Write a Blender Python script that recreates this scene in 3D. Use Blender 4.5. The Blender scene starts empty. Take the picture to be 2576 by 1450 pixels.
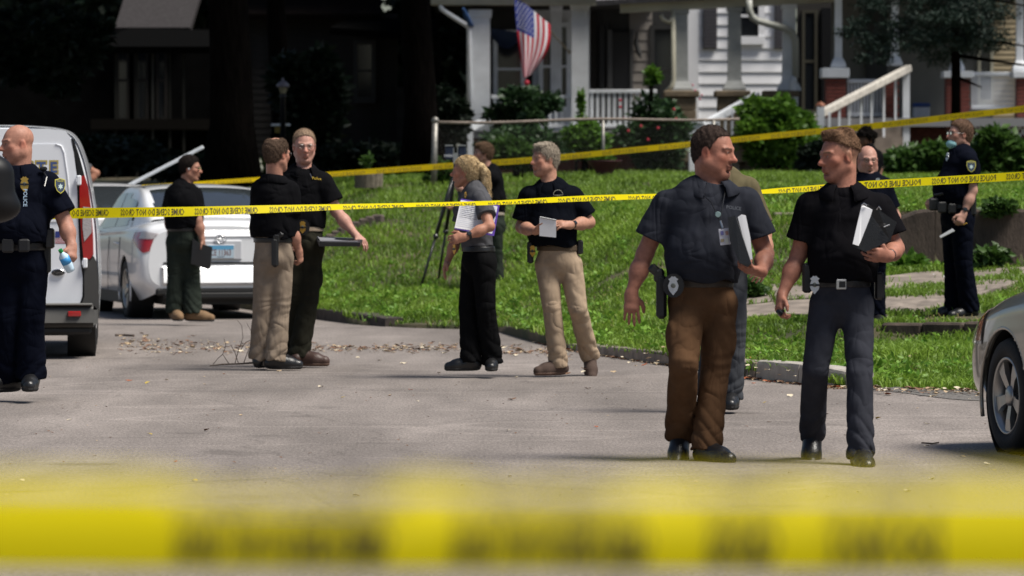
import bpy, math, random
import numpy as np
from mathutils import Vector, Matrix
random.seed(7); RNG = np.random.default_rng(11)
S = bpy.context.scene; COL = S.collection
F = 12000.0; CX = 1288.0; HY = 443.0; EYE = 1.55      # telephoto lens, horizon line, eye height
# ---------------------------------------------------------------- camera
cd = bpy.data.cameras.new('camera'); cam = bpy.data.objects.new('camera', cd); COL.objects.link(cam); S.camera = cam
cd.sensor_width = 36; cd.lens = F/2576*36; cd.clip_start = .3; cd.clip_end = 2000
cam.location = (0, 0, EYE); cam.rotation_euler = (math.pi/2-math.atan((725-HY)/F), 0, 0)
cd.dof.use_dof = True; cd.dof.focus_distance = 30.0; cd.dof.aperture_fstop = 5.2; cd.dof.aperture_blades = 9
# ---------------------------------------------------------------- light
W = bpy.data.worlds.new('World'); S.world = W; W.use_nodes = True
SUN_EL, SUN_AZ = math.radians(61), math.radians(112)   # azimuth clockwise from +Y (behind the houses, to the right)
nt = W.node_tree; bg = nt.nodes['Background']; sky = nt.nodes.new('ShaderNodeTexSky'); sky.sky_type = 'NISHITA'
sky.sun_disc = False; sky.sun_elevation = SUN_EL; sky.sun_rotation = SUN_AZ; sky.dust_density = 1.5; sky.air_density = 1.0
nt.links.new(sky.outputs[0], bg.inputs[0]); bg.inputs[1].default_value = .062
sl = bpy.data.lights.new('sun', 'SUN'); sl.energy = 4.6; sl.angle = math.radians(24); sl.color = (1, .95, .87)
sun = bpy.data.objects.new('sun', sl); COL.objects.link(sun)
sd = Vector((math.sin(SUN_AZ)*math.cos(SUN_EL), math.cos(SUN_AZ)*math.cos(SUN_EL), math.sin(SUN_EL)))
sun.rotation_euler = sd.to_track_quat('Z', 'Y').to_euler()
S.view_settings.view_transform = 'Standard'; S.view_settings.look = 'None'; S.view_settings.gamma = 1
S.view_settings.use_curve_mapping = False; S.view_settings.exposure = 0.3
S.render.engine = 'CYCLES'; S.cycles.max_bounces = 5; S.cycles.diffuse_bounces = 2; S.cycles.glossy_bounces = 2
S.cycles.transparent_max_bounces = 6; S.cycles.use_denoising = True
# ---------------------------------------------------------------- helpers
def PX(px, py, Y): return Vector(((px-CX)*Y/F, Y, EYE-(py-HY)*Y/F))
def tag(o, label=None, cat=None, group=None, kind=None):
    for k, v in (('label', label), ('category', cat), ('group', group), ('kind', kind)):
        if v: o[k] = v
    return o
def empty(name, loc, label=None, cat=None, group=None, rz=0):
    o = bpy.data.objects.new(name, None); COL.objects.link(o); o.location = loc; o.rotation_euler = (0, 0, rz)
    o.empty_display_size = .2
    return tag(o, label, cat, group)
def rootinv(p):
    m = Matrix.Identity(4)
    while p is not None:
        m = m @ (Matrix.Translation(p.location) @ p.rotation_euler.to_matrix().to_4x4()).inverted() if p.parent is None else m
        p = p.parent
    return m
def mesh_from(name, V, Fc, smooth=False):
    me = bpy.data.meshes.new(name)
    V = np.asarray(V, np.float32).reshape(-1, 3)
    if isinstance(Fc, np.ndarray):
        n, k = Fc.shape
        me.vertices.add(len(V)); me.vertices.foreach_set('co', V.ravel())
        me.loops.add(n*k); me.loops.foreach_set('vertex_index', Fc.astype(np.int32).ravel())
        me.polygons.add(n); me.polygons.foreach_set('loop_start', np.arange(n, dtype=np.int32)*k)
        me.update(calc_edges=True); 
    else:
        me.from_pydata([tuple(v) for v in V.tolist()], [], Fc)
    me.validate()
    if smooth: me.polygons.foreach_set('use_smooth', np.ones(len(me.polygons), bool))
    me.update()
    return me
def obj(name, V, Fc, mat, parent=None, smooth=False, world=True, label=None):
    """V in world coordinates (world=True) or in the root's own frame"""
    V = np.asarray(V, np.float32).reshape(-1, 3)
    top = parent
    while top is not None and top.parent is not None: top = top.parent
    if world and top is not None:
        M = np.array((Matrix.Translation(top.location) @ top.rotation_euler.to_matrix().to_4x4()).inverted())
        V = V @ M[:3, :3].T + M[:3, 3]
    me = mesh_from(name, V, Fc, smooth); me.materials.append(mat)
    o = bpy.data.objects.new(name, me); COL.objects.link(o)
    if parent is not None: o.parent = parent
    if label: o['label'] = label
    return o
class MB:
    """collects primitive shapes into one mesh"""
    def __init__(s): s.v = []; s.f = []
    def add(s, vs, fs):
        n = len(s.v); s.v += [tuple(v) for v in vs]; s.f += [tuple(i+n for i in f) for f in fs]; return s
    def box(s, c, d, R=None, bev=0):
        x, y, z = d[0]/2, d[1]/2, d[2]/2
        if bev > 0:
            vs = []; b = min(bev, x*.9, y*.9, z*.9)
            for sx in (-1, 1):
                for sy in (-1, 1):
                    for sz in (-1, 1):
                        vs += [Vector((sx*x, sy*(y-b), sz*(z-b))), Vector((sx*(x-b), sy*y, sz*(z-b))), Vector((sx*(x-b), sy*(y-b), sz*z))]
            def id(sx, sy, sz, k): return (((sx > 0)*2+(sy > 0))*2+(sz > 0))*3+k
            fs = []
            for k, (a, b2) in enumerate(((1, 2), (0, 2), (0, 1))):
                for sg in (-1, 1):
                    q = []
                    for (p, r) in ((-1, -1), (1, -1), (1, 1), (-1, 1)):
                        c3 = [0, 0, 0]; c3[k] = sg; c3[a] = p; c3[b2] = r; q.append(id(*c3, k))
                    fs.append(q)
            for k in range(3):
                a, b2 = [t for t in range(3) if t != k]
                for p in (-1, 1):
                    for r in (-1, 1):
                        c0 = [0, 0, 0]; c1 = [0, 0, 0]; c0[k] = -1; c1[k] = 1
                        for c3 in (c0, c1): c3[a] = p; c3[b2] = r
                        fs.append([id(*c0, a), id(*c1, a), id(*c1, b2), id(*c0, b2)])
            for sx in (-1, 1):
                for sy in (-1, 1):
                    for sz in (-1, 1): fs.append([id(sx, sy, sz, 0), id(sx, sy, sz, 1), id(sx, sy, sz, 2)])
        else:
            vs = [Vector((a*x, b*y, c2*z)) for a in (-1, 1) for b in (-1, 1) for c2 in (-1, 1)]
            fs = [(0, 1, 3, 2), (4, 6, 7, 5), (0, 4, 5, 1), (2, 3, 7, 6), (0, 2, 6, 4), (1, 5, 7, 3)]
        c = Vector(c)
        if R is not None: vs = [R @ v for v in vs]
        return s.add([v+c for v in vs], fs)
    def b2(s, x0, x1, y0, y1, z0, z1, bev=0): return s.box(((x0+x1)/2, (y0+y1)/2, (z0+z1)/2), (abs(x1-x0), abs(y1-y0), abs(z1-z0)), bev=bev)
    def beam(s, a, b, w, h, up=(0, 0, 1), bev=0):
        a, b = Vector(a), Vector(b); d = b-a; L = d.length; y = d.normalized(); x = y.cross(Vector(up)).normalized(); z = x.cross(y)
        R = Matrix((x, y, z)).transposed(); return s.box((a+b)/2, (w, L, h), R, bev)
    def tube(s, pts, r, n=8, caps=True):
        pts = [Vector(p) for p in pts]; rs = r if isinstance(r, (list, tuple)) else [r]*len(pts)
        vs = []; fs = []; up = None
        for i, p in enumerate(pts):
            d = (pts[min(i+1, len(pts)-1)]-pts[max(i-1, 0)]).normalized()
            if up is None: up = d.orthogonal().normalized()
            up = (up-d*up.dot(d)).normalized(); w = d.cross(up)
            for k in range(n):
                a = 2*math.pi*k/n; vs.append(p+(up*math.cos(a)+w*math.sin(a))*rs[i])
        for i in range(len(pts)-1):
            for k in range(n): fs.append((i*n+k, i*n+(k+1) % n, (i+1)*n+(k+1) % n, (i+1)*n+k))
        if caps: fs.append(tuple(range(n))[::-1]); fs.append(tuple((len(pts)-1)*n+k for k in range(n)))
        return s.add(vs, fs)
    def lathe(s, prof, c=(0, 0, 0), n=20, R=None, cap=True):
        vs = []; fs = []; c = Vector(c)
        for (r, z) in prof:
            for k in range(n):
                a = 2*math.pi*k/n; v = Vector((r*math.cos(a), r*math.sin(a), z)); vs.append((R @ v if R is not None else v)+c)
        for i in range(len(prof)-1):
            for k in range(n): fs.append((i*n+k, i*n+(k+1) % n, (i+1)*n+(k+1) % n, (i+1)*n+k))
        if cap and prof[0][0] > 1e-4: fs.append(tuple(range(n))[::-1])
        if cap and prof[-1][0] > 1e-4: fs.append(tuple((len(prof)-1)*n+k for k in range(n)))
        return s.add(vs, fs)
    def sphere(s, c, r, n=10, R=None):
        r = (r, r, r) if not isinstance(r, (tuple, list)) else r; c = Vector(c); vs = []; fs = []
        m = max(4, n//2+1)
        for i in range(m+1):
            t = math.pi*i/m
            for k in range(n):
                a = 2*math.pi*k/n; v = Vector((r[0]*math.sin(t)*math.cos(a), r[1]*math.sin(t)*math.sin(a), r[2]*math.cos(t)))
                vs.append((R @ v if R is not None else v)+c)
        for i in range(m):
            for k in range(n): fs.append((i*n+k, (i+1)*n+k, (i+1)*n+(k+1) % n, i*n+(k+1) % n))
        return s.add(vs, fs)
    def plate(s, poly, n, th):
        """solid plate from a 3-D polygon, thickness th along -n"""
        poly = [Vector(p) for p in poly]; n = Vector(n).normalized(); k = len(poly)
        vs = poly+[p-n*th for p in poly]; fs = [tuple(range(k)), tuple(range(2*k-1, k-1, -1))]
        fs += [(i, k+i, k+(i+1) % k, (i+1) % k) for i in range(k)]
        return s.add(vs, fs)
    def build(s, name, mat, parent=None, smooth=False, world=True, label=None):
        return obj(name, np.array(s.v), s.f, mat, parent, smooth, world, label)
# ---------------------------------------------------------------- materials
MATS = {}
def mat(name, col, rough=.7, metal=0, var=.0, scale=8, bump=0, bscale=40, spec=.5, coat=0, col2=None, attr=None, trans=0, dist=.01, sheen=0, stretch=(1, 1, 1), detail=4, emit=None, ior=None, sss=0, tl=0):
    if name in MATS: return MATS[name]
    m = bpy.data.materials.new(name); m.use_nodes = True; t = m.node_tree; N = t.nodes; L = t.links
    b = N['Principled BSDF']; b.inputs['Roughness'].default_value = rough; b.inputs['Metallic'].default_value = metal
    b.inputs['Specular IOR Level'].default_value = spec; b.inputs['Coat Weight'].default_value = coat
    b.inputs['Coat Roughness'].default_value = .05
    if trans: b.inputs['Transmission Weight'].default_value = trans
    if ior: b.inputs['IOR'].default_value = ior
    if sheen: b.inputs['Sheen Weight'].default_value = sheen; b.inputs['Sheen Roughness'].default_value = .5
    if sss:
        b.inputs['Subsurface Weight'].default_value = sss; b.inputs['Subsurface Radius'].default_value = (1, .3, .15); b.inputs['Subsurface Scale'].default_value = .012
    b.inputs['Base Color'].default_value = (*col, 1)
    tc = N.new('ShaderNodeTexCoord'); mp = N.new('ShaderNodeMapping'); mp.inputs['Scale'].default_value = stretch; L.new(tc.outputs['Object'], mp.inputs[0])
    src = None
    if attr:
        a = N.new('ShaderNodeAttribute'); a.attribute_name = attr; src = a.outputs['Color']; L.new(src, b.inputs['Base Color'])
    if var or col2:
        nz = N.new('ShaderNodeTexNoise'); nz.inputs['Scale'].default_value = scale; nz.inputs['Detail'].default_value = detail; L.new(mp.outputs[0], nz.inputs[0])
        if col2:
            cr = N.new('ShaderNodeValToRGB'); cr.color_ramp.elements[0].position = .38; cr.color_ramp.elements[1].position = .62
            cr.color_ramp.elements[0].color = (*col, 1); cr.color_ramp.elements[1].color = (*col2, 1); L.new(nz.outputs[0], cr.inputs[0]); c0 = cr.outputs[0]
        else: c0 = src
        mr = N.new('ShaderNodeMapRange'); mr.inputs['From Min'].default_value = .3; mr.inputs['From Max'].default_value = .7
        mr.inputs['To Min'].default_value = 1-var; mr.inputs['To Max'].default_value = 1+var; L.new(nz.outputs[0], mr.inputs[0])
        vm = N.new('ShaderNodeVectorMath'); vm.operation = 'SCALE'
        if c0: L.new(c0, vm.inputs[0])
        else: vm.inputs[0].default_value = col
        L.new(mr.outputs[0], vm.inputs['Scale']); L.new(vm.outputs[0], b.inputs['Base Color'])
    if bump:
        n2 = N.new('ShaderNodeTexNoise'); n2.inputs['Scale'].default_value = bscale; n2.inputs['Detail'].default_value = 5; L.new(mp.outputs[0], n2.inputs[0])
        bp = N.new('ShaderNodeBump'); bp.inputs['Strength'].default_value = bump; bp.inputs['Distance'].default_value = dist
        L.new(n2.outputs[0], bp.inputs['Height']); L.new(bp.outputs[0], b.inputs['Normal'])
    if tl:
        tr = N.new('ShaderNodeBsdfTranslucent'); ms = N.new('ShaderNodeMixShader'); ms.inputs[0].default_value = tl; tr.inputs[0].default_value = (*col, 1)
        L.new(b.outputs[0], ms.inputs[1]); L.new(tr.outputs[0], ms.inputs[2]); L.new(ms.outputs[0], N['Material Output'].inputs[0])
    if emit:
        b.inputs['Emission Color'].default_value = (*col, 1); b.inputs['Emission Strength'].default_value = emit
    MATS[name] = m; return m
def leafmat(name, c1, c2, rough=.55, trl=.25):
    """foliage: colour from the per-leaf attribute 'Col' between c1 and c2"""
    if name in MATS: return MATS[name]
    m = bpy.data.materials.new(name); m.use_nodes = True; t = m.node_tree; N = t.nodes; L = t.links
    b = N['Principled BSDF']; b.inputs['Roughness'].default_value = rough; b.inputs['Specular IOR Level'].default_value = .3
    a = N.new('ShaderNodeAttribute'); a.attribute_name = 'Col'; mx = N.new('ShaderNodeMix'); mx.data_type = 'RGBA'
    mx.inputs[6].default_value = (*c1, 1); mx.inputs[7].default_value = (*c2, 1)
    L.new(a.outputs['Fac'], mx.inputs[0]); L.new(mx.outputs[2], b.inputs['Base Color'])
    tr = N.new('ShaderNodeBsdfTranslucent'); L.new(mx.outputs[2], tr.inputs[0]); ms = N.new('ShaderNodeMixShader'); ms.inputs[0].default_value = trl
    L.new(b.outputs[0], ms.inputs[1]); L.new(tr.outputs[0], ms.inputs[2]); L.new(ms.outputs[0], N['Material Output'].inputs[0])
    MATS[name] = m; return m
def interp(x, xs, ys): return float(np.interp(x, xs, ys))
# ================================================================ GROUND
EX = [-40, -12, -6, -3.5, -2.2, -1.6, -1.0, -.2, .2, .55, 1.27, 1.82, 2.37, 3.35, 6.5, 12, 40]
EYv = [150, 80, 66, 57, 52, 49.6, 48.6, 48.0, 44.5, 42.1, 39.0, 36.4, 34.9, 34.2, 22, 6, 5]
def edge(X): return np.interp(X, EX, EYv)
COLX = [-14, -3.2, -1.6, -.4, .55, 1.3, 3.1, 5.5]
TAB = [  # (Y, z) per column, ground height behind the kerb
  ([60, 78, 84, 90, 120], [.03, .10, .8, 1.42, 1.55]),
  ([50, 57, 62, 68, 73, 85, 120], [.03, .09, .5, 1.15, 1.46, 1.55, 1.6]),
  ([49, 50, 54, 60, 67, 85, 120], [.02, .07, .24, .98, 1.46, 1.58, 1.6]),
  ([47.5, 49, 54, 60, 67, 85, 120], [.012, .06, .24, .98, 1.47, 1.58, 1.6]),
  ([42, 43, 48, 51, 54, 60, 68, 85, 120], [.02, .08, .26, .5, .75, 1.22, 1.5, 1.6, 1.62]),
  ([39, 42, 44, 46, 48, 51, 54, 62, 70, 85, 120], [.09, .13, .22, .34, .52, .85, 1.12, 1.47, 1.55, 1.6, 1.62]),
  ([34.2, 38, 41.4, 41.75, 44, 46, 48, 51, 56, 62, 85, 120], [.0, .05, .06, .24, .31, .44, .6, 1.0, 1.35, 1.5, 1.6, 1.62]),
  ([25, 38, 40.8, 41.1, 44, 46, 48, 51, 56, 62, 85, 120], [.0, .06, .08, .27, .4, .5, .58, .66, .8, 1.5, 1.6, 1.62])]
def sstep(a, b, x): t = np.clip((x-a)/(b-a), 0, 1); return t*t*(3-2*t)
WALLX = 3.75                      # where the garden retaining wall starts
def wally(X): return 48.6+0.0*X
def gz(X, Y):
    X = np.asarray(X, float); Y = np.asarray(Y, float); X, Y = np.broadcast_arrays(X, Y)
    cols = [np.interp(Y, t[0], t[1]) for t in TAB]
    z = np.zeros(X.shape); i = np.clip(np.searchsorted(COLX, X)-1, 0, len(COLX)-2)
    c = np.stack(cols); x0 = np.array(COLX)[i]; x1 = np.array(COLX)[i+1]; w = sstep(0, 1, np.clip((X-x0)/(x1-x0), 0, 1))
    z = np.take_along_axis(c, i[None], 0)[0]*(1-w)+np.take_along_axis(c, (i+1)[None], 0)[0]*w
    up = 1.2+np.clip((Y-49)/13, 0, 1)*.3                       # lawn level above the retaining wall
    inside = (X > WALLX) & (Y > 48.75)
    ramp = np.clip((X-WALLX)/.25, 0, 1)
    z = np.where(inside, np.maximum(z, z*(1-ramp)+up*ramp), z)
    z = z+.012*np.sin(X*5.1+Y*2.3)*np.sin(Y*3.7-X*1.9)*np.clip((Y-edge(X))/1.5, 0, 1)
    return z
# asphalt: pale worn street
def asphalt_mat():
    m = bpy.data.materials.new('asphalt'); m.use_nodes = True; t = m.node_tree; N = t.nodes; L = t.links; b = N['Principled BSDF']
    b.inputs['Roughness'].default_value = .9; b.inputs['Specular IOR Level'].default_value = .25
    tc = N.new('ShaderNodeTexCoord')
    def noise(sc, det, stretch=(1, 1, 1)):
        mp = N.new('ShaderNodeMapping'); mp.inputs['Scale'].default_value = stretch; L.new(tc.outputs['Object'], mp.inputs[0])
        n = N.new('ShaderNodeTexNoise'); n.inputs['Scale'].default_value = sc; n.inputs['Detail'].default_value = det; L.new(mp.outputs[0], n.inputs[0]); return n
    big = noise(.6, 4, (1, .2, 1)); mid = noise(3, 5, (1, .25, 1)); fine = noise(55, 3, (1, .22, 1)); speck = noise(130, 2, (1, .25, 1))
    cr = N.new('ShaderNodeValToRGB'); cr.color_ramp.elements[0].position = .3; cr.color_ramp.elements[1].position = .72
    cr.color_ramp.elements[0].color = (.148, .129, .117, 1); cr.color_ramp.elements[1].color = (.258, .226, .207, 1); L.new(big.outputs[0], cr.inputs[0])
    def mul(c, n, lo, hi, f0=.3, f1=.7):
        mr = N.new('ShaderNodeMapRange'); mr.inputs[1].default_value = f0; mr.inputs[2].default_value = f1; mr.inputs[3].default_value = lo; mr.inputs[4].default_value = hi; L.new(n, mr.inputs[0])
        v = N.new('ShaderNodeVectorMath'); v.operation = 'SCALE'; L.new(c, v.inputs[0]); L.new(mr.outputs[0], v.inputs['Scale']); return v.outputs[0]
    c = mul(cr.outputs[0], mid.outputs[0], .86, 1.1); c = mul(c, fine.outputs[0], .78, 1.2, .32, .68); c = mul(c, speck.outputs[0], .72, 1.3)
    st = noise(1.6, 6, (1.2, .12, 1)); c = mul(c, st.outputs[0], .9, 1.08, .35, .65); arc = noise(.35, 2, (.5, 1, 1)); sb = N.new('ShaderNodeMath'); sb.operation = 'SUBTRACT'; sb.inputs[1].default_value = .5; L.new(arc.outputs[0], sb.inputs[0]); ab = N.new('ShaderNodeMath'); ab.operation = 'ABSOLUTE'; L.new(sb.outputs[0], ab.inputs[0]); c = mul(c, ab.outputs[0], 1.22, 1.0, 0, .012)
    sp = noise(1.1, 3); c = mul(c, sp.outputs[0], .70, 1.0, .27, .36)
    # tar lines and cracks
    wv = N.new('ShaderNodeTexVoronoi'); wv.feature = 'DISTANCE_TO_EDGE'; wv.inputs['Scale'].default_value = .32
    mp = N.new('ShaderNodeMapping'); mp.inputs['Scale'].default_value = (1.3, .5, 1); nn = noise(1.5, 4)
    va = N.new('ShaderNodeVectorMath'); va.operation = 'MULTIPLY_ADD'; va.inputs[1].default_value = (.7, .7, 0); L.new(nn.outputs['Color'], va.inputs[0]); L.new(tc.outputs['Object'], va.inputs[2])
    L.new(va.outputs[0], mp.inputs[0]); L.new(mp.outputs[0], wv.inputs[0]); c = mul(c, wv.outputs[0], .8, 1, 0, .006)
    L.new(c, b.inputs['Base Color'])
    bp = N.new('ShaderNodeBump'); bp.inputs['Strength'].default_value = .6; bp.inputs['Distance'].default_value = .006
    L.new(fine.outputs[0], bp.inputs['Height']); L.new(bp.outputs[0], b.inputs['Normal']); return m
M_ASPH = asphalt_mat()
M_CONC = mat('concrete', (.205, .17, .14), .9, var=.4, scale=4, detail=9, bump=.5, bscale=60, dist=.008)
M_CONCD = mat('weathered_concrete', (.06, .044, .034), .95, var=.5, scale=5, bump=.7, bscale=45, dist=.012, stretch=(1, 1, .35), detail=8)
M_SOIL = mat('soil', (.045, .05, .018), .95, col2=(.075, .055, .033), scale=1.6, var=.3, bump=.6, bscale=30)
M_GRAV = mat('gravel', (.13, .12, .11), .95, var=.4, scale=60, bump=.8, bscale=80, stretch=(1, .5, 1))
def sheet(name, xs, ys, zf, m, off=0, kind='structure'):
    X, Y = np.meshgrid(xs, ys, indexing='ij'); Z = zf(X, Y)+off; n, k = X.shape
    V = np.stack([X, Y, Z], -1).reshape(-1, 3); i = np.arange(n*k).reshape(n, k)
    Fc = np.stack([i[:-1, :-1], i[1:, :-1], i[1:, 1:], i[:-1, 1:]], -1).reshape(-1, 4)
    return tag(obj(name, V, Fc, m, smooth=True), kind=kind)
roadz = lambda X, Y: np.zeros_like(X)
sheet('road', np.linspace(-260, 260, 60), np.linspace(-60, 900, 80), roadz, M_ASPH)
# lawn: rows measured from the kerb line
xs = np.concatenate([np.linspace(-40, -5, 20), np.linspace(-4.7, 9, 130), np.linspace(9.5, 40, 20)])
vv = np.concatenate([[0, .001], np.linspace(.12, 18, 90), np.linspace(18.6, 60, 50), np.linspace(65, 400, 8)])
X, Vv = np.meshgrid(xs, vv, indexing='ij'); Y = edge(X)+Vv; Z = gz(X, Y); Z[:, 0] = -.25
n, k = X.shape; ii = np.arange(n*k).reshape(n, k)
tag(obj('lawn', np.stack([X, Y, Z], -1).reshape(-1, 3), np.stack([ii[:-1, :-1], ii[1:, :-1], ii[1:, 1:], ii[:-1, 1:]], -1).reshape(-1, 4), M_SOIL, smooth=True), kind='structure')
# sidewalk slabs draped over the verge
side = empty('sidewalk', (3.9, 44.6, .4)); tag(side, kind='structure')
SL = [(1.6, 43.3), (2.45, 43.2), (3.3, 42.45), (4.12, 44.0), (4.93, 46.1), (5.8, 48.0)]; SU = [(1.75, 46.2), (2.5, 46.6), (3.45, 47.1), (4.3, 47.6), (5.0, 48.1), (5.9, 48.5)]
def on_walk(x, y):
    return np.where((x > 1.6) & (x < 5.9), (y > np.interp(x, [a for a, b in SL], [b for a, b in SL])-.02) & (y < np.interp(x, [a for a, b in SU], [b for a, b in SU])+.02), False)
for i in range(len(SL)-1):
    for h in range(2):
        a0, a1, b0, b1 = SL[i], SL[i+1], SU[i], SU[i+1]; vs = []; fs = []; nu = 7
        for u in range(nu):
            for v in range(nu):
                s = .02+.96*u/(nu-1); t = (h+.03+.94*v/(nu-1))/2
                x = (a0[0]*(1-s)+a1[0]*s)*(1-t)+(b0[0]*(1-s)+b1[0]*s)*t; y = (a0[1]*(1-s)+a1[1]*s)*(1-t)+(b0[1]*(1-s)+b1[1]*s)*t
                vs.append((x, y, float(gz(x, y))+.035))
        fs = [(u*nu+v, (u+1)*nu+v, (u+1)*nu+v+1, u*nu+v+1) for u in range(nu-1) for v in range(nu-1)]
        rim = [v for v in range(nu)]+[u*nu+nu-1 for u in range(1, nu)]+[(nu-1)*nu+v for v in range(nu-2, -1, -1)]+[u*nu for u in range(nu-2, 0, -1)]
        n0 = len(vs); vs += [(vs[r][0], vs[r][1], vs[r][2]-.15) for r in rim]; R_ = len(rim)
        fs += [(rim[j], n0+j, n0+(j+1) % R_, rim[(j+1) % R_]) for j in range(R_)]
        obj('slab', vs, fs, M_CONC, side)
# kerbs: pieces along the edge line
def kerb(name, pts, w, h, m, joints, label):
    """extruded kerb along pts (x,y,ztop)"""
    P = np.array(pts, float); d = np.r_[0, np.cumsum(np.hypot(*np.diff(P[:, :2], axis=0).T))]
    root = empty(name, P.mean(0)); tag(root, label, 'kerb')
    for j in range(joints):
        s0, s1 = d[-1]*j/joints+.006, d[-1]*(j+1)/joints-.006; ss = np.linspace(s0, s1, 6); q = np.stack([np.interp(ss, d, P[:, c]) for c in range(3)], 1)
        t = np.gradient(q[:, :2], axis=0); t /= np.linalg.norm(t, axis=1)[:, None]; nn = np.stack([-t[:, 1], t[:, 0]], 1)
        if nn[0, 1] > 0: nn = -nn       # nn points to the street
        prof = [(w, -.2), (w, h*0), (0.02, 0), (0, -.02), (-.02, -.3)]
        prof = [(-w, -.2), (-w, 0), (-.03, 0), (-.008, -.008), (0, -.03), (.025, -.35)]
        vs = []; 
        for a in range(6):
            for (o, z) in prof:
                z2 = q[a, 2]+z+(RNG.random()-.5)*.006; vs.append((q[a, 0]+nn[a, 0]*o, q[a, 1]+nn[a, 1]*o, z2))
        K = len(prof); fs = [(a*K+b, (a+1)*K+b, (a+1)*K+b+1, a*K+b+1) for a in range(5) for b in range(K-1)]
        fs += [tuple(range(K)), tuple(5*K+b for b in range(K))[::-1]]
        obj('kerb_stone', vs, fs, m, root)
    return root
kerb('kerb', [(1.86, 36.25, .15), (2.1, 35.55, .155), (2.37, 34.95, .14), (2.52, 34.75, .11)], .16, .15, mat('pale_kerb', (.36, .33, .29), .9, var=.2, scale=7, bump=.5, bscale=50, dist=.008), 2, 'pale concrete kerb end between the two walking men')
kerb('kerb', [(.5, 42.4, .06), (.62, 41.7, .08), (.95, 40.35, .10), (1.27, 39.0, .11), (1.6, 37.5, .12), (1.85, 36.3, .13)], .15, .12, mat('dirty_kerb', (.24, .20, .165), .95, var=.3, scale=9, bump=.5, bscale=40), 4, 'worn curved kerb edging the grass behind the gray haired man')
kerb('kerb', [(-2.25, 52.2, .12), (-1.95, 50.9, .12), (-1.6, 49.7, .12), (-1.3, 49.0, .09)], .2, .12, mat('dark_kerb', (.045, .035, .03), .95, var=.4, scale=9, bump=.5, bscale=40), 3, 'dark mossy stone kerb at the lawn edge beside the man with the folder')
# low retaining kerb under the masked officer
w = empty('retaining_wall', (3.9, 41.6, .1), 'long low mossy concrete edging at the feet of the masked officer', 'wall')
pts = [(3.25, 41.75), (3.6, 41.62), (3.95, 41.45), (4.35, 41.25), (5.0, 40.95)]
for i in range(4):
    (x0, y0), (x1, y1) = pts[i], pts[i+1]; d = Vector((x1-x0, y1-y0, 0)).normalized(); z = float(gz((x0+x1)/2, 42.2)); zt = [.265, .275, .285, .29][i]
    MB().beam(Vector((x0, y0, zt-.21))+d*.006, Vector((x1, y1, zt-.21))-d*.006, .18, .42, bev=.02).build('block', M_CONCD, w)
# garden retaining wall
w = empty('garden_wall', (4.9, 48.6, .6), 'tall stained concrete retaining wall behind the masked officer', 'wall')
yy = 48.6
def wallseg(x0, x1, zb, z0, z1, name='panel'):
    vs = []; n_ = 6
    for i in range(n_):
        x = x0+(x1-x0)*i/(n_-1); zt = z0+(z1-z0)*i/(n_-1); vs += [(x, yy-.12, zb), (x, yy-.10, zt-.03), (x, yy-.07, zt), (x, yy+.12, zt), (x, yy+.12, zb)]
    fs = [(i*5+j, (i+1)*5+j, (i+1)*5+j+1, i*5+j+1) for i in range(n_-1) for j in range(4)]+[tuple(range(5)), tuple(25+j for j in range(5))[::-1]]
    return obj(name, vs, fs, M_CONCD, w, smooth=False)
zt = [.75, 1.0, 1.14, 1.2, 1.22]; xx = [3.75, 3.85, 3.97, 4.12, 4.3]
vs = []
for x, z in zip(xx, zt): vs += [(x, yy-.12, .2), (x, yy-.10, z-.03), (x, yy-.07, z), (x, yy+.12, z), (x, yy+.12, .2)]
obj('end_piece', vs, [(i*5+j, (i+1)*5+j, (i+1)*5+j+1, i*5+j+1) for i in range(4) for j in range(4)]+[tuple(range(5)), tuple(20+j for j in range(5))[::-1]], M_CONCD, w)
wallseg(4.305, 5.4, .2, 1.22, 1.21); wallseg(5.408, 6.6, .2, 1.21, 1.21); wallseg(6.608, 8, .2, 1.21, 1.2)
# gravel shoulder on the right
xs2 = np.linspace(2.55, 4.6, 26); ys2 = np.linspace(0, 1, 12)
X, T = np.meshgrid(xs2, ys2, indexing='ij'); Yb = edge(X)+.08; Y = Yb-T*(.35+1.9*sstep(2.5, 3.6, X))*(1+.15*np.sin(X*9)); Z = .004+.02*(1-T)*np.abs(np.sin(X*13)*np.cos(Y*7))
ii = np.arange(X.size).reshape(X.shape)
tag(obj('gravel_shoulder', np.stack([X, Y, Z], -1).reshape(-1, 3), np.stack([ii[:-1, :-1], ii[1:, :-1], ii[1:, 1:], ii[:-1, 1:]], -1).reshape(-1, 4), M_GRAV, smooth=True), kind='structure')
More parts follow.
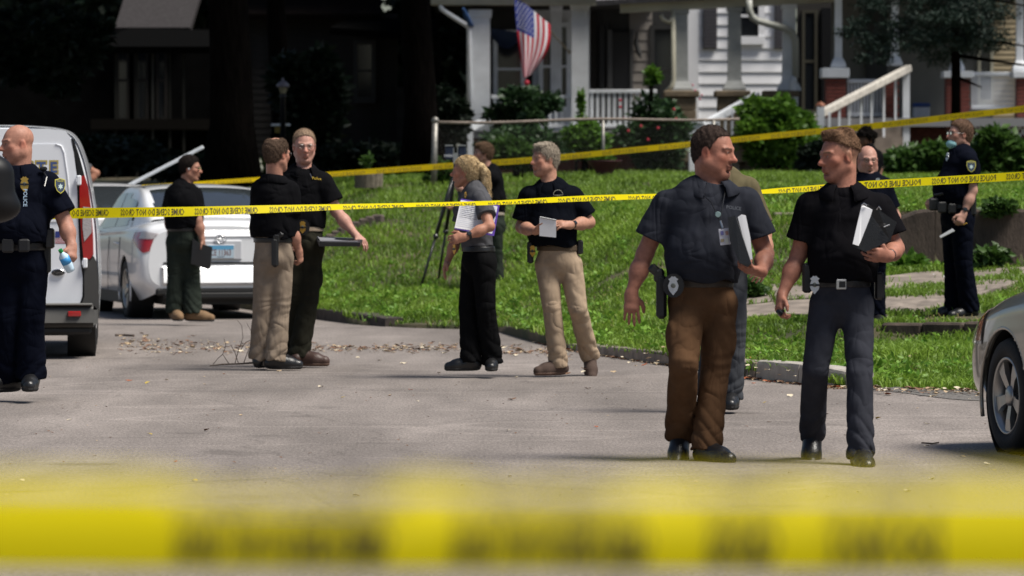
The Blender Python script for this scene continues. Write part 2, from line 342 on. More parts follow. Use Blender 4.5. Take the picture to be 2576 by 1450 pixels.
# ---------------------------------------------------------------- grass blades (real geometry)
M_GRASS = leafmat('grass_blades', (.045, .10, .012), (.24, .38, .045), .5, .4)
def setcol(o, vals, per):
    a = o.data.color_attributes.new('Col', 'FLOAT_COLOR', 'POINT'); v = np.repeat(vals, per); c = np.stack([v, v, v, np.ones_like(v)], 1)
    a.data.foreach_set('color', c.astype(np.float32).ravel())
def blades(name, x, y, hgt, wid, m, seed=0, lean=.5, vals=None, z=None):
    r = np.random.default_rng(seed); n = len(x); z = gz(x, y)-.01 if z is None else z
    a = r.random(n)*6.283; t = r.random(n)*6.283; L_ = hgt*lean*(.3+r.random(n)); dx, dy = np.cos(t)*L_, np.sin(t)*L_
    wx, wy = np.cos(a)*wid/2, np.sin(a)*wid/2
    V = np.zeros((n, 5, 3)); V[:, 0] = np.stack([x-wx, y-wy, z], 1); V[:, 1] = np.stack([x+wx, y+wy, z], 1)
    V[:, 2] = np.stack([x-wx*.8+dx*.35, y-wy*.8+dy*.35, z+hgt*.6], 1); V[:, 3] = np.stack([x+wx*.8+dx*.35, y+wy*.8+dy*.35, z+hgt*.6], 1)
    V[:, 4] = np.stack([x+dx, y+dy, z+hgt*(1-.3*lean)], 1)
    b = np.arange(n)[:, None]*5; Fc = np.concatenate([b+np.array([[0, 1, 3]]), b+np.array([[0, 3, 2]]), b+np.array([[2, 3, 4]])])
    o = obj(name, V.reshape(-1, 3), Fc, m); setcol(o, np.clip(r.random(n) if vals is None else vals, 0, 1), 5); return o
def vnoise(x, y, s, seed=0):
    r = np.random.default_rng(seed); g = r.random((64, 64)); u = x*s; v = y*s; i = np.floor(u).astype(int); j = np.floor(v).astype(int); fu = u-i; fv = v-j
    fu = fu*fu*(3-2*fu); fv = fv*fv*(3-2*fv); G = lambda a, b: g[a % 64, b % 64]
    return (G(i, j)*(1-fu)+G(i+1, j)*fu)*(1-fv)+(G(i, j+1)*(1-fu)+G(i+1, j+1)*fu)*fv
def inview(x, y, m=120): px = CX+F*x/y; return (px > -m) & (px < 2576+m)
r = np.random.default_rng(5); N_ = 900000
y = 30+45*r.random(N_)**1.25; x = (r.random(N_)*2-1)*.118*y
v = y-edge(x); pz = gz(x, y)
keep = (v > -.04) & ~on_walk(x, y) & (np.abs(y-48.65) > .16) & ((x > -.2) | (y > 47)) & ((x > -2.7) | (y > 62))
nA = vnoise(x, y, 1.3, 1); nB = vnoise(x, y, 4.5, 2); nC = vnoise(x, y, .6, 3)
keep &= r.random(N_) < np.clip(.35+1.1*nA, 0, 1)*np.where(y > 58, .55, 1)
keep &= ~((x > 3.26) & (x < 5) & (np.abs(y-np.interp(x, [p[0] for p in pts], [p[1] for p in pts])) < .13))
keep &= ~((x > 3.6) & (x < 4.3) & (y > 41.9) & (y < 42.9))
dirt = (nC > .72) & (nB > .45); keep &= ~(dirt & (r.random(N_) < .6))
x, y, nA, nB = x[keep], y[keep], nA[keep], nB[keep]; r2 = r.random(len(x))
hg = (.035+.07*r2*(.4+nB))*np.where(y > 49, 1.25, 1)*np.where((x > 3) & (y > 38) & (y < 41.4), 1.5, 1)
val = -.08+.62*nA+.55*(r.random(len(x))-.1)+.32*nB-.012*np.clip(y-52, 0, 20)  # blades up the slope coloured darker, standing for tree shade
g = blades('grass', x, y, hg, .009+.008*r.random(len(x)), M_GRASS, 3, .7, val); tag(g, 'green unmown grass covering the verge and sloping lawn', 'grass', kind='stuff')

r = np.random.default_rng(31); jx = []; jy = []
for i in range(len(SL)-1):
    a0, a1, b0, b1 = SL[i], SL[i+1], SU[i], SU[i+1]
    for k in range(170):
        t = r.random(); q = (a1, b1) if r.random() < .5 else ((a0[0]*.5+b0[0]*.5, a0[1]*.5+b0[1]*.5), (a1[0]*.5+b1[0]*.5, a1[1]*.5+b1[1]*.5)); e = r.normal()*.018
        jx.append(q[0][0]*(1-t)+q[1][0]*t+e); jy.append(q[0][1]*(1-t)+q[1][1]*t+r.normal()*.04)
for cx_, cy_, sx_, sy_, n_ in ((3.7, 45.2, .28, .22, 900), (4.15, 45.9, .2, .1, 300), (3.0, 46.3, .3, .15, 500), (4.9, 46.4, .25, .2, 500), (3.35, 42.75, .25, .15, 500), (4.0, 47.6, .5, .12, 600)):
    jx += list(cx_+r.normal(size=n_)*sx_); jy += list(cy_+r.normal(size=n_)*sy_)
jx, jy = np.array(jx), np.array(jy); g = blades('grass', jx, jy, .04+.05*r.random(len(jx)), .013, M_GRASS, 33, .9, .3+.4*r.random(len(jx)), z=gz(jx, jy)+.03); tag(g, 'tufts of grass growing in the sidewalk joints', 'grass', kind='stuff')
# ================================================================ VEGETATION
def leaves(name, blobs, n, size, m, parent=None, seed=0, flat=.35, shell=.45, label=None, aspect=.55, needle=False):
    """leaf-sized faces spread through a set of ellipsoid clumps (c, r)"""
    r = np.random.default_rng(seed); vol = np.array([b[1][0]*b[1][1]*b[1][2] for b in blobs])**.7; k = r.choice(len(blobs), n, p=vol/vol.sum())
    C = np.array([list(b[0]) for b in blobs])[k]; Rr = np.array([list(b[1]) for b in blobs])[k]
    v = r.normal(size=(n, 3)); v /= np.linalg.norm(v, axis=1)[:, None]; rad = shell+(1-shell)*r.random(n)**.6; rad *= 1+.12*r.normal(size=n)
    p = C+v*Rr*rad[:, None]
    a = r.normal(size=(n, 3))*np.array([1, 1, flat])+v*.4; a /= np.linalg.norm(a, axis=1)[:, None]
    b = np.cross(a, r.normal(size=(n, 3))); b /= np.linalg.norm(b, axis=1)[:, None]; nn = np.cross(a, b)
    s = size*(.6+.8*r.random(n))[:, None]; w = s*aspect*.5
    V = np.zeros((n, 6, 3)); V[:, 0] = p; V[:, 1] = p+a*s*.45+b*w+nn*s*.06; V[:, 2] = p+a*s; V[:, 3] = p+a*s*.45-b*w+nn*s*.06; V[:, 4] = p+a*s*.5-nn*s*.03; V[:, 5] = p+a*s*.8
    i = np.arange(n)[:, None]*6; Fc = np.concatenate([i+np.array([[0, 1, 4]]), i+np.array([[4, 1, 2]]), i+np.array([[0, 4, 3]]), i+np.array([[4, 2, 3]])])
    o = obj(name, V.reshape(-1, 3), Fc, m, parent, label=label)
    cl = np.array([abs(math.sin(j*12.9898)) for j in range(len(blobs))])[k]
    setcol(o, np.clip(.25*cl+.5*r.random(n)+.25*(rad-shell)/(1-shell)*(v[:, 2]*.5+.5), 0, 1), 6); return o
def clumps(c, r, n, seed, cr=.4):
    q = random.Random(seed); out = []
    for i in range(n):
        v = Vector((q.gauss(0, 1), q.gauss(0, 1), q.gauss(0, 1))).normalized()*(q.random()**.5)*(1-cr*.6); s = cr*(.6+.7*q.random())
        out.append(((c[0]+v.x*r[0], c[1]+v.y*r[1], c[2]+v.z*r[2]), (r[0]*s, r[1]*s, r[2]*s)))
    return out
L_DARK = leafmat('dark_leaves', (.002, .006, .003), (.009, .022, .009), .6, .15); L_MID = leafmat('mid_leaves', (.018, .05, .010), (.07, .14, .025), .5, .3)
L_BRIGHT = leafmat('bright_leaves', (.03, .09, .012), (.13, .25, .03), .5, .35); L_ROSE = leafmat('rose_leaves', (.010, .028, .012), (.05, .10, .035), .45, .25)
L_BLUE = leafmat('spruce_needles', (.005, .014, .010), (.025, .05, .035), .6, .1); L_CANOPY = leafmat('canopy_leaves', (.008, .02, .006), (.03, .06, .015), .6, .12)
BARK = mat('bark', (.005, .004, .0035), .98, spec=.02, var=.4, scale=12, bump=1, bscale=25, dist=.04, stretch=(1, 1, .2))
def tree(label, X, Yd, r, h, crown, n, size, m, seed, z0=None, limbs=6, lean=0, group=None):
    z0 = float(gz(X, Yd))-.1 if z0 is None else z0; t = empty('tree', (X, Yd, z0), label, 'tree', group)
    q = random.Random(seed); pts = []; rs = []
    for i in range(9):
        f = i/8; pts.append((X+lean*f+.1*math.sin(f*5+seed), Yd+.1*math.cos(f*4+seed), z0+h*f)); rs.append(r*(1.0-.55*f)*(1+.45*max(0, 1-f*9)))
    MB().tube(pts, rs, 14).build('trunk', BARK, t, True); top = Vector(pts[-2])
    for i in range(limbs):
        a = 6.283*i/limbs+q.random(); c = crown[i % len(crown)][0]; s = Vector(pts[5+i % 3]); e = Vector(c)+Vector((math.cos(a), math.sin(a), .2))*q.uniform(.2, 1.0)
        mid = (s+e)/2+Vector((0, 0, .4)); MB().tube([s, mid, e], [r*.35, r*.22, r*.08], 7).build('limb', BARK, t, True)
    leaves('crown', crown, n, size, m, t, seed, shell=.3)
    return t
def X_(px, Y): return (px-CX)*Y/F
# trees with crowns above the picture, several of them added to shade the porches
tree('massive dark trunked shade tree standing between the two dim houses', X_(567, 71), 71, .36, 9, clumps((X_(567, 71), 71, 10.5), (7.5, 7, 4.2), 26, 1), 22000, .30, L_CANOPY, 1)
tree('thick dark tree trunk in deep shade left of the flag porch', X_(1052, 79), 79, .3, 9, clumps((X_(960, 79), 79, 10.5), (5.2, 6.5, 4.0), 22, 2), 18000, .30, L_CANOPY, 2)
tree('tall shade tree growing at the far left behind the van', X_(-120, 74), 74, .3, 9, clumps((X_(-60, 74), 74, 10.0), (7, 7, 4.5), 24, 3), 18000, .30, L_CANOPY, 3)  # out-of-view tree added to deepen the shade on the left
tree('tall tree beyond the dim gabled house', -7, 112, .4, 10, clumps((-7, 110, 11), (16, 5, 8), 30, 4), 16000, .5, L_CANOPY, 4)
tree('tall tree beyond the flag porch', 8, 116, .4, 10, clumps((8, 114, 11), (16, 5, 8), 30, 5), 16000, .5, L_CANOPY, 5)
tree('broad shade tree on the far left lawn, its crown above the view', -11.5, 66, .3, 8, clumps((-10, 66, 9.6), (6, 6.5, 3.8), 22, 7), 15000, .32, L_CANOPY, 7)  # unseen tree added to cut sky light on the left houses
tree('shade tree between the lawn and the dim houses', -4.2, 86, .22, 8, clumps((-4.5, 84, 9.8), (5.5, 6, 3.6), 20, 8), 12000, .32, L_CANOPY, 8)  # added so that its crown darkens the left houses
tree('shade tree rising between the dim house and the flag porch', -1.6, 103, .22, 8, clumps((-2.5, 101, 9.8), (6, 4.5, 4.2), 24, 9), 14000, .34, L_CANOPY, 9)  # crown added to stop sun slipping in under the other trees
# ================================================================ HOUSES
WHITE = mat('white_paint', (.74, .77, .81), .6, var=.12, scale=3, bump=.1, bscale=30); WHITE2 = mat('bright_vinyl', (.88, .88, .90), .5, var=.05, scale=2)
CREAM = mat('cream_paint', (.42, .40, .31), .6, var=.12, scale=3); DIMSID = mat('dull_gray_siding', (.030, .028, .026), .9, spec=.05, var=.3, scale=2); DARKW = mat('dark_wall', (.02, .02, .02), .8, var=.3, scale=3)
TANSID = mat('tan_siding', (.36, .29, .18), .7, var=.1, scale=3); GWALL = mat('gray_wall', (.13, .13, .12), .8, var=.1, scale=2); GLASSW = mat('window_glass', (.01, .012, .015), .08, spec=.8)
ROOFM = mat('shingles', (.16, .15, .16), .9, var=.3, scale=14, bump=.6, bscale=30); BRICKM = mat('red_brick', (.16, .042, .032), .85, var=.35, scale=9, bump=.4, bscale=50); MORTAR = mat('mortar', (.11, .08, .07), .9)
STONEM = mat('tan_stone', (.17, .13, .085), .9, var=.2, scale=6, bump=.6, bscale=20); SHUT = mat('gray_shutter', (.085, .08, .09), .7)
def siding(root, x0, x1, Y, z0, z1, pitch, m, name='clapboard', fr=-1, depth=.022, alongY=None):
    """overlapping boards, each one a part"""
    n = int(round((z1-z0)/pitch)); shared = None
    for i in range(n):
        a = z0+i*pitch
        if shared is None:
            L = (x1-x0)/2; vs = [(-L, -depth, 0), (L, -depth, 0), (L, -.004, pitch*1.04), (-L, -.004, pitch*1.04), (-L, .004, 0), (L, .004, 0), (L, .004, pitch*1.04), (-L, .004, pitch*1.04)]
            shared = mesh_from(name, vs, [(0, 1, 2, 3), (0, 4, 5, 1), (4, 7, 6, 5), (3, 2, 6, 7), (0, 3, 7, 4), (1, 5, 6, 2)]); shared.materials.append(m)
        o = bpy.data.objects.new(name, shared); COL.objects.link(o); o.parent = root; o.location = Vector(((x0+x1)/2, Y, a))-root.location
def window(root, x0, x1, z0, z1, Y, m=WHITE, fw=.09, name='window', mull=True):
    f = MB(); f.b2(x0-fw, x0, Y-.06, Y-.003, z0-fw, z1+fw); f.b2(x1, x1+fw, Y-.06, Y-.003, z0-fw, z1+fw); f.b2(x0+.001, x1-.001, Y-.058, Y-.003, z1+.001, z1+fw-.002); f.b2(x0-fw*.9, x1+fw*.9, Y-.085, Y-.003, z0-fw-.04, z0-.001)
    if mull: f.b2(x0+.001, x1-.001, Y-.045, Y-.01, (z0+z1)/2-.025, (z0+z1)/2+.025)
    o = f.build(name, m, root); MB().b2(x0+.002, x1-.002, Y-.03, Y-.012, z0+.001, z1-.001).build('pane', GLASSW, o); return o
brick_me = None
def brickpier(root, px0, px1, pyt, pyb, Y, dep=.45):
    global brick_me
    a, b = PX(px0, pyt, Y), PX(px1, pyb, Y); p = MB().b2(a.x+.012, b.x-.012, Y+.012, Y+dep-.012, b.z-.2, a.z).build('pier_core', MORTAR, root)
    if brick_me is None:
        t = MB().box((0, 0, 0), (.195, .09, .056), bev=.006); brick_me = mesh_from('brick', t.v, t.f); brick_me.materials.append(BRICKM)
    n = int((a.z-b.z+.2)/.068); w = b.x-a.x
    for i in range(n):
        z = a.z-.036-i*.068; off = (i % 2)*.1
        x = a.x+.1-off
        while x < b.x-.02+(.1 if off else 0):
            xc = min(max(x, a.x+.1), b.x-.1); o = bpy.data.objects.new('brick', brick_me); COL.objects.link(o); o.parent = p; o.location = Vector((xc, Y+.045+random.uniform(-.002, .002), z))-root.location; x += .207
        for sx in (a.x+.045, b.x-.045):
            o = bpy.data.objects.new('brick', brick_me); COL.objects.link(o); o.parent = p; o.rotation_euler = (0, 0, math.pi/2); o.location = Vector((sx, Y+.2+.0*off, z))-root.location
def railing(root, px0, px1, pyt, pyb, Y, n, w=.05, name='railing', m=WHITE):
    a, b = PX(px0, pyt, Y), PX(px1, pyb, Y); f = MB().b2(a.x, b.x, Y-.05, Y+.05, a.z-.07, a.z, .01).build(name, m, root); MB().b2(a.x, b.x, Y-.035, Y+.035, b.z, b.z+.07, .01).build('bottom_rail', m, f); sh = None
    for i in range(n):
        x = a.x+(b.x-a.x)*(i+.5)/n
        if sh is None: t = MB().box((0, 0, 0), (w, .035, a.z-.071-b.z-.071)); sh = mesh_from('baluster', t.v, t.f); sh.materials.append(m)
        o = bpy.data.objects.new('baluster', sh); COL.objects.link(o); o.parent = f; o.location = Vector((x, Y, (a.z-.071+b.z+.071)/2))-root.location
    return f
def column(root, pxc, pyt, pyb, Y, w0, w1, m=WHITE, flare=True, name='column'):
    a, b = PX(pxc, pyt, Y), PX(pxc, pyb, Y); h = a.z-b.z; n = 4; vs = []; fs = []
    prof = [(w1, 0), (w1, .03), (w1*.93, .045), (w1*.82, .075), (w0*1.05, .12), (w0, .16), (w0*.93, .95), (w0*1.15, .955), (w0*1.15, 1)] if flare else [(w0*1.15, 0), (w0*1.15, .06), (w0, .065), (w0, .93), (w0*1.1, .935), (w0*1.18, .96), (w0*1.18, 1)]
    for (w, t) in prof: vs += [(b.x+sx*w/2, Y+sy*w/2, b.z+h*t) for sx, sy in ((-1, -1), (1, -1), (1, 1), (-1, 1))]
    for i in range(len(prof)-1): fs += [(i*4+k, i*4+(k+1) % 4, (i+1)*4+(k+1) % 4, (i+1)*4+k) for k in range(4)]
    fs += [(3, 2, 1, 0), tuple(len(vs)-4+k for k in range(4))]; return obj(name, vs, fs, m, root)
# ---- flag porch house
Y = 92.0; zg = 1.5
h = empty('house', (X_(1340, Y), Y+3, zg), 'white columned porch house with the flag hanging from its middle column', 'house')
fl = PX(1300, 330, Y).z
MB().b2(X_(1185, Y), X_(1660, 94), Y-.2, 99, fl-.14, fl).build('porch_floor', mat('gray_deck', (.25, .25, .26), .7), h)
MB().b2(X_(1190, Y), X_(1660, 94), Y+.05, Y+.25, zg-.3, fl-.141).build('foundation', mat('brick_wall', (.10, .03, .025), .9, var=.4, scale=20), h)
column(h, 1208, 26, 330, Y, .38, .4, WHITE, False); column(h, 1459, 4, 336, Y, .33, .38, WHITE, False); column(h, 1399, 8, 300, Y+2.6, .22, .26, WHITE, False)
MB().b2(X_(1085, Y), X_(1500, Y), Y-.35, Y+.3, PX(0, 14, Y).z, PX(0, -30, Y).z).build('eave_beam', CREAM, h)
MB().b2(X_(1085, Y), X_(1660, Y), Y+.301, 99, PX(0, 4, Y).z, PX(0, -30, Y).z).build('porch_ceiling', DIMSID, h)
MB().plate([(X_(1060, Y), Y-.5, PX(0, -31, Y).z), (X_(1700, Y), Y-.5, PX(0, -31, Y).z), (X_(1700, Y), 101, 9), (X_(1060, Y), 101, 9)], (0, -.5, 1), .12).build('roof', ROOFM, h)
wz1 = PX(0, 3, Y).z
MB().b2(X_(1190, 97), X_(1730, 97), 97.03, 97.2, fl, wz1).build('wall', DARKW, h)
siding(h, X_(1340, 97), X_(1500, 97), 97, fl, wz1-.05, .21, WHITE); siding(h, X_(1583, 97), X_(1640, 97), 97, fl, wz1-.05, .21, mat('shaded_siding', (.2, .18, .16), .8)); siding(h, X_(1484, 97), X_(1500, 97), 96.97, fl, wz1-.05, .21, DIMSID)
window(h, X_(1252, 97), X_(1310, 97), fl+.6, wz1-.5, 97); window(h, X_(1646, 97), X_(1690, 97), fl+.5, wz1-.4, 97, DARKW)
window(h, X_(1366, 96.9), X_(1425, 96.9), fl+.55, wz1-.35, 96.9)
dr = MB().b2(X_(1528, 97), X_(1540, 97), 96.9, 97, fl, fl+2.1).b2(X_(1585, 97), X_(1592, 97), 96.9, 97, fl, fl+2.1).build('door_frame', mat('dull_frame', (.06, .06, .06), .6), h); MB().b2(X_(1541, 97), X_(1584, 97), 96.93, 97, fl, fl+2.05).build('door', mat('dark_door', (.006, .006, .007), .4), h)
for x in (1508,): MB().b2(X_(x, 97), X_(x+12, 97), 96.9, 96.96, fl+.4, wz1-.3).build('shutter', mat('black_shutter', (.006, .006, .007), .6), h)
MB().tube([PX(1603, 82, 96.9), PX(1600, 110, 96.9), PX(1607, 135, 96.9), PX(1612, 148, 96.9)], [.02, .05, .05, .015], 8).build('wall_ornament', DARKW, h)
railing(h, 1482, 1652, 226, 322, Y, 12, .06); railing(h, 1236, 1438, 240, 322, Y, 13, .05)
MB().tube([PX(1108, 14, Y-.3), PX(1112, 24, Y-.3), PX(1124, 33, Y-.3), PX(1176, 66, Y-.25), PX(1180, 74, Y-.22), PX(1180, 320, Y-.22)], .045, 8).build('downspout', WHITE, h, True)
MB().beam(PX(1184, 322, Y-1), PX(1250, 288, Y-.3), .1, .12).build('step_rail', WHITE, h); MB().b2(X_(1176, Y-1), X_(1190, Y-1), Y-1.06, Y-.94, zg, PX(0, 318, Y-1).z).build('newel_post', WHITE, h)
for i in range(4): MB().b2(X_(1195, Y), X_(1240, Y), Y-.3-.3*(i+1), Y-.3-.3*i-.002, zg-.2, fl-.2-.2*i).build('step', M_CONC, h)
# flag
t = empty('flag', PX(1430, 135, Y-.3), 'american flag hanging from a slanted pole on the middle porch column', 'flag')
p0, p1 = PX(1432, 132, Y-.18), PX(1290, -25, Y-1.1); MB().tube([p0, p1], .014, 8).build('flag_pole', mat('bronze_pole', (.20, .17, .12), .4, metal=.6), t)
MB().sphere(p1, .035, 8).build('finial', GOLD if 'GOLD' in globals() else mat('gold_badge', (.7, .42, .09), .35, metal=.85), t)
MB().lathe([(.03, -.03), (.03, .03)], p0, 8, Matrix.Rotation(.9, 3, 'Y')).build('bracket', mat('bronze_pole', (.2, .17, .12), .4), t)
RED = mat('flag_red', (.55, .012, .035), .8, tl=.4); FWH = mat('flag_white', (.85, .85, .90), .8, tl=.4); BLU = mat('flag_blue', (.04, .06, .28), .8, tl=.3)
hA, hB = PX(1293, -8, Y-1.05), PX(1340, 36, Y-.85)      # hoist runs along the pole
def fpt(u, v):      # u along the fly (down), v across the hoist; cloth hangs and gathers
    L_, Rr = PX(1293, -12, Y-1.05), PX(1384, 62, Y-.6); Lb, Rb = PX(1318, 198, Y-1.0), PX(1336, 188, Y-.8)
    k = np.interp(u, [0, .35, .6, 1], [0, .35, .6, 1]); top = L_.lerp(Rr, v); bot = Lb.lerp(Rb, v); p = top.lerp(bot, k)
    bul = math.sin(math.pi*min(1, u*1.02))*(.11 if True else 0); p.x += bul*(v-.15)*1.4; p.y += .07*math.sin(v*11+u*3)*(.3+u); return p
NU, NVv = 26, 26
for s_i in range(13):
    for half in (0, 1):
        u0, u1 = (0, .42) if half == 0 else (.42, 1); v0, v1 = s_i/13, (s_i+1)/13
        if half == 0 and s_i < 7: continue
        vs = []; fs = []; nu = 10
        for a in range(nu+1):
            for b in range(3): vs.append(fpt(u0+(u1-u0)*a/nu, v0+(v1-v0)*b/2))
        for a in range(nu):
            for b in range(2): fs.append((a*3+b, a*3+b+1, (a+1)*3+b+1, (a+1)*3+b))
        obj('stripe', vs, fs, RED if s_i % 2 == 0 else FWH, t, True)
vs = []; fs = []
for a in range(13):
    for b in range(15): vs.append(fpt(.42*a/12, 7/13*b/14))
for a in range(12):
    for b in range(14): fs.append((a*15+b, a*15+b+1, (a+1)*15+b+1, (a+1)*15+b))
cn = obj('canton', vs, fs, BLU, t, True); st = MB()
for a in range(9):
    for b in range(6 if a % 2 == 0 else 5):
        c = fpt(.42*(a+.7)/10, 7/13*(b+.5+(a % 2)*.5)/6.2)+Vector((0, -.012, 0)); st.plate([c+Vector((math.cos(q)*(.024 if i % 2 == 0 else .010), 0, math.sin(q)*(.024 if i % 2 == 0 else .010))) for i, q in enumerate(np.linspace(math.pi/2, math.pi/2-6.283, 10, endpoint=False))], (0, -1, 0), .002)
so = st.build('stars', FWH, cn); so['kind'] = 'stuff'
t = MB().tube([PX(1166, 22, Y-.8), PX(1172, 38, Y-.7), PX(1183, 62, Y-.3), PX(1190, 66, Y-.2)], [.02, .05, .05, .02], 8).build('furled_flag', mat('blue_cloth', (.02, .07, .2), .8)); tag(t, 'furled blue flag on a short pole at the porch corner', 'flag')
vs = []; fs = []
for a in range(9):
    for b in range(7):
        u, v = a/8, b/6; p = PX(1234+74*u, 72+10*u+18*v+28*math.sin(u*3.14)*v, Y+1.5+.15*math.sin(v*3)); vs.append(p)
fs = [(a*7+b, (a+1)*7+b, (a+1)*7+b+1, a*7+b+1) for a in range(8) for b in range(6)]
t = obj('hammock', vs, fs, mat('dull_blue_cloth', (.03, .05, .11), .8), None, True); tag(t, 'dark blue cloth sagging in the shade of the flag porch', 'cloth')
# ---- house with tapered round-ish columns
Y = 88.0
h = empty('house', (X_(1860, Y), Y+3, zg), 'cream beamed porch house with tapered columns on tan stone piers', 'house')
def bm(px0, py0, px1, py1, hh, Yq, name, m, dep=.3): MB().beam(PX(px0, py0, Yq), PX(px1, py1, Yq), dep, hh).build(name, m, h)
bm(1560, 22, 2110, -6, .17, Y, 'beam', CREAM, .32); bm(1524, 3, 2110, -26, .14, Y-.28, 'gutter', WHITE, .16)
MB().plate([PX(1500, 2, Y-.4), PX(2110, -30, Y-.4), Vector((X_(2110, Y), Y+2.2, 6.1)), Vector((X_(1500, Y), Y+2.2, 5.9))], (0, -.4, 1), .1).build('porch_roof', ROOFM, h)
fl3 = PX(0, 306, Y).z
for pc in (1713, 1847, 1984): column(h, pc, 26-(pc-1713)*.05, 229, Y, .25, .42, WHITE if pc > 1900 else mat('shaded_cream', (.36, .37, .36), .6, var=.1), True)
for pc in (1713, 1841, 1962):
    a = PX(pc, 229, Y); MB().b2(a.x-.33, a.x+.33, Y-.33, Y+.33, a.z-.12, a.z, .02).build('pier_cap', STONEM, h)
    for q in range(5): MB().b2(a.x-.27, a.x+.27, Y-.27, Y+.27, a.z-.122-.24*(q+1), a.z-.125-.24*q, .015).build('stone', STONEM, h)
MB().b2(X_(1690, Y), X_(2060, Y), Y-.2, Y+6, fl3-.14, fl3-.0).build('porch_floor', mat('gray_deck', (.25, .25, .26), .7), h)
MB().b2(X_(1690, Y), X_(2060, Y), Y, Y+.2, zg-.3, fl3-.141).build('foundation', STONEM, h)
MB().b2(X_(2005, 94), X_(2112, 94), 94, 94.2, fl3, 7).build('wall', mat('dark_brown_wall', (.025, .022, .018), .8), h)
window(h, X_(2024, 94), X_(2048, 94), fl3+.3, fl3+2.2, 94, mat('brown_frame', (.05, .045, .03), .6), .06); MB().b2(X_(2066, 94), X_(2100, 94), 93.9, 93.995, fl3, fl3+2.3).build('door', mat('dark_door', (.006, .006, .007), .4), h)
MB().tube([PX(1884, 0, Y-.35), PX(1884, 26, Y-.35), PX(1892, 45, Y-.33), PX(1906, 54, Y-.3), PX(1975, 72, Y-.22), PX(1993, 82, Y-.2), PX(2000, 100, Y-.2), PX(2001, 196, Y-.2)], .062, 10).build('downspout', mat('cream_metal', (.40, .41, .37), .5), h, True)
MB().tube([PX(1998, 196, Y-.2), PX(1990, 208, Y-.22), PX(1993, 222, Y-.24), PX(1999, 240, Y-.25), PX(1999, 305, Y-.25)], .065, 10).build('downspout_boot', WHITE, h, True)
MB().tube([PX(1662, 38, Y-.2), PX(1668, 50, Y-.2), PX(1684, 58, Y-.2), PX(1694, 40, Y-.2)], .04, 8).build('bracket_pipe', CREAM, h, True)
MB().tube([PX(1694, 26, Y-.2), PX(1694, 200, Y-.2), PX(1690, 218, Y-.2), PX(1675, 232, Y-.2)], .045, 8).build('downspout', CREAM, h, True)
MB().beam(PX(1765, 318, Y-2.4), PX(1905, 240, Y-.4), .1, .12).build('stair_rail', WHITE, h)
for i in range(7):
    a, b = PX(1790+i*17, 306-i*9.4, Y-2.2+.25*i), PX(1790+i*17, 360-i*6, Y-2.2+.25*i); MB().tube([a, b], .022, 5).build('baluster', WHITE, h)
t = MB().b2(X_(1732, 80), X_(1765, 80), 79.9, 80.12, 1.5, PX(0, 312, 80).z, .01).b2(X_(1728, 80), X_(1769, 80), 79.86, 80.16, PX(0, 312, 80).z+.002, PX(0, 303, 80).z, .01).build('newel_post', WHITE, h)
# ---- bright white house seen between the columns
Y = 99.0
h = empty('house', (X_(1850, Y), Y+3, zg), 'bright white clapboard house with gray shutters seen between the columns', 'house')
siding(h, X_(1757, Y), X_(1975, Y), Y, PX(0, 330, Y).z, PX(0, -20, Y).z, 29.6*Y/F, WHITE2, depth=.04)
MB().b2(X_(1722, Y), X_(1756, Y), Y-.06, Y+.1, 1.5, PX(0, -30, Y).z).build('corner_board', WHITE2, h)
MB().b2(X_(1722, Y), X_(1990, Y), Y+.1, Y+.3, 1.3, PX(0, -31, Y).z).build('wall', WHITE2, h)
window(h, X_(1862, Y), X_(1907, Y), PX(0, 92, Y-.05).z, PX(0, -10, Y).z, Y-.045, WHITE2, .13)
for a, b in ((1786-18, 1803), (1947, 1975)):
    s = MB().b2(X_(a, Y), X_(b, Y), Y-.10, Y-.055, PX(0, 124, Y).z, PX(0, -15, Y).z).build('shutter', SHUT, h)
    for q in range(14): MB().b2(X_(a+2, Y), X_(b-2, Y), Y-.115, Y-.101, PX(0, 120-q*9, Y).z, PX(0, 115-q*9, Y).z).build('slat', SHUT, s)
# ---- brick pier house at the right
Y = 84.0
h = empty('house', (X_(2340, Y), Y+4, zg), 'brick piered porch house with white capped columns at the right edge', 'house')
fl4 = PX(0, 298, Y).z
for a, b, ct, cw in ((2076, 2128, 172, (2066, 2136)), (2225, 2262, 196, None), (2379, 2440, 180, (2372, 2448)), (2556, 2620, 180, (2547, 2630))):
    brickpier(h, a, b, 198 if ct < 190 else 196, 300, Y)
    if cw: p, q = PX(cw[0], ct, Y), PX(cw[1], 197, Y); MB().b2(p.x, q.x, Y-.06, Y+.52, q.z+.003, p.z, .01).build('pier_cap', WHITE, h)
for pc, yb in ((2110, 171), (2252, 166), (2408, 179), (2566, 179)):
    column(h, pc-2, -40, yb, Y+.2, .13, .26, WHITE, True)
MB().b2(X_(2130, Y), X_(2600, Y), Y+4, Y+4.2, fl4, 7).build('wall', GWALL, h)
MB().b2(X_(2060, Y), X_(2620, Y), Y-.3, Y+4.2, fl4-.15, fl4).build('porch_floor', mat('gray_deck', (.25, .25, .26), .7), h); MB().b2(X_(2060, Y), X_(2620, Y), Y+.46, Y+.6, zg-.3, fl4-.151).build('foundation', mat('brick_wall', (.10, .03, .025), .9), h)
MB().b2(X_(2060, Y), X_(2620, Y), Y-.4, Y+4.2, PX(0, -41, Y).z, PX(0, -60, Y).z).build('porch_ceiling', CREAM, h)
MB().b2(X_(2050, Y), X_(2640, Y), Y-.6, Y+8, PX(0, -61, Y).z, PX(0, -75, Y).z).build('roof', ROOFM, h)
siding(h, X_(2496, Y+4), X_(2560, Y+4), Y+3.97, fl4, PX(0, -20, Y).z, .095, TANSID, name='clapboard')
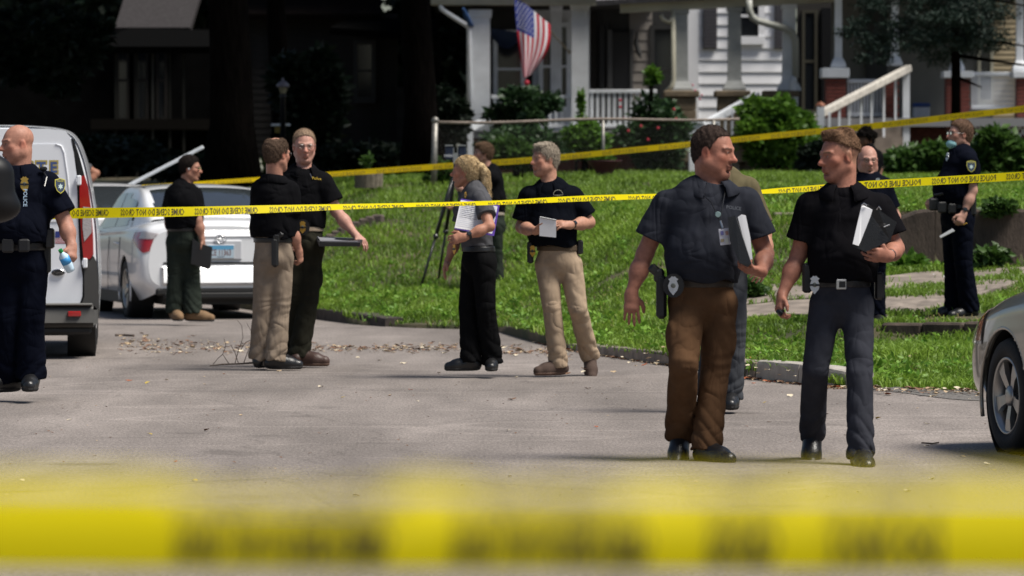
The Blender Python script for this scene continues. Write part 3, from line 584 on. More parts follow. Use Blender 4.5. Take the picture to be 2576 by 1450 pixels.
window(h, X_(2466, Y+4), X_(2490, Y+4), fl4+.4, fl4+2.4, Y+3.99, CREAM, .06); window(h, X_(2572, Y+4), X_(2600, Y+4), fl4+.4, fl4+2.4, Y+3.99, CREAM, .06); MB().b2(X_(2178, Y+4), X_(2230, Y+4), Y+3.9, Y+3.99, fl4, fl4+2.2).build('door', mat('dark_door', (.006, .006, .007), .4), h)
railing(h, 2130, 2226, 200, 294, Y+.3, 12, .03); railing(h, 2442, 2556, 182, 276, Y+.2, 17, .03)
MB().beam(PX(2031, 304, Y-3.2), PX(2286, 172, Y-.2), .12, .12, bev=.01).build('stair_rail', mat('worn_white', (.50, .47, .42), .7, var=.25, scale=12), h)
MB().b2(X_(2055, Y-3), X_(2073, Y-3), Y-3.07, Y-2.93, 1.4, PX(0, 269, Y-3).z).build('newel_post', WHITE, h); MB().lathe([(.085, 0), (.085, .02), (.06, .05), (0, .08)], PX(2064, 268, Y-3), 4).build('newel_cap', mat('copper', (.3, .12, .07), .5), h)
for i, px_ in enumerate((2086, 2111, 2136, 2166, 2192, 2223, 2252)):
    Yq = Y-2.7+i*.4; a = PX(px_, 304-(px_-2031)*.518+6, Yq); MB().b2(a.x-.02, a.x+.02, Yq-.02, Yq+.02, 1.5, a.z).build('picket', WHITE, h)
MB().b2(X_(2268, Y), X_(2285, Y), Y-.26, Y-.14, 1.5, PX(0, 180, Y).z).build('newel_post', WHITE, h)
for i in range(5): MB().b2(X_(2110, Y), X_(2260, Y), Y-.3-.35*(i+1), Y-.302-.35*i, 1.3, fl4-.15-.19*(i+0)).build('step', M_CONC, h)
lt = MB()
for i in range(9): lt.beam(PX(2440+i*14, 300, Y-.1), PX(2480+i*14, 362, Y-.1), .008, .03).beam(PX(2480+i*14, 300, Y-.13), PX(2440+i*14, 362, Y-.13), .008, .03)
o = lt.build('lattice', WHITE, h); o['kind'] = 'stuff'
t = empty('cooler', PX(2315, 298, Y+1), 'white cooler with blue lid on the brick pier porch', 'cooler'); a, b = PX(2296, 270, Y+1), PX(2336, 298, Y+1)
MB().b2(a.x, b.x, Y+.8, Y+1.1, b.z, a.z, .02).build('tub', WHITE, t); MB().b2(a.x-.01, b.x+.01, Y+.79, Y+1.11, a.z+.001, a.z+.07, .02).build('lid', mat('blue_lid', (.02, .07, .28), .5), t)
# ---- dim houses on the left
Y = 100.0
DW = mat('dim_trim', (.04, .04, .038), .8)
h = empty('house', (X_(700, Y), Y+3, zg), 'dim gray sided house half hidden behind shrubs and the big trunk', 'house')
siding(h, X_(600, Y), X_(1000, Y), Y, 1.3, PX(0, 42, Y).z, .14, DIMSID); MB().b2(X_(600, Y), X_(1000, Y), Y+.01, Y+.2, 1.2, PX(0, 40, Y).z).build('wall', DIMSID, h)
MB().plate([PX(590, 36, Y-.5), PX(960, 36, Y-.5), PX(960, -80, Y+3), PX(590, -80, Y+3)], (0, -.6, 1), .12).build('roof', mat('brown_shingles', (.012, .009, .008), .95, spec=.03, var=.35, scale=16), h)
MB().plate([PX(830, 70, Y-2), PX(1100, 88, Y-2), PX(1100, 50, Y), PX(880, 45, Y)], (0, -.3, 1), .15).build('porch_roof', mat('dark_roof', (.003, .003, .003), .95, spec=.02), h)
window(h, X_(900, Y), X_(935, Y), 3.2, 4.3, Y-.03, DW)
MB().b2(X_(1000, Y), X_(1053, Y), Y-1, Y+.2, 1.2, 3.4).build('side_wall', DIMSID, h)
Y = 92.0
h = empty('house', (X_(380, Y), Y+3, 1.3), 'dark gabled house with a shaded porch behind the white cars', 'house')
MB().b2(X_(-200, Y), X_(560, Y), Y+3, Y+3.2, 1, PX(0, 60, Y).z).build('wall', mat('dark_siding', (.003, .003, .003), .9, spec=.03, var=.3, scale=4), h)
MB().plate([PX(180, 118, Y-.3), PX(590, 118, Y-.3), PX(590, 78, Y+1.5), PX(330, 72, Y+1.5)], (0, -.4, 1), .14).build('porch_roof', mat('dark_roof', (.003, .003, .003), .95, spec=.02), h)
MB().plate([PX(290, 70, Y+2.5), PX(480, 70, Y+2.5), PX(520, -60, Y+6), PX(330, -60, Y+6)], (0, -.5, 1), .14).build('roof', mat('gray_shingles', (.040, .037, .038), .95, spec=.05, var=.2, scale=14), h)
for px_ in (292, 345, 385, 428, 463): MB().b2(X_(px_-3, Y), X_(px_+3, Y), Y-.04, Y+.04, 1.3, PX(0, 118, Y).z).build('porch_post', mat('faded_post', (.018, .018, .016), .9, spec=.1) if px_ != 385 else mat('pale_post', (.04, .04, .037), .9, spec=.1), h)
for a, b in ((300, 320), (345, 368), (400, 415)): window(h, X_(a, Y+3), X_(b, Y+3), 2.7, 4.2, Y+2.98, mat('faded_frame', (.022, .02, .018), .9, spec=.1), .05)
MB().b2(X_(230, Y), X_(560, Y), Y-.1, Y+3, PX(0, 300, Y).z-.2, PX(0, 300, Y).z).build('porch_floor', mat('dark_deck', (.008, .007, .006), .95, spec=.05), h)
# ================================================================ SHRUBS, POSTS AND YARD THINGS
def shrub(label, px, py, rx, ry, Y, n, size, m, seed, nc=9, cr=.45, name='shrub', cat='shrub', stems=True, group=None, ground=None):
    c = PX(px, py, Y); k = Y/F; z0 = float(gz(c.x, Y)) if ground is None else ground; t = empty(name, (c.x, Y, z0), label, cat, group)
    r_ = (rx*k, rx*k*.8, ry*k); leaves('foliage', clumps(c, r_, nc, seed, cr), n, size, m, t, seed)
    if stems:
        q = random.Random(seed); b = MB()
        for i in range(5): b.tube([(c.x+q.uniform(-.1, .1), Y+q.uniform(-.1, .1), z0-.05), (c.x+q.uniform(-.5, .5)*r_[0], Y, c.z+q.uniform(-.3, .3)*r_[2])], [.025, .008], 5)
        o = b.build('stems', BARK, t); o['kind'] = 'stuff'
    return t
def blossoms(t, spots, Y, r, m, name='blossom'):
    for (px, py) in spots: MB().sphere(PX(px, py, Y), (r, r*.8, r), 7).build(name, m, t)
REDF = mat('red_petals', (.35, .01, .03), .6); PINKF = mat('pink_petals', (.5, .16, .2), .6); WHF = mat('white_petals', (.55, .55, .42), .7); ORF = mat('orange_petals', (.6, .1, .02), .6)
shrub('bright green rounded bush beside the porch stairs', 1950, 345, 108, 92, 78, 12000, .13, L_BRIGHT, 21, 22, .4)
s = shrub('dark rose bush with red blooms in front of the white railing', 1650, 335, 92, 92, 76, 7000, .11, L_ROSE, 22, 18, .42); blossoms(s, [(1560, 253), (1560, 270), (1695, 276), (1612, 318), (1655, 323), (1700, 300), (1630, 352), (1570, 300), (1580, 330)], 75.2, .026, REDF)
blossoms(s, [(1742, 215), (1748, 228), (1765, 240), (1760, 250)], 75.2, .02, PINKF)
s = shrub('open leafy shrub with one magenta bloom under the flag', 1325, 265, 100, 78, 78, 3300, .14, L_ROSE, 23, 16, .3); blossoms(s, [(1325, 209)], 77.4, .05, REDF)
shrub('low dark shrubs under the open leafy shrub', 1320, 360, 110, 45, 77, 5000, .12, L_ROSE, 24, 14, .45)
shrub('mixed green perennials left of the dark planter', 1300, 385, 70, 28, 68, 3500, .16, L_MID, 25, 12, .45, 'plant', 'plants')
shrub('tall feathery weeds in front of the porch', 1470, 355, 55, 55, 70, 3200, .10, L_BRIGHT, 26, 12, .4, 'plant', 'plants')
s = shrub('tall thin goldenrod stem before the middle column', 1462, 275, 8, 55, 72, 260, .07, L_BRIGHT, 27, 6, .5, 'plant', 'plant')
shrub('leafy rose cane reaching up beside the door', 1642, 195, 15, 30, 76, 160, .12, L_BRIGHT, 28, 5, .5, 'plant', 'plant')
shrub('tangle of weeds at the chain link corner post', 1115, 460, 40, 55, 66.5, 2600, .09, L_MID, 29, 12, .45, 'plant', 'weeds')
shrub('dark evergreen shrub behind the corner post', 1120, 300, 60, 70, 82, 3500, .16, L_DARK, 30, 12, .4)
shrub('overgrown dark green weeds right of the masked officer', 2520, 390, 75, 70, 66, 5500, .14, L_MID, 31, 16, .4, 'plant', 'weeds')
shrub('tall grassy weeds between the two uniformed officers', 2310, 400, 85, 55, 66, 6000, .13, L_MID, 32, 16, .42, 'plant', 'weeds')
shrub('dark hedge left of the stair newel', 2080, 400, 60, 55, 74, 4500, .13, L_DARK, 33, 12, .42)
shrub('leafy ivy spilling over the garden wall', 2520, 522, 45, 22, 48.45, 900, .07, L_MID, 34, 8, .5, 'plant', 'ivy', False, ground=1.1)
shrub('broad leaved weeds at the foot of the garden wall', 2290, 675, 42, 22, 47.9, 900, .10, L_BRIGHT, 35, 8, .5, 'plant', 'weeds', False)
shrub('thin weeds against the wall near the masked officer', 2490, 655, 40, 30, 48.2, 500, .09, L_MID, 36, 8, .5, 'plant', 'weeds', False)
shrub('dark clump of weeds beside the olive shirted person', 1880, 735, 45, 32, 45.5, 1500, .08, L_MID, 37, 10, .5, 'plant', 'weeds', False)
shrub('large shaded evergreen beside the lamp post', 770, 230, 95, 150, 84, 9000, .2, L_DARK, 38, 24, .36)
shrub('low dark shrubs in front of the shaded trunk', 900, 400, 140, 45, 80, 5000, .16, L_DARK, 39, 14, .45)
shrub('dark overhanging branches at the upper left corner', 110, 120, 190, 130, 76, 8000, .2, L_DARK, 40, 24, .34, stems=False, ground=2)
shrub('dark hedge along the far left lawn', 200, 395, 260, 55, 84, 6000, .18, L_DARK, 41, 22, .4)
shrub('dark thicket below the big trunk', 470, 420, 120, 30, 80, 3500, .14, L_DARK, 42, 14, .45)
shrub('dark line of trees closing the gap behind the houses', 1150, 150, 180, 260, 104, 9000, .35, L_DARK, 51, 26, .4, stems=False)  # added backdrop, hides pale sky between the houses
shrub('black wall of foliage above and behind the gabled house', 190, 20, 420, 170, 103, 16000, .4, L_DARK, 53, 40, .32, stems=False)  # added dark backdrop, hides pale sky at the upper left
shrub('dark trees filling the gap beyond the gabled house', 560, 150, 150, 260, 106, 7000, .35, L_DARK, 52, 24, .4, stems=False)  # added dark backdrop, keeps sky from showing past the gable
s = shrub('hydrangea with creamy white flower heads behind the balding man', 645, 425, 30, 22, 72, 900, .12, L_MID, 43, 6, .5); blossoms(s, [(628, 431), (641, 415), (652, 424), (638, 432), (648, 408)], 71.5, .065, WHF)
# spruce at the right
t = empty('tree', (X_(2360, 79), 79, 1.4), 'blue green spruce whose low boughs hang in front of the right porch', 'tree')
MB().tube([(X_(2405, 79), 79, 1.3), (X_(2400, 79), 79, 9)], [.09, .05], 10).build('trunk', BARK, t, True)
bl = []; q = random.Random(5)
for i in range(46):
    px_ = 2360+q.gauss(0, 85); py_ = q.uniform(-120, 165)-abs(px_-2340)*.35; c = PX(px_, py_, 79+q.uniform(-1.2, 1.2)); bl.append((c, (.30+.2*q.random(), .3, .13+.07*q.random())))
for c in ((2120, 82), (2140, 85), (2160, 75), (2150, 60), (2175, 50), (2180, 100), (2205, 120), (2165, 148), (2185, 150), (2210, 20), (2200, 5), (2230, 60), (2420, 120), (2440, 110), (2440, 80), (2230, 30), (2245, 95), (2260, 60), (2275, 120), (2290, 30), (2300, 85), (2320, 130), (2330, 50), (2350, 100), (2225, 150), (2300, 10), (2260, 0), (2240, 130)): bl.append((PX(c[0], c[1], 78), (.14, .14, .085)))
leaves('needles', bl, 24000, .09, L_BLUE, t, 77, flat=.7, shell=.1, aspect=.25)
for i in range(12): a = q.uniform(0, 3.14); MB().tube([(X_(2400, 79), 79, 3.2+i*.35), (X_(2400, 79)-1.5*math.cos(a), 79-.8*abs(math.sin(a)), 3.0+i*.33)], [.04, .01], 5).build('bough', BARK, t)
# chain link fence frame
FEN = mat('galvanized', (.22, .21, .19), .5, metal=.6, var=.3, scale=20); t = empty('fence', PX(1095, 480, 66), 'weathered chain link fence with round corner post and long top rail', 'fence')
MB().tube([PX(1090, 495, 66), PX(1095, 306, 66)], .042, 10).sphere(PX(1095, 304, 66), .055, 8).build('corner_post', FEN, t, True)
MB().tube([PX(1095, 308, 66)]+[PX(1095+765*i/12, 308-9*i/12+3*math.sin(i/12*9), 66) for i in range(1, 13)], .021, 6).build('top_rail', mat('rusty_rail', (.22, .18, .15), .8, var=.3, scale=20), t, True)
for px_ in (1517, 1795): MB().tube([PX(px_, 440, 66), PX(px_, 303, 66)], .024, 8).build('line_post', FEN, t, True)
cl = MB(); 
for i in range(90):
    for s_ in (-1, 1):
        x0 = 1096+i*8.5; pts_ = [PX(x0+s_*0, 310, 66), PX(min(max(x0+s_*85, 1096), 1860), 440, 66)]; cl.tube(pts_, .0006, 3, False)
o = cl.build('chain_mesh', FEN, t); o['kind'] = 'stuff'
# lamp post
t = empty('lamp_post', PX(712, 440, 80), 'black lamp post with a domed lantern before the dim house', 'lamp'); k = 80/F; b = PX(712, 245, 80)
MB().lathe([(.05, -1.3), (.045, 0), (.06, .02), (.02, .06)], b, 10).build('post', mat('black_iron', (.008, .009, .014), .4), t, True)
MB().lathe([(.045, .06), (.075, .16), (.075, .16)], b, 8).build('lantern_glass', mat('lantern_glass', (.30, .27, .18), .2), t); MB().lathe([(.115, .17), (.10, .21), (.05, .26), (.02, .27), (.018, .31), (0, .33)], b, 14).build('lantern_roof', mat('lamp_roof', (.22, .2, .24), .35), t, True)
t = empty('birdhouse', PX(705, 330, 82), 'small yellow box with a white top beside the lamp post', 'box'); a = PX(692, 318, 82)
MB().b2(a.x, a.x+.14, 81.9, 82.05, a.z-.12, a.z, .01).build('box', mat('yellow_paint', (.22, .16, .03), .7), t); MB().b2(a.x-.06, a.x+.26, 81.85, 82.1, a.z+.001, a.z+.04, .01).build('cover', WHITE, t)
# barrel planter
t = empty('planter', PX(928, 470, 66), 'weathered wooden tub planter with a seedling on the shaded lawn edge', 'planter'); c = PX(928, 472, 66); k = 66/F
for i in range(16):
    a = 6.283*i/16; MB().box((c.x+.185*math.cos(a), 66+.185*math.sin(a), c.z+.11), (.07, .02, .24), Matrix.Rotation(a+math.pi/2, 3, 'Z'), .004).build('stave', mat('gray_wood', (.14, .12, .085), .9, var=.3, scale=20), t)
MB().lathe([(.0, .19), (.175, .19)], c, 16).build('soil', M_SOIL, t); leaves('seedling', clumps((c.x-.03, 66, c.z+.36), (.09, .09, .17), 5, 3, .5), 220, .06, L_MID, t, 5)
# dark red urn planter
t = empty('planter', PX(1520, 440, 66), 'dark red iron urn planter with yellow green trailing plants', 'planter'); c = PX(1520, 442, 66)
MB().lathe([(.16, -.08), (.13, -.04), (.10, .02), (.16, .10), (.235, .19), (.25, .21), (.23, .21)], c, 18).build('urn', mat('dark_red_iron', (.05, .012, .016), .6, var=.3, scale=20), t, True)
leaves('foliage', clumps((c.x, 66, c.z+.25), (.27, .2, .09), 6, 4, .5), 900, .06, L_BRIGHT, t, 6)
# white sloping handrail behind the sedan
t = empty('handrail', PX(415, 470, 62), 'long white handrail sloping up behind the white sedan', 'handrail')
MB().beam(PX(318, 470, 62), PX(512, 370, 62), .05, .045, bev=.006).build('rail', WHITE, t); MB().tube([PX(484, 385, 62), PX(484, 396, 62), PX(470, 398, 62)], .018, 6).build('bracket', WHITE, t)
MB().tube([PX(484, 396, 62), PX(484, 500, 62)], .02, 6).build('post', mat('faded_post', (.018, .018, .016), .9, spec=.1), t)
# lawn details: stone edging, slab, litter
EDG = mat('edging_stone', (.11, .085, .07), .95, var=.3, scale=12, bump=.6, bscale=30)
t = empty('stone_edging', PX(890, 545, 60), 'broken dark stone edging half buried in the bank', 'edging'); q = random.Random(2)
for i in range(9): c = PX(815+i*17+q.uniform(-3, 3), 545+q.uniform(-3, 3), 60); c.z = float(gz(c.x, 60))+.02; MB().box(c, (.11+.05*q.random(), .14, .13), Matrix.Rotation(q.uniform(-.3, .3), 3, 'Z'), .02).build('stone', EDG, t)
t = MB().box(Vector((X_(2385-0, 55)-2.0, 52.5, float(gz(X_(1940, 52.5), 52.5))+.02)), (.3, .3, .06), None, .015).build('stepping_stone', M_CONC); t.location = (0, 0, 0); tag(t, 'flat pale stone lying in the grass between the two walking men', 'stone')
WR = mat('white_plastic_bag', (.7, .7, .74), .5); b = MB(); q = random.Random(9)
for i in range(7): b.sphere(PX(2320+i*9+q.uniform(-3, 3), 699+q.uniform(-3, 3), 47.2), (.05*q.uniform(.6, 1.2), .05, .022), 6, Matrix.Rotation(q.uniform(-.6, .6), 3, 'Y'))
t = b.build('plastic_bag', WR); tag(t, 'crumpled white plastic bag on the sidewalk edge by the wall', 'litter')
# ================================================================ PEOPLE (signed-distance bodies, one surface each)
class Vol:
    def __init__(s, lo, hi, h):
        s.lo = np.array(lo, float); s.h = h; s.n = np.ceil((np.array(hi)-s.lo)/h).astype(int)+1
        s.a = np.full(s.n, .2, np.float32)
    def blk(s, lo, hi):
        i0 = np.clip(np.floor((np.array(lo)-s.lo)/s.h).astype(int), 0, s.n); i1 = np.clip(np.ceil((np.array(hi)-s.lo)/s.h).astype(int)+1, 0, s.n)
        sl = tuple(slice(a, b) for a, b in zip(i0, i1)); ax = [(s.lo[k]+s.h*np.arange(i0[k], i1[k])).astype(np.float32) for k in range(3)]
        return sl, ax[0][:, None, None], ax[1][None, :, None], ax[2][None, None, :]
    def op(s, prim, k=.02, cut=False):
        lo, hi, f = prim; m = .05+k; sl, x, y, z = s.blk(np.array(lo)-m, np.array(hi)+m); A = s.a[sl]
        if A.size == 0: return
        d = f(x, y, z).astype(np.float32)
        if cut:
            d = -d; h = np.maximum(k-np.abs(A-d), 0)/max(k, 1e-6); s.a[sl] = np.maximum(A, d)+h*h*k*.25
        else:
            h = np.maximum(k-np.abs(A-d), 0)/max(k, 1e-6); s.a[sl] = np.minimum(A, d)-h*h*k*.25
    def pts(s, band):
        idx = np.nonzero(np.abs(s.a) < band); return idx, [s.lo[k]+s.h*idx[k] for k in range(3)]
    def displace(s, f, band=.03):
        idx, p = s.pts(band)
        if len(idx[0]): s.a[idx] += f(*p).astype(np.float32)
    def clip(s, f):
        x = (s.lo[0]+s.h*np.arange(s.n[0]))[:, None, None]; y = (s.lo[1]+s.h*np.arange(s.n[1]))[None, :, None]; z = (s.lo[2]+s.h*np.arange(s.n[2]))[None, None, :]
        s.a = np.maximum(s.a, f(x, y, z).astype(np.float32))
def nets(a, lo, h):
    a = np.pad(a, 1, constant_values=.2); lo = lo-h; s = a < 0
    c = np.zeros([n-1 for n in a.shape], np.int8)
    for i in (0, 1):
        for j in (0, 1):
            for k in (0, 1): c += s[i:a.shape[0]-1+i, j:a.shape[1]-1+j, k:a.shape[2]-1+k]
    act = np.argwhere((c > 0) & (c < 8))
    if len(act) == 0: return np.zeros((0, 3)), np.zeros((0, 4), int)
    cor = [(i, j, k) for i in (0, 1) for j in (0, 1) for k in (0, 1)]
    val = np.stack([a[act[:, 0]+i, act[:, 1]+j, act[:, 2]+k] for i, j, k in cor], 1)
    P = np.zeros((len(act), 3)); W_ = np.zeros(len(act))
    for e in range(8):
        for ax in range(3):
            f = list(cor[e])
            if f[ax]: continue
            f[ax] = 1; e2 = cor.index(tuple(f)); v0, v1 = val[:, e], val[:, e2]; m = (v0 < 0) != (v1 < 0)
            t = np.where(m, v0/np.where(m, v0-v1, 1), 0); p = np.array(cor[e], float)[None]+np.zeros((len(act), 3)); p[:, ax] += t
            P += p*m[:, None]; W_ += m
    V = (act+P/W_[:, None])*h+lo
    idm = np.full(c.shape, -1, np.int32); idm[tuple(act.T)] = np.arange(len(act)); Q = []
    for ax in range(3):
        b, d = [(1, 2), (2, 0), (0, 1)][ax]
        sl0 = [slice(None)]*3; sl1 = [slice(None)]*3; sl0[ax] = slice(0, -1); sl1[ax] = slice(1, None)
        s0, s1 = s[tuple(sl0)], s[tuple(sl1)]
        for flip, msk in ((0, s0 & ~s1), (1, ~s0 & s1)):
            e = np.argwhere(msk); e = e[(e[:, b] > 0) & (e[:, d] > 0)]
            q = []
            for ob, od in ((-1, -1), (0, -1), (0, 0), (-1, 0)):
                w = e.copy(); w[:, b] += ob; w[:, d] += od; q.append(idm[tuple(w.T)])
            q = np.stack(q, 1); Q.append(q[:, ::-1] if flip else q)
    return V, np.concatenate(Q)
def cone(a, b, ra, rb, e=1, w=None, flat=False):
    a, b = np.array(a, float), np.array(b, float); ab = b-a; L2 = ab @ ab; L = math.sqrt(L2); R = max(ra, rb)*max(1, e)
    lo = np.minimum(a, b)-R; hi = np.maximum(a, b)+R
    if w is not None: w = np.array(w, float); w = w-ab*(w @ ab)/L2; w /= np.linalg.norm(w)
    def f(x, y, z):
        X, Y, Z = x-a[0], y-a[1], z-a[2]; t0 = (X*ab[0]+Y*ab[1]+Z*ab[2])/L2; t = np.clip(t0, 0, 1)
        X, Y, Z = X-t*ab[0], Y-t*ab[1], Z-t*ab[2]; q = X*X+Y*Y+Z*Z
        if w is not None and e != 1: c = X*w[0]+Y*w[1]+Z*w[2]; q = np.maximum(q-c*c*(1-1/(e*e)), 0)
        d = np.sqrt(q)-(ra+(rb-ra)*t)
        if flat: d = np.maximum(d, (t0-1)*L)
        return d
    return lo, hi, f
def ell(c, r, R=None):
    c, r = np.array(c, float), np.array(r, float); m = r.max() if R is not None else r
    Rm = np.eye(3) if R is None else np.array(R)      # rows = local axes
    def f(x, y, z):
        X, Y, Z = x-c[0], y-c[1], z-c[2]; u = [(Rm[i, 0]*X+Rm[i, 1]*Y+Rm[i, 2]*Z) for i in range(3)]
        k0 = np.sqrt(sum((u[i]/r[i])**2 for i in range(3)))+1e-6; k1 = np.sqrt(sum((u[i]/r[i]**2)**2 for i in range(3)))+1e-6
        return k0*(k0-1)/k1
    return c-m, c+m, f
def folds(amp, seed, vert=.5, freq=15):
    """cloth folds: warped ridges"""
    s = seed*1.7
    def f(x, y, z):
        w = .09*np.sin(x*7+s)+.06*np.sin(y*9+z*5+s*2); a = np.sin((z*(1.0)+w*2.2+x*.55*math.sin(s))*freq+s); b = np.sin((z*.75-w*1.6+x*.9+y*.5)*freq*1.55+s*3)
        c = np.sin((x*1.3+y*.8+w+z*.25)*freq*.8+s*5); g = .5+.5*np.sin(z*6.1+x*4+s*1.3)
        rd = lambda q: 1-2*np.abs(q)**.8
        return amp*.38*(vert*(rd(a)*g*.9+rd(b)*(1-g)*.7)+(1-vert)*rd(c)*.8)
    return f
HAIRZ = [-.14, -.06, -.015, .02, .045, .075, .12]
SKINM = mat('skin', (.5, .3, .22), .55, attr='Col', bump=.35, bscale=160, spec=.3, sss=.0, var=.13, scale=45, dist=.003)
def fabric(name, col, rough=.9, sheen=.0, bump=.25, col2=None):
    m = mat_f(name, col, rough, sheen, bump, col2); t = m.node_tree; N = t.nodes; L = t.links; bp = next(n for n in N if n.type == 'BUMP')
    if any(n.name == 'wrinkle' for n in N): return m
    tc = N.new('ShaderNodeTexCoord'); prev = None
    for i, (sc, st, ro, dist) in enumerate(((3.2, (1, 1, 1.7), .5, .05), (5.5, (1.6, 1.2, .6), -.7, .022))):
        mp = N.new('ShaderNodeMapping'); mp.inputs['Scale'].default_value = st; mp.inputs['Rotation'].default_value = (ro, ro*.7, 0); n = N.new('ShaderNodeTexNoise'); n.name = 'wrinkle'; n.inputs['Scale'].default_value = sc; n.inputs['Detail'].default_value = .8; n.inputs['Distortion'].default_value = 1.2
        L.new(tc.outputs['Object'], mp.inputs[0]); L.new(mp.outputs[0], n.inputs[0]); s_ = N.new('ShaderNodeMath'); s_.operation = 'SUBTRACT'; s_.inputs[1].default_value = .5; L.new(n.outputs[0], s_.inputs[0]); a_ = N.new('ShaderNodeMath'); a_.operation = 'ABSOLUTE'; L.new(s_.outputs[0], a_.inputs[0])
        b2 = N.new('ShaderNodeBump'); b2.inputs['Strength'].default_value = .5; b2.inputs['Distance'].default_value = dist*1.6; L.new(a_.outputs[0], b2.inputs['Height'])
        if prev: L.new(prev.outputs[0], b2.inputs['Normal'])
        prev = b2
    L.new(prev.outputs[0], bp.inputs['Normal']); return m
def mat_f(name, col, rough=.9, sheen=.0, bump=.25, col2=None): return mat(name, col, rough, bump=bump, bscale=420, sheen=sheen, spec=.04, dist=.002, var=.12, scale=14)
LEATHER = mat('black_leather', (.012, .012, .013), .35, bump=.2, bscale=120)
DUTY = mat('duty_leather', (.008, .008, .009), .45, bump=.15, bscale=90)
EYEW = mat('eye_white', (.5, .47, .44), .3); EYED = mat('eye_iris', (.03, .02, .015), .2)
GLASSM = mat('spectacle_wire', (.25, .24, .23), .3, metal=.9); GLASSB = mat('black_plastic', (.01, .01, .011), .3)
LENSM = mat('spectacle_lens', (.9, .95, .95), .02, trans=1, ior=1.1)
STEEL = mat('steel', (.55, .55, .55), .3, metal=1); GOLD = mat('gold_badge', (.7, .42, .09), .35, metal=.85); SILV = mat('silver_badge', (.6, .62, .64), .35, metal=.8, bump=.8, bscale=200, dist=.003)
PAPER = mat('paper', (.78, .78, .8), .8); WHITEP = mat('white_print', (.75, .76, .78), .6); NAVYP = mat('blue_print', (.04, .09, .3), .6)
def hframe(yaw, pitch, roll):
    """rows: local x (person's LEFT... image-right when facing camera), y forward, z up"""
    yw, pt, rl = map(math.radians, (yaw, pitch, roll)); fwd = Vector((math.sin(yw)*math.cos(pt), -math.cos(yw)*math.cos(pt), math.sin(pt)))
    x = Vector((0, 0, 1)).cross(fwd)*-1; x = fwd.cross(Vector((0, 0, 1))); x.normalize(); up = x.cross(fwd)
    if rl: q = Matrix.Rotation(rl, 3, fwd); x = q @ x; up = q @ up
    return np.array([x, fwd, up])
def hand(V, wrist, tip, normal, thumb, s=1, curl=.25, spread=.12, k=.006):
    """wrist & fingertip direction, palm normal, thumb side vector; fingers of unequal length"""
    w = Vector(wrist); d = (Vector(tip)-w).normalized(); nrm = Vector(normal); nrm = (nrm-d*nrm.dot(d)).normalized(); sd_ = d.cross(nrm).normalized()
    if sd_.dot(Vector(thumb)) < 0: sd_ = -sd_
    pal = .092*s; c0 = w+d*.012*s; c1 = w+d*pal
    V.op(cone(c0, w+d*pal*.86, .021*s, .0235*s, 1.65, sd_), .012)
    V.op(ell(w+d*.045*s+sd_*.024*s+nrm*.008*s, (.02*s,)*3), .015)
    for i, (off, ln, r) in enumerate(((.033, .074, .0092), (.0115, .083, .0095), (-.0105, .077, .009), (-.031, .060, .0082))):
        p = c1+sd_*off*s-d*.006*s*(1 if i in (0, 3) else 0); dd = (d+sd_*spread*(off/.03)).normalized(); a = curl*(1+.12*i)
        segs = (.45, .31, .24); ang = 0; q = p-d*.02*s; V.op(cone(q, p, r*s*1.1, r*s*1.05), .008)
        for j, f in enumerate(segs):
            ang += a*(1.0 if j == 0 else 1.15); v = dd*math.cos(ang)+nrm*math.sin(ang); q = p+v*ln*f*s
            V.op(cone(p, q, r*s*(1-.08*j), r*s*(.93-.08*j)), k if j else .005); p = q
    t0 = w+d*.028*s+sd_*.026*s; t1 = t0+(d*.55+sd_*.75+nrm*.25).normalized()*.036*s; t2 = t1+(d*.85+sd_*.35+nrm*.35).normalized()*.032*s; t3 = t2+(d*.95+nrm*.3).normalized()*.024*s
    V.op(cone(t0, t1, .014*s, .0115*s), .01); V.op(cone(t1, t2, .0115*s, .0105*s), .006); V.op(cone(t2, t3, .0105*s, .0085*s), .006)
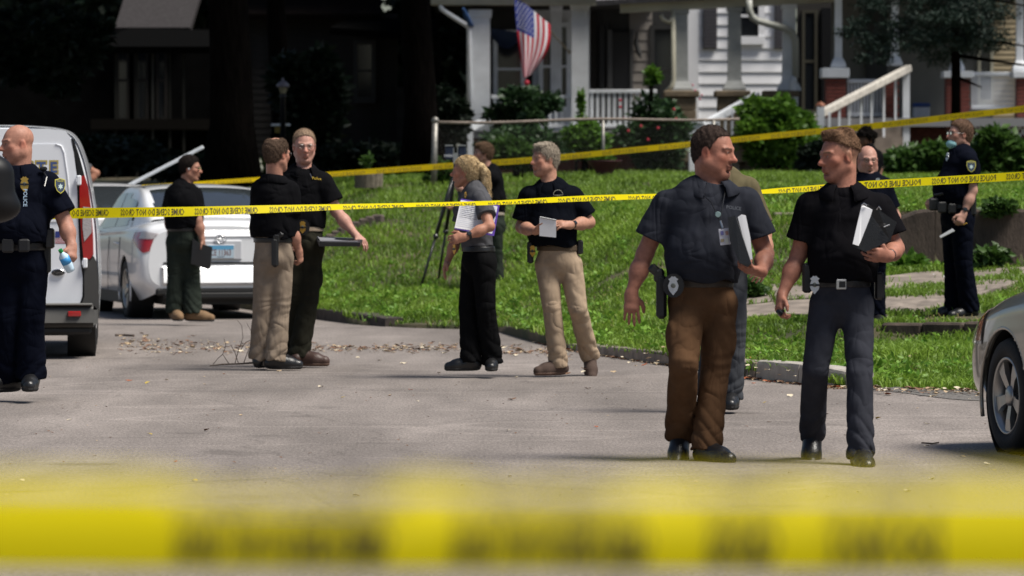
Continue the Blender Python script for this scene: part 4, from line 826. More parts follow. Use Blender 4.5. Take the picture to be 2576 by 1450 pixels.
def headprims(V, c, R, s, o):
    c = np.array(c)
    def P(x, y, z): return c+s*(x*R[0]+y*R[1]+z*R[2])
    def E(x, y, z, r, k, cut=False): V.op(ell(P(x, y, z), np.array(r)*s, R), k*s, cut)
    E(0, -.018, .032, (.075, .095, .084), .02)
    E(0, .028, -.025, (.061, .064, .088), .03)
    E(0, .055, -.1, (.024, .024, .02), .03)
    fat = o.get('fat', 0)
    for sg in (-1, 1):
        V.op(cone(P(sg*.056, -.008, -.055), P(sg*.018, .055, -.102), (.019+fat*.01)*s, .016*s), .03*s)
        E(sg*.043, .052, -.022, (.021, .02, .018), .022)
        V.op(cone(P(sg*.046, .07, .021), P(sg*.012, .088, .018), .0085*s, .008*s), .012*s)
        E(sg*.031, .094, .004, (.018, .014, .0115), .012, True)
        E(sg*.031, .0715, .002, (.0125,)*3, .003)
        V.op(cone(P(sg*.043, .077, .009), P(sg*.018, .0855, .010), .0042*s, .004*s), .004*s)
        E(sg*.012, .095, -.034, (.0085, .010, .0075), .008)
        ec = P(sg*.077, -.012, -.008)
        V.op(ell(ec, np.array((.008, .019, .031))*s, R), .008*s); V.op(ell(ec+s*sg*.009*R[0]+s*.004*R[1], np.array((.006, .010, .019))*s, R), .006*s, True)
        if fat: E(sg*.05, .03, -.065, (.022, .03, .03), .03)
    if fat: V.op(ell(P(0, .02, -.105), np.array((.045, .045, .022))*s, R), .03*s)
    V.op(cone(P(0, .083, .008), P(0, .106, -.03), .0075*s, .0125*s), .012*s)
    E(0, .112, -.031, (.010, .008, .009), .008)
    E(0, .088, -.0605, (.023, .010, .0065), .007); E(0, .086, -.073, (.019, .010, .0075), .007)
    V.op(cone(P(-.022, .0955, -.0665), P(.022, .0955, -.0665), .0025*s, .0025*s), .004*s, True)
    if o.get('open'): E(0, .098, -.067, (.012, .012, .005), .004, True)
    E(0, .078, -.086, (.02, .01, .006), .008, True)
    return P
def hairsdf(V, P, R, s, o):
    st = o.get('hair', 'short'); th = o.get('hth', .010)
    V.op(ell(P(0, -.018, .032+th*.4), (np.array((.0755, .095, .084))+th*np.array((.8, .9, 1.1)))*s, R), .01)
    if st == 'woman': V.op(ell(P(0, -.03, -.01), np.array((.07, .07, .09))*s, R), .03)
    else: V.op(ell(P(0, -.045, -.02), np.array((.066, .062, .07))*s, R), .03)
    if st == 'swept':
        V.op(cone(P(-.045, .03, .108), P(.04, .045, .112), .02*s, .017*s), .03); V.op(cone(P(-.045, -.05, .11), P(.04, -.05, .112), .02*s, .02*s), .03)
    if st == 'messy':
        rr = random.Random(3)
        for i in range(26):
            a = rr.uniform(0, 6.28); q = rr.uniform(0, .06); x, y = q*math.cos(a), q*math.sin(a)*1.2
            V.op(cone(P(x, y, .105), P(x*1.25+.01, y*1.25+.028, .121-.3*q), .012*s, .006*s), .008)
    if st == 'curly':
        rr = random.Random(4)
        for i in range(70):
            v = Vector((rr.gauss(0, 1), rr.gauss(0, 1), abs(rr.gauss(0, 1)))).normalized(); V.op(ell(P(v.x*.095, -.02+v.y*.11, .03+v.z*.11), (.022*s,)*3), .01)
    hl = dict(short=[-.078, -.06, -.03, .012, .05, .088, .102], buzz=[-.07, -.055, -.03, .02, .06, .095, .11], swept=[.0, .03, .045, .055, .07, .09, .098],
              messy=[-.085, -.07, -.035, .005, .04, .075, .085], balding=[-.085, -.07, -.035, .01, .06, .115, .13], woman=[-.085, -.075, -.05, .03, .05, .08, .09], curly=[-.1, -.09, -.06, 0, .03, .05, .06])[st]
    C = P(0, 0, 0)
    # keep only the hair region
    idx, (x, y, z) = V.pts(.2); d = [x-C[0], y-C[1], z-C[2]]
    loc = [sum(R[i, j]*d[j] for j in range(3))/s for i in range(3)]
    g = (np.interp(loc[1], HAIRZ, hl)-loc[2])*s
    side = np.clip((np.abs(loc[0])-.035)/.04, 0, 1)*np.clip((loc[1]+.0)/.05, 0, 1)*.02; g = g+side*s
    if st == 'balding':
        g = np.where(loc[2] > .05, np.maximum(g, (.046-np.sqrt(loc[0]**2+((loc[1]+.03)/1.3)**2))*s), g)
    if o.get('widow'): g += .02*s*np.clip((np.abs(loc[0])-.02)/.03, 0, 1)*np.clip(loc[1]/.05, 0, 1)
    hn = .0016*np.sin(loc[0]*420+6*np.sin(loc[1]*60)+loc[2]*90)+.0016*np.sin(loc[1]*170+loc[2]*140)
    V.a[idx] = np.maximum(V.a[idx]+(hn*s).astype(np.float32), (g*.7).astype(np.float32))
    if st == 'woman':
        pt = [P(*q) for q in ((0, -.085, .035), (0, -.125, .04), (.0, -.155, .0), (.0, -.165, -.08), (.01, -.17, -.17), (.015, -.185, -.26), (.02, -.2, -.33))]
        rr = [.022, .032, .036, .036, .032, .024, .012]
        for i in range(len(pt)-1): V.op(cone(pt[i], pt[i+1], rr[i]*s, rr[i+1]*s), .012)
def skincol(Vv, o, P, R, s):
    base = np.array(o.get('skin', (.43, .22, .15))); C = P(0, 0, 0); d = (Vv-C)/s; loc = d @ R.T
    col = np.tile(base, (len(Vv), 1)); ishead = (np.abs(loc[:, 2]) < .2) & (np.linalg.norm(loc, axis=1) < .2)
    def blend(mask, c, k):
        w = (mask*k*ishead)[:, None]; col[:] = col*(1-w)+np.array(c)*w
    G = lambda cx, cy, cz, r: np.exp(-(((np.abs(loc[:, 0])-cx)**2+(loc[:, 1]-cy)**2+(loc[:, 2]-cz)**2)/(r*r)))
    red = base*np.array((1.12, .72, .66))
    blend(G(0, .105, -.03, .02), red, .7); blend(G(.045, .06, -.03, .028), red, .55); blend(G(.078, -.01, -.005, .03), red, .7)
    blend(G(.0, .09, -.067, .017)*(np.abs(loc[:, 2]+.0675) < .011), base*np.array((.75, .45, .42)), .8)
    bro = (np.abs(loc[:, 2]-.0215-.05*(.03-np.abs(np.abs(loc[:, 0])-.03))*.2) < .005) & (np.abs(loc[:, 0]) > .012) & (np.abs(loc[:, 0]) < .05) & (loc[:, 1] > .05)
    blend(bro*1.0, o.get('brow', (.07, .04, .03)), .85); blend(G(.031, .088, .006, .013), base*np.array((.62, .5, .48)), .55); blend(G(.0, .06, -.115, .03), base*.8, .5); n_ = np.sin(loc[:, 0]*190+np.sin(loc[:, 2]*150)*2)*np.sin(loc[:, 2]*170+loc[:, 1]*130); col[:] = col*(1+.07*(n_*ishead))[:, None]; blend((np.abs(loc[:, 2]-.045-.012*np.round((loc[:, 2]-.045)/.012)) < .0012)*(loc[:, 1] > .05)*(loc[:, 2] > .03)*(loc[:, 2] < .07)*1.0, base*.75, .4)  # painted shade: eye sockets and underside of chin darkened in the skin colour
    if o.get('stubble'): blend(((loc[:, 2] < -.035) & (loc[:, 1] > -.03) & (loc[:, 2] > -.14))*1.0, base*.62, o['stubble'])
    if o.get('goatee'): blend(G(0, .08, -.085, .03), base*.35, .7)
    if o.get('buzzcol'):
        hz = np.interp(loc[:, 1], HAIRZ, [-.07, -.055, -.03, .02, .06, .095, .12]); blend(np.clip((loc[:, 2]-hz)/.012, 0, 1), o['buzzcol'], .55)
    eye = G(.031, .083, .003, .0075); blend((eye > .5)*1.0, (.30, .26, .24), .8); blend((G(.031, .0845, .003, .0045) > .5)*1.0, (.02, .015, .012), .95)
    return col
def emit_vol(V, name, m, root, parent=None, smooth=True, label=None):
    Vv, Q = nets(V.a, V.lo, V.h)
    if len(Vv) == 0: return None, None
    o = obj(name, Vv, Q, m, parent or root, smooth, label=label); return o, Vv
def person(label, d, J, o):
    """J: joints as (px,py,dy) seen from the camera at distance d+dy; every measure in metres follows from that distance"""
    def W3(t): return PX(t[0], t[1], d+(t[2] if len(t) > 2 else 0))
    j = {k: W3(v) for k, v in J.items() if k not in ('hands',)}
    h = o.get('h', .0075); s = o.get('s', 1.0); hs = o.get('hs', s)
    root = empty('person', (j['pel'].x, d, max(0, min(j['toeL'].z, j['toeR'].z)-.04) if 'toeL' in j else 0), label, 'person')
    R = hframe(*o['head']); by = math.radians(o.get('byaw', 0)); bf = Vector((math.sin(by), -math.cos(by), 0)); br = bf.cross(Vector((0, 0, 1)))
    allp = np.array([list(v) for v in j.values()]); lo = allp.min(0)-np.array((.2, .28, .06)); hi = allp.max(0)+np.array((.2, .28, .17))
    cutz = o.get('cutz')
    ShL, ShR, Ne, Pel = j['shL'], j['shR'], j['neck'], j['pel']; hc = j['head']; tw = o.get('tw', 1.0)*s
    mid = (ShL+ShR)/2; wst = j.get('waist', Pel*.72+mid*.28); sw = (ShR-ShL).length/2; bd = o.get('bd', 1.0)
    chest = mid*.62+wst*.38; belly = o.get('belly', 0)
    legs = 'knL' in j
    # --- body
    V = Vol(lo, hi, h)
    V.op(cone(Ne-Vector((0, 0, .08)), Vector(hc)-Vector(R[1])*.03*hs-Vector((0, 0, .05)), .058*s*o.get('nk', 1), .056*hs*o.get('nk', 1)), .03)
    P = headprims(V, hc, R, hs, o)
    V.op(ell(chest, (sw*.8, .1*s, .2*s), np.array([br, bf, (0, 0, 1)])), .05)
    V.op(cone(mid, Pel, .1*s, .11*s), .05)
    for q in 'LR':
        sh, el, wr, tp = j['sh'+q], j['el'+q], j['wr'+q], j['hd'+q]; a = o.get('arm', 1)*s
        V.op(cone(mid*.35+sh*.65, sh, .06*s, .052*a), .03)
        V.op(cone(sh, el, .052*a, .042*a), .02); V.op(ell(sh*.5+el*.5+bf*.008, (.047*a,)*3), .03)
        V.op(cone(el, el*.55+wr*.45, .041*a, .043*a), .02); V.op(cone(el*.6+wr*.4, wr, .043*a, .0265*a), .03)
        hd = o.get('hand'+q, {}); nrm = hd.get('n', (1 if q == 'L' else -1, 0, 0)); th = hd.get('t', (0, -1, 0))
        V.op(cone(wr, wr+(tp-wr).normalized()*.03, .0255*a, .025*a, 1.2, hd.get('t', th)), .015)
        hand(V, wr, tp, nrm, th, s=o.get('hsz', s), curl=hd.get('c', .3), spread=hd.get('sp', .1))
        if legs:
            V.op(cone(j['hp'+q], j['kn'+q], .065*s, .05*s), .03); V.op(cone(j['kn'+q], j['an'+q], .045*s, .032*s), .03)
    body, bv = emit_vol(V, 'body', SKINM, root)
    col = skincol(bv, o, P, R, hs); at = body.data.color_attributes.new('Col', 'FLOAT_COLOR', 'POINT'); at.data.foreach_set('color', np.c_[col, np.ones(len(col))].astype(np.float32).ravel())
    # --- hair
    if o.get('hair'):
        V = Vol(np.array(P(0, 0, 0))-.45*hs, np.array(P(0, 0, 0))+.25*hs, min(h, .006)); hairsdf(V, P, R, hs, o)
        hob, hv = emit_vol(V, 'hair', mat('hair_%d' % int(o['haircol'][0]*1000+o['haircol'][2]*77777), o['haircol'], .85, var=.4, scale=90, bump=.6, bscale=260, dist=.004, spec=.15), root)
        if hv is not None and len(hv):
            rg = np.random.default_rng(o['seed']); nS = min(9000, len(hv)*2); ci = np.array(P(0, -.02, .02)); ix = rg.integers(0, len(hv), nS); p = hv[ix]+rg.normal(size=(nS, 3))*.002; nr = p-ci; nr /= np.linalg.norm(nr, axis=1)[:, None]
            st = o['hair']; ln = dict(buzz=.005, short=.011, balding=.013, swept=.007, messy=.022, woman=.030, curly=.02)[st]*hs; fw = np.array(R[1]); up_ = np.array(R[2])
            flow = -up_*.9-fw*.5*(1 if st == 'woman' else -.35)+nr*(1.6 if st in ('buzz', 'curly') else .35 if st != 'woman' else .12)+rg.normal(size=(nS, 3))*(.3 if st != 'woman' else .09)
            if st == 'swept': flow = flow+fw*1.6*(nr @ up_ > .5)[:, None]
            flow -= nr*np.minimum(0, (flow*nr).sum(1))[:, None]; flow /= np.linalg.norm(flow, axis=1)[:, None]; L_ = (ln*(.5+rg.random(nS)))[:, None]; sd_ = np.cross(flow, rg.normal(size=(nS, 3))); sd_ /= np.linalg.norm(sd_, axis=1)[:, None]; w_ = .0009*hs*(2 if h > .008 else 1.3)
            VV = np.stack([p-sd_*w_, p+sd_*w_, p+flow*L_-nr*L_*.12], 1).reshape(-1, 3)
            so_ = obj('strands', VV, np.arange(nS*3).reshape(-1, 3), hob.data.materials[0], hob); so_['kind'] = 'stuff'
    # --- shirt
    hem = o.get('hem', j['belt'].z if 'belt' in j else Pel.z+.08); sm = o['shirt']
    V = Vol(lo, hi, h); ex = o.get('loose', 0)
    V.op(ell(chest+Vector((0, 0, .03)), (sw*.86+.03*tw+ex, (.128*bd)*tw+ex, .23*s), np.array([br, bf, (0, 0, 1)])), .06)
    V.op(cone(mid-Vector((0, 0, .09*s)), wst, .135*tw+ex, .128*tw+ex, o.get('flat', 1.25), br), .06)
    V.op(cone(wst, Pel, .128*tw+ex, .137*tw+ex, o.get('flat', 1.25)*.97, br), .05)
    if belly: V.op(ell(wst+bf*(.045+belly*.5)+Vector((0, 0, -.01)), (.15*tw+belly*.3, .11*tw+belly*.5, .17*s), np.array([br, bf, (0, 0, 1)])), .08)
    if o.get('bust'):
        for sg in (-1, 1): V.op(ell(chest+bf*.1+br*sg*.065+Vector((0, 0, .0)), (.06, .055, .06)), .05)
    V.op(cone(ShL-Vector((0, 0, .012)), ShR-Vector((0, 0, .012)), .068*s, .068*s), .06)
    V.op(cone(Ne-Vector((0, 0, .06)), mid-Vector((0, 0, .06)), .066*s*o.get('nk', 1), .09*s, 1.25, br), .05)
    for q in 'LR':
        sh, el = j['sh'+q], j['el'+q]; t = o.get('slv', .72); e = sh*(1-t)+el*t; a = o.get('arm', 1)*s
        V.op(cone(sh, e, .07*a+ex, o.get('cuff', .071)*a+ex, flat=True), .035)
    V.op(ell(Ne+Vector((0, 0, .015))+Vector(R[1])*.005, (.066*s*o.get('nk', 1), .066*s*o.get('nk', 1), .05)), .012, True)
    V.displace(folds(1.5*o.get('fold', .006), o['seed'], .4, 11), .03)
    V.clip(lambda x, y, z: (hem+.012*np.sin(x*23+y*17)-z)+0*x+0*y)
    emit_vol(V, 'shirt', sm, root)
    # collar: a stand round the neck and two folded leaves ending in points
    if o.get('collar', True):
        nk = .066*s*o.get('nk', 1); up = (Vector(P(0, -.03, -.05))-Ne); up = (up*.4+Vector((0, 0, .1))).normalized(); cm = o.get('collarmat') or sm
        fb = (bf-up*bf.dot(up)).normalized(); sb = fb.cross(up); vs = []; fs = []; nA = 25; rows = [(1.02, .022), (1.10, .034), (1.2, .030), (1.42, -.004), (1.60, -.028), (1.58, -.032)]
        for i in range(nA):
            a_ = math.radians(24+312*i/(nA-1)); ed = max(0, 1-min(i, nA-1-i)/4.5); front = .5+.5*math.cos(a_)
            for k_, (rr_, zz) in enumerate(rows):
                rad = nk*rr_+(.0 if k_ < 3 else .006); zz2 = zz-.03*front-(.028*ed*(k_ >= 4)); d_ = fb*math.cos(a_)*(1+.12*front)+sb*math.sin(a_)*(1.08+.1*(k_ > 2))
                vs.append(Ne+d_*rad+up*zz2)
        K = len(rows); fs = [(i*K+k_, (i+1)*K+k_, (i+1)*K+k_+1, i*K+k_+1) for i in range(nA-1) for k_ in range(K-1)]
        co = obj('collar', vs, fs, cm, root, True); sd2 = co.modifiers.new('thickness', 'SOLIDIFY'); sd2.thickness = .005
    # --- trousers
    if legs:
        V = Vol(lo, np.array((hi[0], hi[1], Pel.z+.3)), h); pw = o.get('pw', 1)*s; wz = hem+.012
        V.op(ell(Pel-Vector((0, 0, .02)), (.155*pw*o.get('hipw', 1), .118*pw, .13*s), np.array([br, bf, (0, 0, 1)])), .05)
        V.op(cone(Pel, Pel+Vector((0, 0, .2)), .125*pw, .124*tw*.98, 1.2, br), .04)
        V.op(ell(Pel-bf*.05-Vector((0, 0, .05)), (.12*pw, .09*pw, .1), np.array([br, bf, (0, 0, 1)])), .04)
        for q in 'LR':
            hp, kn, an, toe = j['hp'+q], j['kn'+q], j['an'+q], j['toe'+q]
            V.op(cone(hp, kn, .094*pw, .076*pw), .035); V.op(cone(kn, an+(an-kn).normalized()*.02, .0735*pw, o.get('cuffr', .073)*pw, flat=True), .006)
            if o.get('cargo'): V.op(ell(hp*.45+kn*.55+br*(.075 if q == 'R' else -.075)*(1 if (j['hpR']-j['hpL']).dot(br) > 0 else -1), (.03, .06, .085), np.array([br, bf, (0, 0, 1)])), .015)
        V.displace(folds(1.45*o.get('pfold', .008), o['seed']+3, .55, 13), .03)
        ank = min(j['anL'].z, j['anR'].z)
        def stack(x, y, z):      # fabric breaking over the shoe
            t = np.clip(1-(z-ank)/.28, 0, 1); return .0065*t*(1-2*np.abs(np.sin(z*33+4*np.sin(x*11+o['seed'])+5*y+2.5*x))**.7)
        V.displace(stack, .03)
        V.clip(lambda x, y, z: z-wz-.0+0*x+0*y)
        emit_vol(V, 'trousers', o['pants'], root)
        # belt
        V = Vol((lo[0], lo[1], wz-.1), (hi[0], hi[1], wz+.06), min(h, .006))
        V.op(ell(Pel-Vector((0, 0, .02)), (.155*pw*o.get('hipw', 1)+.009, .118*pw+.009, .13*s+.009), np.array([br, bf, (0, 0, 1)])), .05)
        V.op(cone(Pel, Pel+Vector((0, 0, .2)), .125*pw+.009, .124*tw*.98+.009, 1.2, br), .04)
        zb, bh = wz-.006, o.get('belth', .04); V.clip(lambda x, y, z: np.maximum(z-zb, zb-bh-z)+0*x+0*y)
        emit_vol(V, 'belt', o.get('belt', LEATHER), root)
        # shoes
        for q in 'LR':
            an, toe = j['an'+q], j['toe'+q]; fd = (toe-an); fd.z = 0; fd.normalize(); sz = o.get('shoe', 1)*s
            dn = Vector((0, 0, -1)); tl = o.get('tip'+q, 0)                       # heel lift in degrees
            ax = fd.cross(Vector((0, 0, 1))); rot = Matrix.Rotation(math.radians(-tl), 3, ax)
            fdr = rot @ fd; upr = rot @ Vector((0, 0, 1)); A = an; so = .085*sz
            gl = A-upr*so
            V = Vol(np.array(A)-.36*sz, np.array(A)+.36*sz, h*.85)
            heel = gl-fdr*.045*sz+upr*.045*sz; ball = gl+fdr*.12*sz+upr*.036*sz; tp = gl+fdr*.185*sz+upr*.03*sz
            V.op(cone(heel, ball, .044*sz, .050*sz), .02); V.op(cone(ball, tp, .051*sz, .038*sz), .02)
            V.op(cone(heel+upr*.02+fdr*.03, A+upr*.06*sz-fdr*.01, .045*sz, .052*sz), .03); V.op(cone(A, ball+upr*.01, .05*sz, .036*sz), .03)
            g0, u0 = np.array(gl), np.array(upr)
            V.clip(lambda x, y, z: -((x-g0[0])*u0[0]+(y-g0[1])*u0[1]+(z-g0[2])*u0[2])+0)
            shoe, _ = emit_vol(V, 'shoe', o['shoem'], root)
            if shoe is not None:
                a0 = V.a; V2 = Vol(V.lo, V.lo+V.h*(V.n-1), V.h); 
                for pr in (cone(heel, ball, .048*sz, .055*sz), cone(ball, tp, .055*sz, .042*sz)): V2.op(pr, .02)
                V2.clip(lambda x, y, z: np.abs((x-g0[0])*u0[0]+(y-g0[1])*u0[1]+(z-g0[2])*u0[2]-.006)-.0115)
                emit_vol(V2, 'sole', o.get('sole', mat('rubber_sole', (.015, .015, .015), .7)), root, shoe)
    # glasses
    if o.get('glasses'):
        gm = o['glasses']; g = MB(); Hc = P
        for sg in (-1, 1):
            ring = [Vector(Hc(sg*.032+.021*math.cos(a), .094-.004*abs(math.cos(a)), .002+.0145*math.sin(a))) for a in np.linspace(0, 2*math.pi, 15)]
            g.tube(ring, .0016*hs, 5, False); g.tube([Hc(sg*.053, .092, .006), Hc(sg*.075, .07, .006), Hc(sg*.082, -.005, .008)], .0016*hs, 5)
        g.tube([Hc(-.011, .096, .006), Hc(.011, .096, .006)], .0015*hs, 5); go = g.build('glasses', gm, root)
        l = MB()
        for sg in (-1, 1): l.plate([Hc(sg*.032+.019*math.cos(a), .0935, .002+.0125*math.sin(a)) for a in np.linspace(0, 2*math.pi, 12, endpoint=False)], R[1], .001)
        l.build('lenses', LENSM, go)
    return root, j, P, R, bf, br
def strap_watch(root, w, el, m=None, face=None, r=.031, name='watch'):
    """band round a wrist with a face"""
    w, el = Vector(w), Vector(el); d = (el-w).normalized(); c = w+d*.035; R3 = d.to_track_quat('Z', 'Y').to_matrix()
    b = MB(); b.lathe([(r*.96, -.011), (r*1.08, -.009), (r*1.08, .009), (r*.96, .011)], c, 14, R3); o = b.build(name, m or GLASSB, root, True)
    if face is not None:
        n = Vector(face).normalized(); n = (n-d*n.dot(d)).normalized(); x = d.cross(n)
        MB().box(c+n*r*1.12, (.03, .034, .012), Matrix((x, d, n)).transposed(), .004).build('watch_face', mat('watch_glass', (.02, .025, .03), .15), o)
def badge(root, c, n, up=(0, 0, 1), s=1, m=GOLD, band=True, name='badge', backing=False, parent=None):
    c, n, up = Vector(c), Vector(n).normalized(), Vector(up); x = up.cross(n).normalized(); up = n.cross(x)
    out = [(-.016, .022), (-.024, .03), (-.014, .036), (-.007, .044), (0, .04), (.007, .044), (.014, .036), (.024, .03), (.016, .022), (.025, .0), (.02, -.022), (.008, -.036), (0, -.046), (-.008, -.036), (-.02, -.022), (-.025, 0)]
    if backing: MB().plate([c-n*.002*s+x*a*1.5*s+up*b_*1.35*s for a, b_ in [(.034*math.cos(t), .042*math.sin(t)) for t in np.linspace(0, 2*math.pi, 14, endpoint=False)]], n, .006).build('badge_holder', DUTY, parent or root)
    o = MB().plate([c+x*a*s+up*b_*s+n*.004*s for a, b_ in out], n, .005*s).build(name, m, parent or root)
    q = MB().lathe([(.012*s, 0), (.011*s, .003*s), (.004*s, .004*s)], c+n*.004*s, 12, Matrix((x, up, n)).transposed()).build('seal', mat('seal', (.15, .16, .14), .4, metal=.5), o)
    if band: MB().box(c+n*.006*s-up*.001*s, (.052*s, .010*s, .004*s), Matrix((x, up, n)).transposed()).build('mourning_band', DUTY, o)
    return o
def textmesh(s, size=1.0, bold=0.0, res=2):
    cu = bpy.data.curves.new('t', 'FONT'); cu.body = s; cu.size = size; cu.offset = bold; cu.resolution_u = res; o = bpy.data.objects.new('t', cu); COL.objects.link(o)
    me = o.to_mesh(); V = np.array([v.co[:] for v in me.vertices]); Fc = [tuple(p.vertices) for p in me.polygons]; o.to_mesh_clear(); bpy.data.objects.remove(o); bpy.data.curves.remove(cu); return V, Fc
def lettering(name, s, c, xdir, updir, h, m, parent, mirror=False, squeeze=1, bold=.01, off=.002):
    V, Fc = textmesh(s, 1.0, bold); V[:, 0] -= (V[:, 0].min()+V[:, 0].max())/2; V[:, 1] -= .35; V = V/.7*h; V[:, 0] *= squeeze*(-1 if mirror else 1)
    x, u = Vector(xdir).normalized(), Vector(updir).normalized(); n = x.cross(u).normalized(); c = Vector(c)
    W_ = [c+x*float(v[0])+u*float(v[1])+n*off for v in V]; return obj(name, [tuple(w) for w in W_], Fc, m, parent)
# ================================================================ VEHICLES
PW = mat('white_car_paint', (.76, .77, .79), .28, coat=1, spec=.5, var=.03, scale=2); PVAN = mat('white_van_paint', (.82, .84, .88), .35, coat=.8); PSIL = mat('champagne_paint', (.34, .31, .26), .3, metal=.55, coat=1); PBLK = mat('black_paint', (.006, .006, .007), .25, coat=1)
CGL = mat('car_glass', (.012, .015, .017), .04, spec=1, coat=1); RUB = mat('tyre_rubber', (.012, .012, .012), .8, bump=.4, bscale=60); ALU = mat('alloy', (.42, .41, .39), .32, metal=.85); TRIM = mat('gray_bumper_plastic', (.055, .053, .05), .6, bump=.15, bscale=200)
BLKP = mat('matte_black_plastic', (.008, .008, .008), .6); TAIL = mat('tail_lamp_red', (.38, .01, .012), .12, coat=1); CLEARL = mat('lamp_clear', (.45, .42, .42), .1, coat=1, bump=.6, bscale=90); CHROME = mat('chrome', (.7, .7, .72), .12, metal=1); AMB = mat('amber_lens', (.5, .12, .01), .15, coat=1)
def cat(Pt, n):
    """Catmull-Rom resample rows of control values"""
    Pt = np.asarray(Pt, float); m = len(Pt); t = np.linspace(0, m-1-1e-6, n); i = t.astype(int); f = (t-i).reshape(-1, *([1]*(Pt.ndim-1)))
    g = lambda k: Pt[np.clip(k, 0, m-1)]; a, b, c, d = g(i-1), g(i), g(i+1), g(i+2)
    return b+.5*f*(c-a+f*(2*a-5*b+4*c-d+f*(3*(b-c)+d-a)))
def loft(secs, nu=90, nv=26):
    A = np.array([[(x, y, z) for x, z in pr] for y, pr in secs]); A = cat(A, nu); A = np.swapaxes(cat(np.swapaxes(A, 0, 1), nv), 0, 1)
    B = A[:, ::-1].copy(); B[:, :, 0] *= -1; return np.concatenate([B[:, ::-1][:, :0], A, B[:, 1:]], 1)       # right bottom .. centre .. left bottom
def gridfaces(n, k): i = np.arange(n*k).reshape(n, k); return np.stack([i[:-1, :-1], i[:-1, 1:], i[1:, 1:], i[1:, :-1]], -1).reshape(-1, 4)
def patchmesh(name, G, sel, off, m, parent):
    """faces of a lofted skin chosen by sel(centre), lifted off along the normal"""
    du = np.gradient(G, axis=0); dv = np.gradient(G, axis=1); N = np.cross(dv, du); N /= np.linalg.norm(N, axis=2)[:, :, None]+1e-9
    Fc = gridfaces(*G.shape[:2]); P = G.reshape(-1, 3); c = P[Fc].mean(1); Fk = Fc[sel(c)]
    if len(Fk) == 0: return None
    ctr = P.mean(0); sg = np.sign(((P-ctr)*N.reshape(-1, 3)).sum(1).mean()); V = P+N.reshape(-1, 3)*off*sg; u, inv = np.unique(Fk, return_inverse=True)
    return obj(name, V[u], inv.reshape(Fk.shape), m, parent, True, world=False)
def wheel(root, c, r, w, side, spokes=5, rimm=None, hubcap=False):
    """side -1: outer face towards -x (the vehicle's left)"""
    R_ = Matrix.Rotation(math.pi/2*side, 3, 'Y'); prof = [(r*.66, -w*.42), (r*.8, -w*.5), (r*.95, -w*.46), (r, -w*.3), (r, w*.3), (r*.95, w*.46), (r*.8, w*.5), (r*.68, w*.46), (r*.66, w*.2)]
    t = MB().lathe(prof, c, 40, R_, False).build('wheel', RUB, root, True, world=False); rm = rimm or ALU
    MB().lathe([(r*.67, w*.44), (r*.655, w*.47), (r*.62, w*.44), (r*.60, w*.1), (r*.59, -w*.2)], c, 40, R_, False).build('rim', rm, t, True, world=False)
    MB().lathe([(0, w*.02), (r*.59, w*.0)], c, 30, R_).build('brake_backing', BLKP, t, False, world=False)
    o = Vector(c)
    for i in range(spokes):
        a = 2*math.pi*i/spokes+.3; pr = [(-.022, .04), (.022, .04), (.030, .4*r), (.046, .61*r), (-.046, .61*r), (-.030, .4*r)]
        Ra = Matrix.Rotation(a, 3, 'Z'); top = []; 
        for k, (x, y_) in enumerate(pr): dz = w*.40 if k > 1 else w*.34; top.append(o+R_ @ (Ra @ Vector((x*r/.32, y_, dz))))
        MB().plate(top, R_ @ Vector((0, 0, 1)), .03).build('spoke', rm, t, False, world=False)
    MB().lathe([(.058*r/.32, w*.30), (.055*r/.32, w*.39), (.03, w*.43), (0, w*.43)], c, 16, R_).build('hub', rm, t, True, world=False)
    return t
SB = [(-.0, [(.62, .34), (.74, .42), (.78, .55), (.775, .68), (.74, .82), (.66, .93), (.34, 1.00), (0, 1.01)]),
      (.06, [(.70, .28), (.83, .40), (.86, .56), (.86, .70), (.82, .86), (.73, 1.0), (.36, 1.055), (0, 1.065)]),
      (.30, [(.78, .22), (.88, .40), (.895, .58), (.89, .74), (.865, .89), (.76, 1.03), (.38, 1.085), (0, 1.095)]),
      (.75, [(.78, .19), (.885, .38), (.90, .58), (.895, .76), (.875, .90), (.79, 1.01), (.40, 1.07), (0, 1.08)]),
      (1.4, [(.78, .18), (.88, .36), (.89, .58), (.885, .78), (.87, .90), (.82, .96), (.4, .98), (0, .98)]),
      (2.6, [(.78, .18), (.88, .36), (.89, .58), (.885, .76), (.87, .87), (.82, .93), (.4, .95), (0, .95)]),
      (3.4, [(.78, .18), (.88, .36), (.895, .58), (.89, .74), (.87, .85), (.78, .93), (.4, .98), (0, .99)]),
      (4.05, [(.76, .2), (.87, .36), (.885, .55), (.875, .68), (.84, .77), (.72, .84), (.4, .89), (0, .90)]),
      (4.45, [(.62, .22), (.74, .34), (.77, .48), (.76, .58), (.72, .66), (.6, .72), (.34, .76), (0, .77)]),
      (4.60, [(.40, .30), (.48, .36), (.5, .46), (.5, .52), (.46, .58), (.36, .62), (.2, .64), (0, .65)])]
SG = [(.42, [(.70, 1.03), (.66, 1.07), (.52, 1.085), (.25, 1.095), (0, 1.10)]), (.75, [(.79, .99), (.69, 1.20), (.56, 1.245), (.28, 1.265), (0, 1.27)]), (1.2, [(.83, .96), (.68, 1.345), (.56, 1.40), (.28, 1.425), (0, 1.43)]),
      (1.8, [(.835, .94), (.67, 1.37), (.55, 1.43), (.28, 1.457), (0, 1.465)]), (2.4, [(.835, .92), (.67, 1.35), (.55, 1.41), (.28, 1.435), (0, 1.445)]), (2.95, [(.83, .92), (.70, 1.19), (.57, 1.25), (.28, 1.275), (0, 1.28)]), (3.55, [(.80, .93), (.74, .96), (.6, .975), (.3, .985), (0, .99)])]
